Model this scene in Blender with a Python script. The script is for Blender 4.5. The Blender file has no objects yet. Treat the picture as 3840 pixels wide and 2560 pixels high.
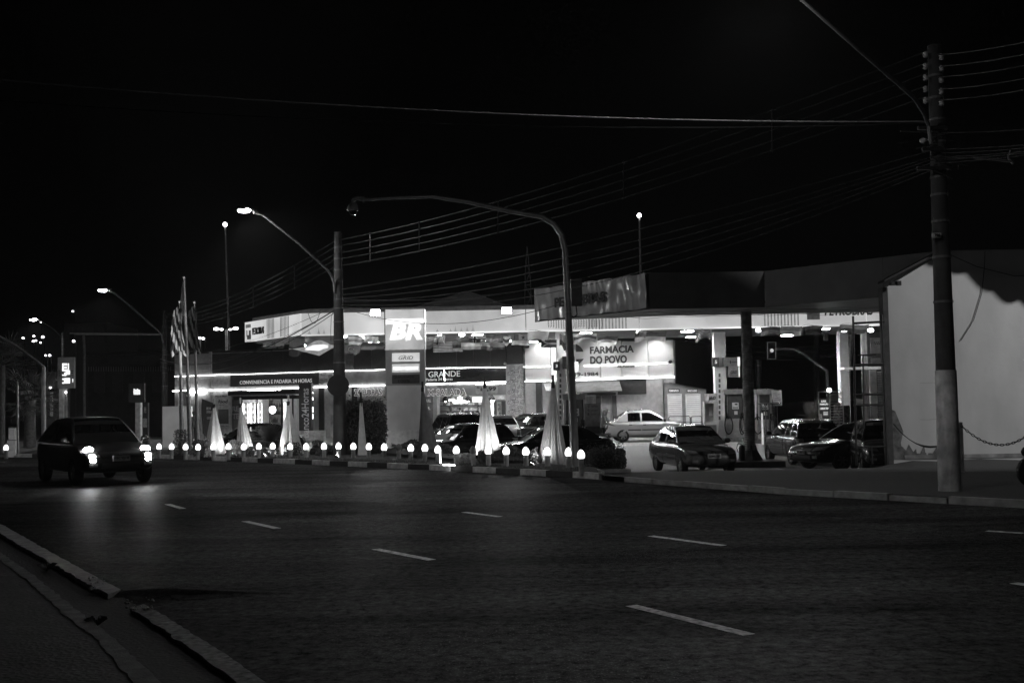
import bpy, bmesh, math, random
from mathutils import Vector as V, Matrix as M
from mathutils.geometry import tessellate_polygon
from mathutils.bvhtree import BVHTree
random.seed(11)
S = bpy.context.scene
COL = S.collection
R = math.radians
PI = math.pi

# ------------------------------------------------------------------ camera
CAM = V((0, 0, 1.7))
FP = 4267.0
camd = bpy.data.cameras.new('camera')
camd.lens = 40.0
camd.sensor_width = 36.0
camd.clip_start = 0.1
camd.clip_end = 3000
camo = bpy.data.objects.new('camera', camd)
COL.objects.link(camo)
CR = M.Rotation(R(90) + math.atan(238 / FP), 3, 'X') @ M.Rotation(R(-1.03), 3, 'Z')
camo.matrix_world = M.Translation(CAM) @ CR.to_4x4()
S.camera = camo

def ray(x, y):
    return CR @ V(((x - 1920) / FP, (1280 - y) / FP, -1))
def at(x, y, Y):
    "point of the world seen at photo position x, y at distance Y from the camera's plane"
    r = ray(x, y)
    return CAM + r * (Y / r.y)
def gp(x, y, z=0.0):
    r = ray(x, y)
    return CAM + r * ((z - CAM.z) / r.z)
def gxy(x, Y):
    return at(x, 1650, Y).x

class Frame:
    def __init__(s, o, ang):
        s.o = V(o); a = ang
        s.ang = a
        s.u = V((math.cos(a), math.sin(a), 0)); s.n = V((math.sin(a), -math.cos(a), 0))
    def pt(s, t, z, d=0):
        p = s.o + s.u * t + s.n * d
        return V((p.x, p.y, s.o.z + z))
    def uv(s, x, y, d=0):
        r = ray(x, y)
        k = ((s.o + s.n * d) - CAM).dot(s.n) / r.dot(s.n)
        p = CAM + r * k - s.o
        return p.dot(s.u), p.z
    def off(s, d):
        return Frame(s.o + s.n * d, s.ang)

# ------------------------------------------------------------------ scene tree
WM = {}
def thing(name, label, cat, loc=(0, 0, 0), rotz=0, group=None):
    o = bpy.data.objects.new(name, None)
    o.empty_display_size = 0.2
    COL.objects.link(o)
    o.location = loc; o.rotation_euler = (0, 0, rotz)
    WM[o.name] = M.Translation(V(loc)) @ M.Rotation(rotz, 4, 'Z')
    o['label'] = label; o['category'] = cat
    if group: o['group'] = group
    return o
def tag(o, label=None, cat=None, group=None, kind=None):
    if label: o['label'] = label
    if cat: o['category'] = cat
    if group: o['group'] = group
    if kind: o['kind'] = kind
    return o
def dup(root, loc, rotz=0, label=None):
    def cp(o, par):
        c = o.copy(); COL.objects.link(c)
        if par: c.parent = par
        for ch in list(o.children): cp(ch, c)
        return c
    r = cp(root, None)
    r.location = loc; r.rotation_euler = (0, 0, rotz)
    if label: r['label'] = label
    return r

# ------------------------------------------------------------------ materials
MC = {}
def clothmat(key, v, tr=.5):
    if key in MC: return MC[key]
    m = bpy.data.materials.new(key); m.use_nodes = True
    nt = m.node_tree; N = nt.nodes; L = nt.links; N.remove(N['Principled BSDF'])
    tc = N.new('ShaderNodeTexCoord'); no = N.new('ShaderNodeTexNoise'); no.inputs['Scale'].default_value = 7
    L.new(tc.outputs['Object'], no.inputs['Vector'])
    mr = N.new('ShaderNodeMapRange'); mr.inputs['To Min'].default_value = v * .7; mr.inputs['To Max'].default_value = min(v * 1.3, .9)
    L.new(no.outputs['Fac'], mr.inputs['Value'])
    d = N.new('ShaderNodeBsdfDiffuse'); t = N.new('ShaderNodeBsdfTranslucent'); mx = N.new('ShaderNodeMixShader'); mx.inputs['Fac'].default_value = tr
    L.new(mr.outputs[0], d.inputs['Color']); L.new(mr.outputs[0], t.inputs['Color'])
    L.new(d.outputs[0], mx.inputs[1]); L.new(t.outputs[0], mx.inputs[2]); L.new(mx.outputs[0], N['Material Output'].inputs['Surface'])
    MC[key] = m
    return m
def mat(key, v=0.3, rough=0.6, metal=0.0, emis=0.0, nz=(6.0, 0.25), bump=0.0, spec=0.4, coat=0.0, ev=1.0, streak=None, alpha=None):
    if key in MC: return MC[key]
    m = bpy.data.materials.new(key); m.use_nodes = True
    nt = m.node_tree; N = nt.nodes; L = nt.links
    b = N['Principled BSDF']
    tc = N.new('ShaderNodeTexCoord')
    no = N.new('ShaderNodeTexNoise'); no.inputs['Scale'].default_value = nz[0]; no.inputs['Detail'].default_value = 5
    if streak:
        mp = N.new('ShaderNodeMapping'); mp.inputs['Scale'].default_value = streak
        L.new(tc.outputs['Object'], mp.inputs['Vector']); L.new(mp.outputs['Vector'], no.inputs['Vector'])
    else:
        L.new(tc.outputs['Object'], no.inputs['Vector'])
    mr = N.new('ShaderNodeMapRange')
    mr.inputs['From Min'].default_value = 0.3; mr.inputs['From Max'].default_value = 0.7
    mr.inputs['To Min'].default_value = v * (1 - nz[1]); mr.inputs['To Max'].default_value = min(v * (1 + nz[1]), 0.9)
    L.new(no.outputs['Fac'], mr.inputs['Value'])
    L.new(mr.outputs['Result'], b.inputs['Base Color'])
    b.inputs['Roughness'].default_value = rough
    b.inputs['Metallic'].default_value = metal
    b.inputs['Specular IOR Level'].default_value = spec
    if coat: b.inputs['Coat Weight'].default_value = coat; b.inputs['Coat Roughness'].default_value = 0.05
    if emis > 0:
        m2 = N.new('ShaderNodeMapRange')
        m2.inputs['From Min'].default_value = 0.3; m2.inputs['From Max'].default_value = 0.7
        m2.inputs['To Min'].default_value = emis * (1 - nz[1]); m2.inputs['To Max'].default_value = emis * (1 + nz[1])
        L.new(no.outputs['Fac'], m2.inputs['Value'])
        b.inputs['Emission Color'].default_value = (1, 1, 1, 1)
        L.new(m2.outputs['Result'], b.inputs['Emission Strength'])
    if bump:
        n2 = N.new('ShaderNodeTexNoise'); n2.inputs['Scale'].default_value = nz[0] * 6; n2.inputs['Detail'].default_value = 4
        L.new(tc.outputs['Object'], n2.inputs['Vector'])
        bp = N.new('ShaderNodeBump'); bp.inputs['Strength'].default_value = bump; bp.inputs['Distance'].default_value = 0.02
        L.new(n2.outputs['Fac'], bp.inputs['Height']); L.new(bp.outputs['Normal'], b.inputs['Normal'])
    MC[key] = m
    return m

def glassmat(key, tr=0.3, fac=0.25):
    if key in MC: return MC[key]
    m = bpy.data.materials.new(key); m.use_nodes = True
    nt = m.node_tree; N = nt.nodes; L = nt.links
    N.remove(N['Principled BSDF'])
    out = N['Material Output']
    t = N.new('ShaderNodeBsdfTransparent'); t.inputs['Color'].default_value = (tr, tr, tr, 1)
    g = N.new('ShaderNodeBsdfGlossy'); g.inputs['Roughness'].default_value = 0.03; g.inputs['Color'].default_value = (.9, .9, .9, 1)
    lw = N.new('ShaderNodeLayerWeight'); lw.inputs['Blend'].default_value = fac
    mx = N.new('ShaderNodeMixShader')
    L.new(lw.outputs['Fresnel'], mx.inputs['Fac']); L.new(t.outputs[0], mx.inputs[1]); L.new(g.outputs[0], mx.inputs[2])
    L.new(mx.outputs[0], out.inputs['Surface'])
    MC[key] = m
    return m

# ------------------------------------------------------------------ mesh builder
class MB:
    def __init__(s):
        s.v = []; s.f = []; s.mi = []
    def add(s, vs, fs, mi=0):
        k = len(s.v)
        s.v += [V(p) for p in vs]
        for f in fs:
            s.f.append([i + k for i in f]); s.mi.append(mi)
        return s
    def quad(s, a, b, c, d, mi=0): return s.add([a, b, c, d], [(0, 1, 2, 3)], mi)
    def hexa(s, p, mi=0):
        return s.add(p, [(0, 3, 2, 1), (4, 5, 6, 7), (0, 1, 5, 4), (1, 2, 6, 5), (2, 3, 7, 6), (3, 0, 4, 7)], mi)
    def box(s, x0, x1, y0, y1, z0, z1, mi=0):
        return s.hexa([(x0, y0, z0), (x1, y0, z0), (x1, y1, z0), (x0, y1, z0), (x0, y0, z1), (x1, y0, z1), (x1, y1, z1), (x0, y1, z1)], mi)
    def cbox(s, c, dx, dy, dz, rz=0, mi=0):
        c = V(c); ps = []
        for z in (-dz / 2, dz / 2):
            for x, y in ((-1, -1), (1, -1), (1, 1), (-1, 1)):
                q = V((x * dx / 2, y * dy / 2, z)); q.rotate(M.Rotation(rz, 3, 'Z')); ps.append(c + q)
        return s.hexa(ps, mi)
    def fbox(s, F, t0, t1, z0, z1, d0, d1, mi=0):
        ps = [F.pt(t, z, d) for z in (z0, z1) for t, d in ((t0, d1), (t1, d1), (t1, d0), (t0, d0))]
        return s.hexa(ps, mi)
    def pbox(s, F, x0, x1, y0, y1, d0, d1, mi=0, g=None):
        dm = max(d0, d1)
        ym = (y0 + y1) / 2; xm = (x0 + x1) / 2
        t0 = F.uv(x0, ym, dm)[0]; t1 = F.uv(x1, ym, dm)[0]; z1 = F.uv(xm, y0, dm)[1]; z0 = F.uv(xm, y1, dm)[1]
        if g is not None: z0 = g
        return s.fbox(F, t0, t1, z0, z1, d0, d1, mi)
    def tube(s, pts, r, n=8, mi=0, cap=True):
        pts = [V(p) for p in pts]
        rs = r if isinstance(r, (list, tuple)) else [r] * len(pts)
        vs = []; fs = []; prev = None
        for i, p in enumerate(pts):
            a = pts[max(i - 1, 0)]; b = pts[min(i + 1, len(pts) - 1)]
            d = (b - a).normalized()
            if prev is None:
                ref = V((0, 0, 1)) if abs(d.z) < 0.9 else V((1, 0, 0))
                e1 = d.cross(ref).normalized()
            else:
                e1 = (prev - d * prev.dot(d)).normalized()
            prev = e1
            e2 = d.cross(e1)
            for k in range(n):
                t = 2 * PI * k / n
                vs.append(p + (e1 * math.cos(t) + e2 * math.sin(t)) * rs[i])
        m = len(pts)
        for i in range(m - 1):
            for k in range(n):
                k2 = (k + 1) % n
                fs.append((i * n + k, i * n + k2, (i + 1) * n + k2, (i + 1) * n + k))
        if cap:
            fs.append(tuple(range(n - 1, -1, -1))); fs.append(tuple((m - 1) * n + k for k in range(n)))
        return s.add(vs, fs, mi)
    def lathe(s, c, prof, n=20, mi=0, axis='z', fr=None, cap=True):
        "prof: list of (radius, height)"
        c = V(c); vs = []; fs = []
        for r, h in prof:
            for k in range(n):
                t = 2 * PI * k / n
                rr = r * (fr(t, h) if fr else 1)
                q = V((rr * math.cos(t), rr * math.sin(t), h))
                if axis == 'y': q = V((q.x, q.z, q.y))
                if axis == 'x': q = V((q.z, q.x, q.y))
                vs.append(c + q)
        m = len(prof)
        for i in range(m - 1):
            for k in range(n):
                k2 = (k + 1) % n
                fs.append((i * n + k, i * n + k2, (i + 1) * n + k2, (i + 1) * n + k))
        if cap and prof[0][0] > 1e-5: fs.append(tuple(range(n - 1, -1, -1)))
        if cap and prof[-1][0] > 1e-5: fs.append(tuple((m - 1) * n + k for k in range(n)))
        return s.add(vs, fs, mi)
    def ell(s, c, rx, ry, rz, n=14, m=8, mi=0):
        prof = [(max(math.sin(PI * i / m), 1e-6), -math.cos(PI * i / m)) for i in range(m + 1)]
        k = len(s.v); s.lathe((0, 0, 0), prof, n, mi)
        for i in range(k, len(s.v)):
            p = s.v[i]; s.v[i] = V(c) + V((p.x * rx, p.y * ry, p.z * rz))
        return s
    def prism(s, poly, z0, z1, mi=0):
        n = len(poly)
        vs = [(x, y, z0) for x, y in poly] + [(x, y, z1) for x, y in poly]
        tr = tessellate_polygon([[V((x, y, 0)) for x, y in poly]])
        fs = [tuple(t) for t in tr] + [tuple(i + n for i in t) for t in tr]
        fs += [(i, (i + 1) % n, (i + 1) % n + n, i + n) for i in range(n)]
        return s.add(vs, fs, mi)
    def fpoly(s, F, poly, d, mi=0, holes=(), th=0.0):
        "flat polygon with holes in a frame"
        loops = [list(poly)] + [list(h) for h in holes]
        flat = [p for l in loops for p in l]
        tr = tessellate_polygon([[V((a, b, 0)) for a, b in l] for l in loops])
        s.add([F.pt(a, b, d) for a, b in flat], [tuple(t) for t in tr], mi)
        if th:
            k = 0
            for l in loops:
                n = len(l)
                vs = [F.pt(a, b, d) for a, b in l] + [F.pt(a, b, d - th) for a, b in l]
                s.add(vs, [(i, (i + 1) % n, (i + 1) % n + n, i + n) for i in range(n)], mi)
        return s
    def grid(s, nu, nv, fn, mi=0, mfn=None):
        k = len(s.v)
        for i in range(nu + 1):
            for j in range(nv + 1):
                s.v.append(V(fn(i / nu, j / nv)))
        for i in range(nu):
            for j in range(nv):
                a = k + i * (nv + 1) + j
                s.f.append([a, a + nv + 1, a + nv + 2, a + 1]); s.mi.append(mfn(i, j) if mfn else mi)
        return s
    def build(s, name, mats, parent=None, smooth=False, local=False, fix=True, bevel=0):
        if not isinstance(mats, (list, tuple)): mats = [mats]
        vs = s.v
        if parent is not None:
            W = WM[parent.name]
            if not local:
                Wi = W.inverted(); vs = [Wi @ p for p in vs]
        me = bpy.data.meshes.new(name)
        me.from_pydata([tuple(p) for p in vs], [], s.f)
        for m in mats: me.materials.append(m)
        if len(mats) > 1:
            me.polygons.foreach_set('material_index', s.mi)
        me.validate()
        bm = bmesh.new(); bm.from_mesh(me)
        if fix: bmesh.ops.recalc_face_normals(bm, faces=bm.faces)
        bm.to_mesh(me); bm.free()
        if smooth:
            me.polygons.foreach_set('use_smooth', [True] * len(me.polygons))
            try: me.set_sharp_from_angle(angle=R(40))
            except Exception: pass
        o = bpy.data.objects.new(name, me); COL.objects.link(o)
        if parent is not None:
            o.parent = parent; WM[o.name] = W
        else:
            WM[o.name] = M.Identity(4)
        if bevel:
            md = o.modifiers.new('bevel', 'BEVEL'); md.width = bevel; md.segments = 2; md.limit_method = 'ANGLE'
        return o

def struct(mb, name, mats, label=None, smooth=False, fix=True):
    o = mb.build(name, mats, None, smooth, fix=fix)
    o['kind'] = 'structure'
    if label: o['label'] = label
    return o

TXT = {}
def text_geo(body, bold=0.0, shear=0.0, space=1.0):
    k = (body, bold, shear, space)
    if k in TXT: return TXT[k]
    cu = bpy.data.curves.new('lettering', 'FONT'); cu.body = body; cu.size = 1; cu.offset = bold; cu.shear = shear
    cu.space_character = space; cu.resolution_u = 3; cu.extrude = 0.02
    o = bpy.data.objects.new('lettering_source', cu); COL.objects.link(o)
    dg = bpy.context.evaluated_depsgraph_get(); dg.update()
    me = bpy.data.meshes.new_from_object(o.evaluated_get(dg))
    vs = [v.co.copy() for v in me.vertices]; fs = [list(p.vertices) for p in me.polygons]
    bpy.data.objects.remove(o); bpy.data.curves.remove(cu); bpy.data.meshes.remove(me)
    x0 = min(v.x for v in vs); x1 = max(v.x for v in vs); y0 = min(v.y for v in vs); y1 = max(v.y for v in vs)
    vs = [((v.x - x0) / (x1 - x0), (v.y - y0) / (y1 - y0), v.z / 0.02) for v in vs]
    TXT[k] = (vs, fs, (x1 - x0) / (y1 - y0))
    return TXT[k]
def put_text(mb, body, o, u, w, size_w, size_h, th=0.012, bold=0.0, shear=0.0, space=1.0, mi=0):
    vs, fs, asp = text_geo(body, bold, shear, space)
    o = V(o); u = V(u).normalized(); w = V(w).normalized(); n = u.cross(w)
    mb.add([o + u * (a * size_w) + w * (b * size_h) + n * (c * th) for a, b, c in vs], fs, mi)
    return mb
def ftext(mb, F, body, x0, y0, x1, y1, d, bold=0.0, shear=0.0, space=1.0, mi=0, th=0.012):
    "lettering filling the photo box x0..x1, y0..y1 on the plane of a frame"
    ym = (y0 + y1) / 2; xm = (x0 + x1) / 2
    t0 = F.uv(x0, ym, d)[0]; t1 = F.uv(x1, ym, d)[0]; z1 = F.uv(xm, y0, d)[1]; z0 = F.uv(xm, y1, d)[1]
    return put_text(mb, body, F.pt(t0, z0, d), F.u, (0, 0, 1), t1 - t0, z1 - z0, th, bold, shear, space, mi)
def ftextv(mb, F, body, x0, y0, x1, y1, d, bold=0.0, mi=0, th=0.012):
    "lettering that reads upward"
    ym = (y0 + y1) / 2; xm = (x0 + x1) / 2
    t0 = F.uv(x0, ym, d)[0]; t1 = F.uv(x1, ym, d)[0]; z1 = F.uv(xm, y0, d)[1]; z0 = F.uv(xm, y1, d)[1]
    return put_text(mb, body, F.pt(t1, z0, d), (0, 0, 1), -F.u, z1 - z0, t1 - t0, th, bold, 0, 1.0, mi)

def lamp(kind, name, loc, energy, parent=None, size=0.1, tgt=None, spot=None, blend=0.5):
    d = bpy.data.lights.new(name, kind); d.energy = energy; d.color = (1, 1, 1)
    if kind == 'AREA': d.size = size
    else: d.shadow_soft_size = size
    if kind == 'SPOT': d.spot_size = spot; d.spot_blend = blend
    o = bpy.data.objects.new(name, d); COL.objects.link(o)
    mw = M.Translation(V(loc))
    if tgt is not None:
        q = (V(tgt) - V(loc)).to_track_quat('-Z', 'Y'); mw = mw @ q.to_matrix().to_4x4()
    if parent is not None:
        o.parent = parent; o.matrix_local = WM[parent.name].inverted() @ mw
    else: o.matrix_world = mw
    return o

ORD = ['leftmost', 'second', 'third', 'fourth', 'fifth', 'sixth', 'seventh', 'eighth', 'ninth', 'tenth', 'eleventh', 'twelfth', 'thirteenth', 'fourteenth', 'fifteenth', 'sixteenth', 'seventeenth', 'eighteenth', 'nineteenth', 'twentieth', 'twenty-first', 'twenty-second', 'twenty-third', 'twenty-fourth', 'twenty-fifth', 'twenty-sixth', 'twenty-seventh', 'twenty-eighth', 'twenty-ninth', 'thirtieth']

# common materials
m_black = mat('black_paint', .012, .5)
m_dark = mat('dark_metal', .03, .45, .5)
m_grey = mat('grey_paint', .22, .6)
m_lgrey = mat('light_grey_paint', .45, .6)
m_white = mat('white_paint', .75, .55, nz=(4, .08))
m_conc = mat('weathered_concrete', .26, .85, nz=(5, .35), bump=.25)
m_concd = mat('dark_concrete', .10, .9, nz=(4, .4), bump=.3)
m_galv = mat('galvanised_steel', .4, .4, .7)
m_chrome = mat('chrome', .75, .12, 1.0, nz=(4, .05))
m_rubber = mat('black_rubber', .015, .8)
m_wire = mat('wire_sheath', .045, .5, .3)
m_cable = mat('cable_sheath', .035, .5)
m_lampE = mat('lamp_glow', .8, .4, emis=25, nz=(3, .02))
m_ledE = mat('led_strip_glow', .8, .4, emis=7, nz=(9, .35))
m_globE = mat('globe_glow', .8, .3, emis=3.2, nz=(3, .03))
m_tubeE = mat('tube_glow', .8, .3, emis=24, nz=(3, .03))
m_litE = mat('backlit_white', .7, .4, emis=.95, nz=(2.2, .12))
m_leaf = mat('dark_leaf', .06, .55, nz=(20, .5))
m_leafl = mat('pale_leaf', .12, .5, nz=(20, .5))
m_bark = mat('bark', .10, .9, nz=(8, .4), bump=.5)
m_clear = glassmat('clear_glass', .9, .12)
m_tint = glassmat('tinted_glass', .42, .22)
m_dtint = glassmat('dark_tinted_glass', .10, .22)
# ------------------------------------------------------------------ ground, road, kerbs
KL = [(-60, 74), (-45, 62), (-19.6, 44.9), (-13.1, 41.5), (-8.3, 36.9), (-2.29, 30.7), (1.74, 25.95), (2.35, 24.7), (4.86, 20.7), (6.9, 18.3), (7.8, 17.3), (13, 10.5), (22, 0)]
def interp(tab, x):
    if x <= tab[0][0]: return tab[0][1]
    for (a, b), (c, d) in zip(tab, tab[1:]):
        if x <= c: return b + (d - b) * (x - a) / (c - a)
    return tab[-1][1]
def kerbY(x): return interp(KL, x)
def sst(a, b, x):
    t = min(max((x - a) / (b - a), 0), 1); return t * t * (3 - 2 * t)
def h(x, y):
    "height of the forecourt: it dips behind the pavement and rises to the shop"
    base = .10 - .55 * sst(25.5, 35, y)
    back = -.45 + .40 * sst(37, 58, y)
    z = base if y < 36 else max(back, base)
    z = z + (.10 - z) * sst(9.2, 10.3, x) * (1 - sst(29.6, 31.0, y))
    return z
KX = [KL[0][0]]
x = KL[0][0]
for i in range(200):
    x += .45
    if x > 22: break
    KX.append(x)
KPTS = [V((x, kerbY(x), 0)) for x in KX]

def matground(key, v0, v1, r0, r1, sc=.35, fine=60.0, bump=.35, spec=.5, speck=0):
    m = bpy.data.materials.new(key); m.use_nodes = True
    nt = m.node_tree; N = nt.nodes; L = nt.links; b = N['Principled BSDF']
    tc = N.new('ShaderNodeTexCoord')
    n1 = N.new('ShaderNodeTexNoise'); n1.inputs['Scale'].default_value = sc; n1.inputs['Detail'].default_value = 7; n1.inputs['Roughness'].default_value = .6
    mp = N.new('ShaderNodeMapping'); mp.inputs['Rotation'].default_value = (0, 0, R(57)); mp.inputs['Scale'].default_value = (.35, 1.6, 1)
    L.new(tc.outputs['Object'], mp.inputs['Vector']); L.new(mp.outputs['Vector'], n1.inputs['Vector'])
    n2 = N.new('ShaderNodeTexNoise'); n2.inputs['Scale'].default_value = fine; n2.inputs['Detail'].default_value = 3
    L.new(tc.outputs['Object'], n2.inputs['Vector'])
    vo = N.new('ShaderNodeTexVoronoi'); vo.inputs['Scale'].default_value = fine * .8
    L.new(tc.outputs['Object'], vo.inputs['Vector'])
    r1_ = N.new('ShaderNodeMapRange'); r1_.inputs['From Min'].default_value = .3; r1_.inputs['From Max'].default_value = .7
    r1_.inputs['To Min'].default_value = v0; r1_.inputs['To Max'].default_value = v1
    L.new(n1.outputs['Fac'], r1_.inputs['Value'])
    r2_ = N.new('ShaderNodeMapRange'); r2_.inputs['From Min'].default_value = .3; r2_.inputs['From Max'].default_value = .75
    r2_.inputs['To Min'].default_value = .45; r2_.inputs['To Max'].default_value = 1.7
    L.new(n2.outputs['Fac'], r2_.inputs['Value'])
    mu = N.new('ShaderNodeMath'); mu.operation = 'MULTIPLY'
    L.new(r1_.outputs[0], mu.inputs[0]); L.new(r2_.outputs[0], mu.inputs[1])
    if speck:
        n3 = N.new('ShaderNodeTexNoise'); n3.inputs['Scale'].default_value = 42; n3.inputs['Detail'].default_value = 1
        L.new(tc.outputs['Object'], n3.inputs['Vector'])
        n4 = N.new('ShaderNodeTexNoise'); n4.inputs['Scale'].default_value = .35; L.new(tc.outputs['Object'], n4.inputs['Vector'])
        s3 = N.new('ShaderNodeMapRange'); s3.inputs['From Min'].default_value = .58; s3.inputs['From Max'].default_value = .72; s3.inputs['To Max'].default_value = speck; L.new(n3.outputs['Fac'], s3.inputs['Value'])
        s4 = N.new('ShaderNodeMapRange'); s4.inputs['From Min'].default_value = .45; s4.inputs['From Max'].default_value = .62; L.new(n4.outputs['Fac'], s4.inputs['Value'])
        m3 = N.new('ShaderNodeMath'); m3.operation = 'MULTIPLY'; L.new(s3.outputs[0], m3.inputs[0]); L.new(s4.outputs[0], m3.inputs[1])
        a3 = N.new('ShaderNodeMath'); a3.operation = 'ADD'; L.new(m3.outputs[0], a3.inputs[0]); L.new(mu.outputs[0], a3.inputs[1]); mu = a3
    L.new(mu.outputs[0], b.inputs['Base Color'])
    rr = N.new('ShaderNodeMapRange'); rr.inputs['From Min'].default_value = .3; rr.inputs['From Max'].default_value = .7
    rr.inputs['To Min'].default_value = r0; rr.inputs['To Max'].default_value = r1
    L.new(n1.outputs['Fac'], rr.inputs['Value']); L.new(rr.outputs[0], b.inputs['Roughness'])
    b.inputs['Specular IOR Level'].default_value = spec
    ad = N.new('ShaderNodeMath'); ad.operation = 'ADD'
    L.new(n2.outputs['Fac'], ad.inputs[0]); L.new(vo.outputs['Distance'], ad.inputs[1])
    bp = N.new('ShaderNodeBump'); bp.inputs['Strength'].default_value = bump; bp.inputs['Distance'].default_value = .012
    L.new(ad.outputs[0], bp.inputs['Height']); L.new(bp.outputs['Normal'], b.inputs['Normal'])
    return m
def matroad():
    "worn asphalt: near black diffuse stone plus a grainy low sheen, with cracks, patches and tyre polished tracks"
    m = bpy.data.materials.new('worn_asphalt'); m.use_nodes = True
    nt = m.node_tree; N = nt.nodes; L = nt.links; N.remove(N['Principled BSDF'])
    tc = N.new('ShaderNodeTexCoord')
    def noise(sc, det, ro, vec=None):
        n = N.new('ShaderNodeTexNoise'); n.inputs['Scale'].default_value = sc; n.inputs['Detail'].default_value = det; n.inputs['Roughness'].default_value = ro
        L.new(vec or tc.outputs['Object'], n.inputs['Vector']); return n
    def mrange(s_, a, b, c, d):
        r = N.new('ShaderNodeMapRange'); 
        for k_, v_ in (('From Min', a), ('From Max', b), ('To Min', c), ('To Max', d)): r.inputs[k_].default_value = v_
        L.new(s_, r.inputs['Value']); return r.outputs[0]
    def mul(a, b, op='MULTIPLY'):
        q = N.new('ShaderNodeMath'); q.operation = op; L.new(a, q.inputs[0])
        if isinstance(b, (int, float)): q.inputs[1].default_value = b
        else: L.new(b, q.inputs[1])
        return q.outputs[0]
    mp = N.new('ShaderNodeMapping'); mp.inputs['Rotation'].default_value = (0, 0, R(57)); mp.inputs['Scale'].default_value = (.16, 1.1, 1); L.new(tc.outputs['Object'], mp.inputs['Vector'])
    along = noise(.9, 6, .65, mp.outputs[0]).outputs['Fac']
    grain = noise(9, 9, .86).outputs['Fac']
    fleck = noise(48, 1, .5).outputs['Fac']
    zone = noise(.22, 3, .5).outputs['Fac']
    wn = noise(1.2, 4, .5)
    va = N.new('ShaderNodeVectorMath'); va.operation = 'MULTIPLY_ADD'; va.inputs[1].default_value = (1.8, 1.8, 0); L.new(wn.outputs['Color'], va.inputs[0]); L.new(tc.outputs['Object'], va.inputs[2])
    vo = N.new('ShaderNodeTexVoronoi'); vo.feature = 'DISTANCE_TO_EDGE'; vo.inputs['Scale'].default_value = .2; L.new(va.outputs[0], vo.inputs['Vector'])
    crack = mrange(vo.outputs['Distance'], 0, .007, .62, 1)
    v2 = N.new('ShaderNodeTexVoronoi'); v2.inputs['Scale'].default_value = .15; L.new(va.outputs[0], v2.inputs['Vector'])
    bw = N.new('ShaderNodeRGBToBW'); L.new(v2.outputs['Color'], bw.inputs[0]); patch_ = mrange(bw.outputs[0], 0, 1, .6, 1.5)
    g1 = mul(mul(mrange(grain, .36, .66, .05, 2.2), mrange(along, .3, .7, .45, 1.7)), mul(crack, patch_))
    fl = mul(mrange(fleck, .60, .72, 0, 1), mrange(zone, .45, .6, 0, 1))
    dcol = mul(mul(g1, .012), mul(fl, .09), 'ADD')
    gcol = mul(mul(g1, .036), mul(fl, .03), 'ADD')
    df = N.new('ShaderNodeBsdfDiffuse'); gl = N.new('ShaderNodeBsdfGlossy'); ad = N.new('ShaderNodeAddShader')
    L.new(dcol, df.inputs['Color']); L.new(gcol, gl.inputs['Color']); L.new(mrange(along, .3, .7, .40, .58), gl.inputs['Roughness'])
    bp = N.new('ShaderNodeBump'); bp.inputs['Strength'].default_value = .35; bp.inputs['Distance'].default_value = .01; L.new(grain, bp.inputs['Height'])
    L.new(bp.outputs[0], df.inputs['Normal']); L.new(bp.outputs[0], gl.inputs['Normal'])
    L.new(df.outputs[0], ad.inputs[0]); L.new(gl.outputs[0], ad.inputs[1]); L.new(ad.outputs[0], N['Material Output'].inputs['Surface'])
    return m
m_road = matroad()
m_court = matground('forecourt_concrete', .16, .26, .55, .75, .5, 30, .15)
m_pave = matground('pavement_concrete', .018, .04, .75, .95, .7, 45, .4)
m_soil = matground('planting_soil', .02, .06, .9, 1, 1.5, 30, .8)
m_sidew = matground('sidewalk_concrete', .012, .06, .8, .95, 2.2, 34, .6)
m_dirt = matground('gutter_dirt', .010, .035, .8, .95, 1.8, 40, .6)

mb = MB()
mb.quad((-900, -40, -.62), (900, -40, -.62), (900, 1500, -.62), (-900, 1500, -.62))
struct(mb, 'ground', mat('dark_earth', .03, .95, nz=(.3, .4)))
# road: the area on the camera's side of the kerb line
mb = MB()
for i in range(len(KPTS) - 1):
    a, b = KPTS[i], KPTS[i + 1]
    n = 6
    for k in range(n):
        t0, t1 = k / n, (k + 1) / n
        mb.quad((a.x, a.y + (-12 - a.y) * t0, 0), (b.x, b.y + (-12 - b.y) * t0, 0), (b.x, b.y + (-12 - b.y) * t1, 0), (a.x, a.y + (-12 - a.y) * t1, 0))
mb.quad((22, 0, 0), (60, -30, 0), (60, -32, 0), (22, -12, 0))
mb.quad((-60, 74, 0), (-60, -12, 0), (-160, -12, 0), (-160, 140, 0))
road = struct(mb, 'road', m_road)
# lane dashes follow the road
mpaint = mat('road_paint', .50, .7, nz=(16, .65))
DASH = [[(628, 1889), (686, 1906)], [(918, 1953), (1041, 1980)], [(1408, 2057), (1619, 2098)], [(2366, 2268), (2810, 2378)],
        [(1740, 1919), (1874, 1936)], [(2440, 2008), (2713, 2044)], [(3700, 1989), (3838, 1998)], [(3800, 2184), (3990, 2212)]]
for (p, q) in DASH:
    a = gp(*p, .004); b = gp(*q, .004); d = (b - a).normalized(); n = V((-d.y, d.x, 0)) * .058
    mb = MB(); mb.quad(a - n, b - n, b + n, a + n)
    mb.build('lane_dash', mpaint, road)
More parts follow.
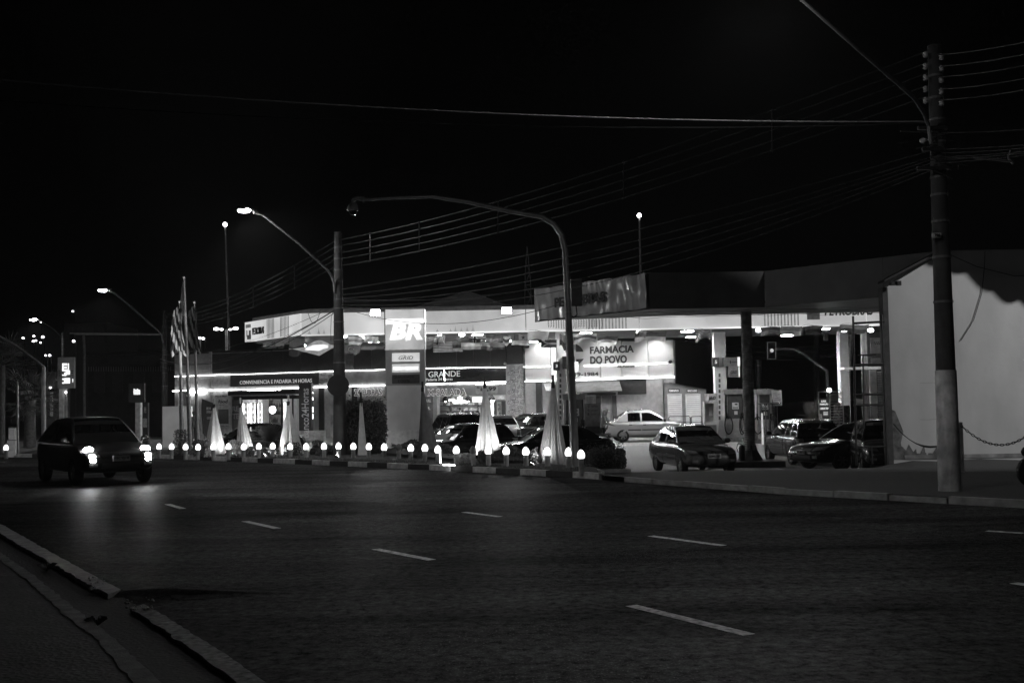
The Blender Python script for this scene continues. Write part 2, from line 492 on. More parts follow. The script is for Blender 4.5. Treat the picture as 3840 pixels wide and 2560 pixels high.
# forecourt and pavement sheet
YS = [0, .35, .9, 1.6, 2.4, 3.3, 4.3, 5.4, 6.6, 8, 9.5, 11, 13, 15, 17.5, 20, 23, 26, 30, 36, 44]
mb = MB(); mp_ = MB()
def sheet(mbx, xs, cond):
    for i in range(len(xs) - 1):
        for j in range(len(YS) - 1):
            q = []
            for xx, jj in ((xs[i], j), (xs[i + 1], j), (xs[i + 1], j + 1), (xs[i], j + 1)):
                y = kerbY(xx) + .13 + YS[jj]
                q.append(V((xx, y, h(xx, y))))
            c = sum(q, V()) / 4
            if cond(c): mbx.quad(*q)
front = lambda c: c.y < 35.2 and c.x > 1.2
xs2 = [x for x in KX if x > -32]
sheet(mb, xs2, lambda c: not front(c)); sheet(mp_, xs2, front)
fo = struct(mb, 'forecourt', m_court, smooth=False)
pv = struct(mp_, 'pavement', m_pave)
mb = MB()
for yy in (50.5, 51.9):
    mb.quad((3, yy, h(3, yy) + .006), (12.5, yy, h(12.5, yy) + .006), (12.5, yy + .1, h(3, yy + .1) + .006), (3, yy + .1, h(3, yy + .1) + .006))
mb.build('painted_line', mpaint, fo)

# kerb of the planted island: black and white blocks; plain kerb further right
mkw = mat('white_kerb_paint', .5, .75, nz=(7, .3)); mkb = mat('black_kerb_paint', .025, .75)
mb = MB(); mk2 = MB()
acc = 0.0; kcol = 0
seg = []
P = [V((x, y, 0)) for x, y in KL[2:8]]
dense = []
for a, b in zip(P, P[1:]):
    n = max(1, int((b - a).length / .3))
    for k in range(n): dense.append(a + (b - a) * (k / n))
dense.append(P[-1])
for it in range(6):
    dense = [dense[0]] + [(dense[i - 1] + dense[i] * 2 + dense[i + 1]) / 4 for i in range(1, len(dense) - 1)] + [dense[-1]]
def kerbseg(mbx, a, b, z, w, mi, dz=0):
    d = (b - a).normalized(); n = V((-d.y, d.x, 0)) * w
    lo = V((0, 0, -.3)); hi = V((0, 0, z)); sl = n * .25
    mbx.hexa([a + lo, b + lo, b + n + lo, a + n + lo, a + sl * .5 + hi, b + sl * .5 + hi, b + n + hi, a + n + hi], mi)
for i in range(len(dense) - 1):
    acc += (dense[i + 1] - dense[i]).length
    if dense[i].x < 1.75:
        kerbseg(mb, dense[i], dense[i + 1], .14, .16, int(acc / .95) % 2)
end = [V((1.76, 25.9, 0)), V((1.98, 26.0, 0)), V((2.1, 26.4, 0)), V((2.05, 27.4, 0)), V((1.5, 28.6, 0))]
for a, b in zip(end, end[1:]): kerbseg(mb, a, b, .14, .15, 0)
struct(mb, 'island_kerb', [mkw, mkb])
rk = [V((x, y, 0)) for x, y in KL[7:]]
for a, b in zip(rk, rk[1:]):
    n = max(1, round((b - a).length / .98))
    for k in range(n):
        p = a + (b - a) * ((k + .012) / n); q = a + (b - a) * ((k + .985) / n)
        j = random.uniform(-.012, .012)
        kerbseg(mk2, p + V((j, j, 0)), q + V((j, j, 0)), .105 + random.uniform(-.02, .012), .15, 0)
struct(mk2, 'kerb', m_conc)
# planted island
BACK = [(-19.6, 49.5), (-14, 46), (-10, 43.5), (-5, 39.6), (-2.6, 36.4), (0, 31.6), (1.2, 28.9), (1.9, 27.2)]
mb = MB(); kx = [-19.6 + .5 * i for i in range(44)]
for xa, xb in zip(kx, kx[1:]):
    if xb > 1.95: xb = 1.95
    if xa >= xb: break
    pa, pb = kerbY(xa) + .2, kerbY(xb) + .2; qa, qb = max(interp(BACK, xa), pa + .2), max(interp(BACK, xb), pb + .2)
    for k in range(6):
        zz = lambda t: .13 + .09 * math.sin(PI * min(t, 1))
        t0, t1 = k / 6, (k + 1) / 6
        mb.quad((xa, pa + (qa - pa) * t0, zz(t0)), (xb, pb + (qb - pb) * t0, zz(t0)), (xb, pb + (qb - pb) * t1, zz(t1)), (xa, pa + (qa - pa) * t1, zz(t1)))
    mb.quad((xa, qa, .13), (xb, qb, .13), (xb, qb, -.6), (xa, qa, -.6))
struct(mb, 'planting_bed', m_soil)
# grass on the island
mb = MB()
for i in range(9000):
    xx = random.uniform(-17, 1.8); yk = kerbY(xx)
    t = abs(random.gauss(0, .6)); yy = yk + .3 + t
    if yy > interp(BACK, xx): continue
    a = random.uniform(0, PI); hh = random.uniform(.03, .10); w = .012
    p = V((xx, yy, .13)); d = V((math.cos(a) * w, math.sin(a) * w, 0)); tip = p + V((random.uniform(-.04, .04), random.uniform(-.04, .04), hh))
    mb.add([p - d, p + d, tip], [(0, 1, 2)])
g = mb.build('grass', m_leafl, None, fix=False); tag(g, 'short rough grass along the kerb of the planted island', 'grass', kind='stuff')

# near side of the road, lower left: white topped kerb, dirt strip, inner edging, sidewalk
def strip(mbx, pts, z, zb, mi=0, side=True):
    out = []
    for (a, b), (c, d) in zip(pts, pts[1:]):
        n = max(1, int((V(c) - V(a)).length / .10))
        for k in range(n): out.append((V(a) + (V(c) - V(a)) * (k / n), V(b) + (V(d) - V(b)) * (k / n)))
    out.append((V(pts[-1][0]), V(pts[-1][1])))
    j = lambda s_: V((random.uniform(-s_, s_), random.uniform(-s_, s_), 0))
    pts = [(a + j(.011), b + j(.014)) for a, b in out]
    for (a, b), (c, d) in zip(pts, pts[1:]):
        a = V(a); b = V(b); c = V(c); d = V(d)
        A, B, C, D = [V((p.x, p.y, z)) for p in (a, b, c, d)]
        lo = [V((p.x, p.y, zb)) for p in (a, b, c, d)]
        mbx.quad(A, C, D, B, mi)
        mbx.quad(A, C, lo[2], lo[0], mi); mbx.quad(B, D, lo[3], lo[1], mi)
        mbx.quad(A, B, lo[1], lo[0], mi); mbx.quad(C, D, lo[3], lo[2], mi)
def pair(list_, z): return [(gp(*a, z), gp(*b, z)) for a, b in list_]
KA = [((-400, 1740), (-420, 1762)), ((-200, 1852), (-224, 1874)), ((0, 1962), (-28, 1984)), ((200, 2073), (165, 2094)), ((380, 2172), (338, 2192)), ((452, 2208), (408, 2228))]
KB = [((540, 2262), (490, 2282)), ((620, 2308), (568, 2330)), ((760, 2396), (700, 2420)), ((900, 2488), (834, 2516)), ((1020, 2572), (948, 2604)), ((1150, 2680), (1070, 2720))]
mnk = mat('worn_white_kerb', .30, .8, nz=(9, .35), bump=.2)
mnk2 = mat('peeling_white_kerb', .15, .85, nz=(16, .8), bump=.4)
mb = MB(); strip(mb, pair(KA, .07), .07, -.1, 0); strip(mb, pair(KB, .06), .06, -.1, 1)
struct(mb, 'near_kerb', [mnk, mnk2])
KC = [((-400, 1800), (-400, 1840)), ((-100, 2000), (-120, 2030)), ((0, 2068), (0, 2100)), ((130, 2158), (110, 2182)), ((330, 2318), (290, 2345)), ((390, 2358), (350, 2380)), ((480, 2440), (430, 2475)), ((640, 2590), (570, 2640)), ((760, 2720), (680, 2780))]
mb = MB(); pc = pair(KC, .085); strip(mb, pc, .085, -.1)
struct(mb, 'sidewalk_edging', mat('edging_concrete', .12, .85, nz=(9, .45), bump=.4))
mb = MB()
A = [(q[1] + q[0]) / 2 for q in pair(KA + KB, .03)]; B = [(q[0] + q[1]) / 2 for q in pair(KC, .03)]
poly = [(p.x, p.y) for p in A] + [(p.x, p.y) for p in reversed(B)]
tr = tessellate_polygon([[V((x, y, 0)) for x, y in poly]])
mb.add([(x, y, .03) for x, y in poly], [tuple(t) for t in tr]); struct(mb, 'gutter', m_dirt)
mb = MB()
for (a, b), (c, d) in zip(pc, pc[1:]):
    mb.quad((b.x, b.y, .08), (d.x, d.y, .08), (d.x - 30, d.y - 14, .08), (b.x - 30, b.y - 14, .08))
struct(mb, 'sidewalk', m_sidew)
# hump of washed gravel at the driveway gap
mb = MB()
c0 = gp(500, 2235, 0)
def hump(u, v):
    a = c0 + V((1, .05, 0)) * ((u - .3) * 3.4) + V((0, 1, 0)) * ((v - .5) * (.75 + .25 * math.sin(7 * u)))
    e = math.sin(PI * v) ** 1.5 * math.sin(PI * u) ** .8
    return V((a.x, a.y, -.004 + e * (.012 + .07 * math.exp(-((u - .3) * 5) ** 2) + .012 * math.sin(11 * u + 5 * v) + .008 * math.sin(17 * v))))
mb.grid(60, 16, hump)
tag(mb.build('gravel', m_road, None, True), 'low ridge of washed grit across the kerb gap', 'gravel', kind='stuff')
mb = MB()
for i in range(26):
    t = i / 25
    for px, py, wd in ((520, 2268, 60), (360, 2175 + 15, 30)):
        p = gp(px + random.uniform(-wd, wd), py + random.uniform(-30, 20), .07)
        r = random.uniform(.005, .02); mb.ell(p, r, r, r * .7, 6, 4)
tag(mb.build('pebbles', m_lgrey, None, True), 'pale pebbles scattered by the gap in the near kerb', 'pebbles', kind='stuff')
for (px, py, lab) in ((500, 2140, 'spiky tuft of weeds growing in the gutter beside the near kerb'), (360, 2350, 'flat tuft of weeds on the inner sidewalk edging')):
    mb = MB(); c = gp(px if px != 500 else 175, py if px != 500 else 2140, .03)
    for i in range(60):
        a = random.uniform(0, 2 * PI); l = random.uniform(.03, .11); w = .003
        d = V((math.cos(a), math.sin(a), 0)); s_ = V((-d.y, d.x, 0)) * w
        mb.add([c - s_, c + s_, c + d * l * .5 + V((0, 0, l * .8)), c + d * l + V((0, 0, l * .7))], [(0, 1, 2), (2, 1, 3)])
    tag(mb.build('weed', m_leafl, None, fix=False), lab, 'weed')
# ------------------------------------------------------------------ shop
FAC = Frame((-21.5, 72, 0), R(-24.14))
FT = lambda x: FAC.uv(x, 1500)[0]
FZ = lambda x, y: FAC.uv(x, y)[1]
shop = thing('bakery_shop', 'long single storey bakery and convenience shop with two white light lines along its front', 'shop', FAC.pt(FT(1200), 0, 0))
m_panel = mat('charcoal_panel', .034, .45, nz=(3, .2)); m_panel2 = mat('grey_panel', .42, .5, nz=(5, .15)); m_wallg = mat('shop_wall', .40, .7, nz=(6, .15))
tA, tB = FT(655), FT(1968)
mb = MB()
TOP = 5.25
mb.fbox(FAC, tA, tB, 3.02, TOP, -.3, 0)
lo = 3.02
for a, b in ((655, 668), (700, 880), (1126, 1640), (1896, 1968)):
    mb.fbox(FAC, FT(a), FT(b), -.3, lo, -.3, 0)
mb.fbox(FAC, tA, tA + .3, -.3, TOP, -9, -.31)
mb.fbox(FAC, tB - .3, tB, -.3, TOP - .6, -9, -.31)
wall = mb.build('wall', m_wallg, shop)
mb = MB(); mb.fbox(FAC, tA, tB, TOP + .003, TOP + .12, -9, .05); mb.build('roof_edge', m_dark, shop)
# hipped roof seen over the canopy
mb = MB()
a = at(1400, 1158, 66); b = at(2020, 1158, 66); c = at(1755, 1090, 70)
mb.add([(a.x, 66, a.z - .6), (b.x, 64, b.z - .6), (c.x, c.y, c.z), (a.x + 2, 78, a.z - .6), (b.x + 2, 76, b.z - .6)], [(0, 1, 2), (0, 2, 3), (1, 4, 2), (3, 2, 4)])
mb.build('roof', mat('roof_tiles', .10, emis=.009, rough=.8, nz=(2, .4)), shop)  # faint emission stands in for light reaching the tiles
# charcoal cladding panels with open joints
xs = [794, 862, 929, 996, 1064, 1131, 1198, 1265, 1330, 1397, 1460, 1525, 1589, 1652, 1716, 1779, 1842, 1905, 1966]
for k, (a, b) in enumerate(zip(xs, xs[1:])):
    mb = MB(); ta, tb = FT(a) + .012, FT(b) - .012
    zb = FZ((a + b) / 2, 1390 - .022 * (a - 800) + 6)
    if k == 17: zb = FZ(1935, 1365)
    mb.fbox(FAC, ta, tb, zb, TOP - .05, .003, .05)
    mb.build('cladding_panel', m_panel if k != 7 else mat('mid_grey_panel', .12, .5), shop)
mb = MB(); mb.pbox(FAC, 783, 793, 1318, 1480, .003, .12); mb.build('pilaster', m_lgrey, shop)
def band(name, x0, x1, m, d=.07, yt0=1400, yb0=1452, parent=shop):
    mb = MB(); sl = -.028
    yt = yt0 + sl * ((x0 + x1) / 2 - 800); yb = yb0 + sl * ((x0 + x1) / 2 - 800)
    mb.pbox(FAC, x0, x1, yt, yb, .003, d)
    return mb.build(name, m, parent)
band('sign_band', 796, 862, mat('print_grey', .45, .5))
sb = band('sign_band', 863.5, 1195, m_panel)
mb = MB(); ftext(mb, FAC, 'CONVENIENCIA E PADARIA 24 HORAS', 899, 1423, 1170, 1437, .075, bold=.012)
mlet = mat('white_lettering', .75, .4, emis=.28, nz=(3, .05))
mb.build('lettering', mlet, sb)
def pastry(mb, F, cx, cy, s_, kind, d):
    "line drawing of a bread or cake, centre at photo px"
    t, z = F.uv(cx, cy, d); w = .011
    def ring(ct, cz, rx, rz, n=16, a0=0, a1=2 * PI, rot=0):
        pts = []
        for k in range(n + 1):
            a = a0 + (a1 - a0) * k / n
            p, q = rx * math.cos(a), rz * math.sin(a)
            pts.append(F.pt(ct + p * math.cos(rot) - q * math.sin(rot), cz + p * math.sin(rot) + q * math.cos(rot), d))
        mb.tube(pts, w, 4, cap=False)
    if kind == 0:      # swirl bun
        ring(t, z, s_, s_ * .9); ring(t, z, s_ * .65, s_ * .55, a1=5.2); ring(t, z, s_ * .3, s_ * .25, a1=4.5)
    elif kind == 1:    # croissant
        ring(t, z - s_ * .3, s_ * 1.1, s_ * .95, a0=.2, a1=PI - .2); ring(t, z - s_ * .4, s_ * .55, s_ * .4, a0=.1, a1=PI - .1)
        for a in (.7, 1.2, 1.9, 2.5):
            mb.tube([F.pt(t + math.cos(a) * s_ * .5, z - s_ * .4 + math.sin(a) * s_ * .4, d), F.pt(t + math.cos(a) * s_ * 1.05, z - s_ * .3 + math.sin(a) * s_ * .92, d)], w, 4, cap=False)
        for q in (-1, 1): mb.tube([F.pt(t + q * s_ * .55, z - s_ * .4, d), F.pt(t + q * s_ * 1.08, z - s_ * .15, d)], w, 4, cap=False)
    elif kind == 2:    # loaf
        ring(t, z, s_ * 1.25, s_ * .6, rot=.3)
        for k in (-.6, 0, .6): mb.tube([F.pt(t + k * s_ - s_ * .12, z + k * .3 * s_ + s_ * .4, d), F.pt(t + k * s_ + s_ * .2, z + k * .3 * s_ - s_ * .3, d)], w, 4, cap=False)
    elif kind == 3:    # cupcake
        ring(t, z + s_ * .25, s_ * .8, s_ * .6, a0=-.1, a1=PI + .1); ring(t, z + s_ * .1, s_ * .8, s_ * .18)
        mb.tube([F.pt(t - s_ * .7, z, d), F.pt(t - s_ * .5, z - s_ * .8, d), F.pt(t + s_ * .5, z - s_ * .8, d), F.pt(t + s_ * .7, z, d)], w, 4, cap=False)
    elif kind == 4:    # layered bread
        ring(t, z, s_ * .75, s_ * .25); ring(t, z + s_ * .45, s_ * .7, s_ * .3, a0=0, a1=PI); ring(t, z - s_ * .3, s_ * .75, s_ * .3, a0=PI, a1=2 * PI)
    else:
        mb.tube([F.pt(t, z, d), F.pt(t + w, z + w, d)], w * 2, 4)
m_line = mat('printed_line', .09, .6)
m_print = mat('bread_print_ground', .48, .55, nz=(8, .12))
bp_ = band('printed_panel', 1197, 1262, m_print)
mb = MB()
for cx, cy, k in ((1212, 1402, 2), (1240, 1412, 0), (1222, 1428, 4), (1250, 1432, 3), (1206, 1432, 0)): pastry(mb, FAC, cx, cy, .15, k, .078)
mb.build('pastry_drawing', m_line, bp_)
band('sign_band', 1264, 1470, mat('plain_grey_band', .26, .4, nz=(2, .3)))  # plain grey band colour
sb2 = MB(); sb2.pbox(FAC, 1471, 1900, 1382, 1434, .003, .09); sb2 = sb2.build('sign_band', mat('glossy_black_sign', .02, .12, spec=.6), shop)
mb = MB(); ftext(mb, FAC, 'PEDRA GRANDE', 1511, 1393, 1725, 1414, .095)
ftext(mb, FAC, 'Conveniencia e Padaria 24 Horas', 1505, 1418, 1697, 1428, .095)
mb.build('lettering', mlet, sb2)
mb = MB(); mb.tube([FAC.pt(*FAC.uv(1669, 1384), .1), FAC.pt(*FAC.uv(1668, 1405), .11), FAC.pt(*FAC.uv(1671, 1429), .1)], .022, 6); mb.build('loose_light_strip', m_ledE, sb2)
# LED lines
def led(x0, y0, x1, y1, F=FAC, parent=shop, d=.17, r=.024, wob=.012):
    mb = MB(); n = 14; pts = []
    for k in range(n + 1):
        x = x0 + (x1 - x0) * k / n; y = y0 + (y1 - y0) * k / n
        t, z = F.uv(x, y, d); pts.append(F.pt(t, z + random.uniform(-wob, wob), d))
    mb.tube(pts, r, 6)
    return mb.build('light_strip', m_ledE, parent)
led(654, 1411, 1443, 1386, r=.018); led(1594, 1381, 1968, 1376, r=.02)
led(647, 1466, 1121, 1454, r=.032); led(1168, 1452, 1443, 1444, r=.032); led(1593, 1441, 1896, 1431, r=.036)
# the pastry printed column
mb = MB(); mb.fbox(FAC, FT(1904.5), FT(1969), -.3, FZ(1935, 1366), .003, .2)
pc_ = mb.build('printed_column', m_print, shop)
mb = MB(); kk = 0
for r_ in range(11):
    for cx in ((1915, 1937, 1958) if r_ % 2 else (1922, 1950)):
        pastry(mb, FAC, cx + random.uniform(-3, 3), 1378 + r_ * 18.5 + random.uniform(-3, 3), .17, kk % 5, .203); kk += 1
        pastry(mb, FAC, cx + 11, 1378 + r_ * 18.5 + 9, .05, 5, .203)
mb.build('pastry_drawing', m_line, pc_)
# left end: lit recess
mb = MB(); mb.fbox(FAC, FT(668), FT(700), -.3, 3.0, -1.5, -1.45); mb.build('recess_wall', mat('recess_plaster', .5, .8), shop)
mb = MB(); mb.pbox(FAC, 703, 768, 1466, 1474, .02, .10); mb.build('recess_lamp', m_tubeE, shop)
mb = MB(); mb.pbox(FAC, 700, 702.5, 1466, 1520, .01, .06); mb.build('vertical_tube', m_ledE, shop)
# delivery poster (its square code is left blank)
mb = MB(); mb.pbox(FAC, 797, 869, 1467, 1680, .003, .06); po = mb.build('poster_panel', mat('poster_pale', .62, .5), shop)
mb = MB(); ftext(mb, FAC, 'PEÇA PELO', 808, 1482, 852, 1489, .062, bold=.03); ftext(mb, FAC, 'food', 819, 1498, 855, 1511, .062, bold=.02, shear=.2)
mb.tube([FAC.pt(*FAC.uv(821 + 3 * k, 1516 + 3 * math.sin(k * .4)), .062) for k in range(9)], .012, 4)
ftext(mb, FAC, 'ESCANEIE E PEÇA', 823, 1596, 857, 1600, .062)
mb.build('lettering', mat('poster_ink', .05, .6), po)
mb = MB(); mb.pbox(FAC, 818, 857, 1534, 1588, .0605, .064); mb.build('poster_square', mat('poster_grey', .11, .7, nz=(60, .9)), po)
mb = MB(); mb.pbox(FAC, 871, 897, 1475, 1680, .003, .05); po2 = mb.build('window_sticker', mat('sticker_dark', .10, .4), shop)
mb = MB(); ftext(mb, FAC, 'B', 872, 1485, 886, 1499, .053, bold=.03); ftext(mb, FAC, 'RE', 871, 1522, 896, 1542, .053, bold=.03); ftext(mb, FAC, 'TE', 871, 1550, 896, 1570, .053, bold=.03)
mb.build('lettering', mat('sticker_letter', .35, .5), po2)
# main opening: frame, shutter box, lit interior
mb = MB(); mb.fbox(FAC, FT(872), FT(1122), FZ(1000, 1480), FZ(1000, 1464), .003, .45); mb.build('shutter_box', m_black, shop)
mb = MB(); mb.fbox(FAC, FT(884), FT(1122), FZ(1000, 1497), FZ(1000, 1484), .003, .25); ab = mb.build('awning_beam', m_black, shop)
mb = MB(); mb.fbox(FAC, FT(884), FT(1122), FZ(1000, 1483.5), FZ(1000, 1478), .455, .50); mb.build('aluminium_trim', m_galv, shop)
m_room = mat('room_paint', .6, .8, nz=(3, .1))
def room(x0, x1, depth, ztop, name):
    mb = MB(); a, b = FT(x0) - depth * .68, FT(x1)
    mb.fbox(FAC, a, b, -.3, ztop, -depth - .1, -depth); mb.fbox(FAC, a - .1, a, -.3, ztop, -depth, -.31); mb.fbox(FAC, b, b + .1, -.3, ztop, -depth, -.31)
    mb.fbox(FAC, a - .1, b + .1, ztop, ztop + .1, -depth - .1, -.31)
    mb.build(name, m_room, shop)
    mb = MB(); mb.fbox(FAC, a, b, -.12, -.05, -depth, -.31); mb.build('room_floor', mat('tile_floor', .4, .3), shop)
room(872, 1140, 5.0, 2.95, 'interior_wall'); room(1636, 1904, 6.0, 2.95, 'interior_wall')
for (x0, x1, d0) in ((885, 1010, -1.2), (1000, 1060, -3), (800, 900, -2.6), (1650, 1720, -2.0), (1740, 1850, -1.6), (1700, 1850, -4.5)):
    mb = MB(); mb.fbox(FAC, FT(x0), FT(x1), 2.84, 2.90, d0 - .06, d0 + .06); mb.build('ceiling_tube', m_tubeE, shop)
mb = MB()
for x in (900, 958, 1050, 1092): mb.fbox(FAC, FT(x) - .03, FT(x) + .03, -.05, 2.9, -.2, -.12)
mb.build('door_frame', m_dark, shop)
# promotion banner over the second opening
mb = MB(); mb.pbox(FAC, 1594, 1898, 1443, 1483, .003, .10); pb = mb.build('promotion_banner', mat('banner_grey', .28, .6, nz=(2, .2)), shop)
m_outl = mat('outline_white', .75, .5, emis=.35); m_inkd = mat('ink_black', .03, .6)
mb = MB(); ftext(mb, FAC, 'X-SALADA', 1602, 1456, 1750, 1484.5, .105, bold=.05); mb.build('lettering', m_outl, pb)
mb = MB(); ftext(mb, FAC, 'X-SALADA', 1605.5, 1459, 1746.5, 1481.5, .12, bold=.004, th=.014); ftext(mb, FAC, 'PROMOÇÃO', 1641, 1443, 1712, 1455, .105, bold=.03); mb.build('lettering', mat('banner_ink', .10, .6), pb)
mb = MB(); t0, z0 = FAC.uv(1784, 1479, .11); t1, z1 = FAC.uv(1865, 1440, .11); rr = .12; pl = []
for cx, cz, a0 in ((t1 - rr, z1 - rr, 0), (t0 + rr, z1 - rr, 90), (t0 + rr, z0 + rr, 180), (t1 - rr, z0 + rr, 270)):
    pl += [(cx + rr * math.cos(R(a0 + 30 * k)), cz + rr * math.sin(R(a0 + 30 * k))) for k in range(4)]
mb.fpoly(FAC, pl, .115, th=.02); pt_ = mb.build('price_tag', mat('tag_grey', .42, .5), pb)
mb = MB(); ftext(mb, FAC, 'R$', 1788, 1449, 1799, 1457, .12, bold=.03); ftext(mb, FAC, '14,99', 1802, 1449, 1861, 1468, .12, bold=.05); mb.build('lettering', m_inkd, pt_)
mb = MB(); mb.pbox(FAC, 1594, 1622, 1486, 1600, .003, .05); b2 = mb.build('window_poster', mat('poster_mid', .16, .5), shop)
mb = MB(); ftext(mb, FAC, 'ULL', 1599, 1496, 1616, 1507, .055, bold=.02); ftext(mb, FAC, 'S.', 1605, 1525, 1614, 1536, .055, bold=.02); mb.build('lettering', mat('poster_white', .7, .5, emis=.1), b2)
mb = MB(); mb.pbox(FAC, 1377, 1444, 1450, 1502, .003, .07); b3 = mb.build('banner', mat('banner_mid', .36, .6), shop)
mb = MB(); ftext(mb, FAC, '24 HORAS', 1328, 1456, 1434, 1484, .075, bold=.05); mb.build('lettering', m_outl, b3)
mb = MB(); ftext(mb, FAC, '24 HORAS', 1330, 1458, 1432, 1482, .09, bold=.015); mb.build('lettering', mat('banner_ink', .10, .6), b3)
# bays of the front right of the cash machine sign
for x0, x1, v in ((1198, 1216, .02), (1322, 1340, .02)):
    mb = MB(); mb.fbox(FAC, FT(x0), FT(x1), -.3, 2.95, .003, .08); mb.build('dark_post', mat('dark_post_paint', v, .4), shop)
mb = MB(); mb.fbox(FAC, FT(1240), FT(1276), -.3, 2.9, .003, .05); mb.build('stained_panel', mat('stained_white', .42, .7, nz=(1.5, .6)), shop)
mb = MB(); mb.fbox(FAC, FT(1296), FT(1320), -.3, 2.9, .003, .05); mb.build('stained_panel', mat('stained_white', .4), shop)
for (px, py) in ((1328, 1325), (1890, 1360)):
    mb = MB(); t, z = FAC.uv(px, py, .3)
    mb.tube([FAC.pt(t, z, .05), FAC.pt(t, z, .2), FAC.pt(t + .12, z - .04, .45)], .035, 6); mb.ell(FAC.pt(t + .16, z - .06, .5), .09, .12, .07)
    tag(mb.build('security_camera', m_lgrey, None, True), 'small pale security camera on the charcoal panels ' + ('below the crescent flag' if px < 1500 else 'left of the pastry print column'), 'camera')

# drinks fridges and shelves inside
m_bottle = [mat('bottle_a', .5, .3, emis=.35), mat('bottle_b', .12, .3, emis=.04), mat('bottle_c', .3, .3, emis=.2)]
m_fridgeE = mat('fridge_tube_glow', .8, .3, emis=5, nz=(3, .03))
FD = lambda x, d: FAC.uv(x, 1540, d)[0]
def fridge(x0, x1, d, lab, dark=False):
    a, b = FD(x0, d), FD(x1, d); f = FAC.off(d)
    o = thing('drinks_fridge', lab, 'fridge', f.pt((a + b) / 2, -.05, 0), group='fridges inside the shop')
    mb = MB(); mb.fbox(f, a, b, -.05, 2.15, -.7, -.64); mb.fbox(f, a, a + .04, -.05, 2.15, -.64, 0); mb.fbox(f, b - .04, b, -.05, 2.15, -.64, 0); mb.fbox(f, a, b, 2.15, 2.4, -.7, .02)
    mb.fbox(f, a, b, -.05, .15, -.7, .02); mb.build('cabinet', m_white, o)
    mb = MB(); mb.fbox(f, a + .06, a + .12, .2, 2.1, -.12, -.05); mb.fbox(f, b - .12, b - .06, .2, 2.1, -.12, -.05); mb.build('light_tube', m_fridgeE, o)
    mb = MB()
    for k in range(5): mb.fbox(f, a + .05, b - .05, .35 + k * .36, .37 + k * .36, -.6, -.1)
    mb.build('shelf', m_lgrey, o)
    mb = MB()
    for k in range(5):
        t = a + .2
        while t < b - .2:
            hh = random.uniform(.16, .27); w = random.uniform(.04, .06)
            c = f.pt(t, .371 + k * .36, -.2)
            mb.lathe(c, [(w, 0), (w, hh * .65), (w * .4, hh * .85), (w * .4, hh)], 6, random.choice((0, 0, 1, 2))); t += w * 2.3
    tag(mb.build('bottles', m_bottle, o), kind='stuff')
    return o
fridge(905, 932, -3.6, 'glass fridge of bottles at the left of the lit shop interior')
fridge(934, 958, -3.6, 'bright glass fridge of bottles left of the hanging lamp')
fridge(960, 984, -3.6, 'glass fridge of bottles right beside the wine shelf')
fridge(1062, 1088, -3.6, 'glass fridge behind the tallest pleated cone at the shop entrance')
o = thing('wine_shelf', 'open shelf of dark bottles along the back of the lit shop', 'shelf', FAC.pt(FT(1010), -.05, -4.6))
f = FAC.off(-4.6); mb = MB()
for k in range(5): mb.fbox(f, FD(988, -4.6), FD(1058, -4.6), .3 + k * .5, .33 + k * .5, -.35, 0)
mb.fbox(f, FD(988, -4.6), FD(1058, -4.6), -.05, 2.7, -.39, -.36); mb.build('rack', m_lgrey, o)
mb = MB()
for k in range(5):
    t = FD(989, -4.6)
    while t < FD(1057, -4.6):
        hh = random.uniform(.28, .36)
        if random.random() < .85: mb.lathe(f.pt(t, .332 + k * .5, -.15), [(.04, 0), (.04, hh * .6), (.015, hh * .8), (.015, hh)], 6, random.choice((0, 0, 1)))
        t += .105
tag(mb.build('bottles', [m_black, m_bottle[1]], o), kind='stuff')
def pendant(px, py, d, lab, r=.22, e=True, name='pendant_lamp'):
    t, z = FAC.uv(px, py, d); o = thing(name, lab, 'lamp', FAC.pt(t, z, d), group='pendant lamps in the shop')
    c = FAC.pt(t, z, d)
    mb = MB(); mb.tube([c + V((0, 0, .1)), (c.x, c.y, 2.93)], .012, 5); mb.build('cord', m_black, o)
    if e:
        mb = MB(); mb.ell(c, r * .9, r * .9, r); mb.build('globe', m_tubeE, o, True)
    else:
        mb = MB(); mb.lathe(c, [(r * 1.5, -.08), (r * 1.25, .08), (r * .7, .2), (.02, .25)], 18); mb.build('shade', m_black, o, True)
        mb = MB(); mb.ell(c + V((0, 0, -.05)), .07, .07, .07, 8, 6); mb.build('bulb', m_tubeE, o)
pendant(1022, 1536, -1.6, 'bright hanging globe lamp in the shop opening')
pendant(1671, 1500, -2.0, 'black dome pendant lamp left of the star shaped light', .14, False)
pendant(1756, 1498, -2.0, 'black dome pendant lamp right of the star shaped light', .14, False)
pendant(1844, 1496, -2.0, 'black dome pendant lamp beside the energy drink cooler', .14, False)
# star light with glowing menu strip
o = thing('star_sign', 'glowing star over a white strip light above the snack counter', 'sign', FAC.pt(FT(1725), 2, -3))
t, z = FAC.uv(1724, 1494, -3); mb = MB()
pl = [(t + (.17 if k % 2 == 0 else .08) * math.sin(k * PI / 5), z + (.17 if k % 2 == 0 else .08) * math.cos(k * PI / 5)) for k in range(10)]
mb.fpoly(FAC, pl, -3, th=.05); mb.build('star', m_tubeE, o)
mb = MB(); mb.pbox(FAC, 1700, 1750, 1501, 1511, -3.1, -3.0); mb.build('strip_light', m_tubeE, o)
mb = MB(); mb.pbox(FAC, 1680, 1703, 1498, 1503, -3.1, -3.0); mb.build('strip_light', m_tubeE, o)
o = thing('menu_board', 'brightly lit white menu board at the right of the snack counter', 'menu', FAC.pt(FT(1790), 2, -4))
mb = MB(); mb.pbox(FAC, 1772, 1808, 1488, 1507, -4.05, -4.0); mb.build('panel', m_litE, o)
o = thing('snack_counter', 'snack bar counter stacked with goods inside the second shop opening', 'counter', FAC.pt(FT(1740), -.05, -3.4))
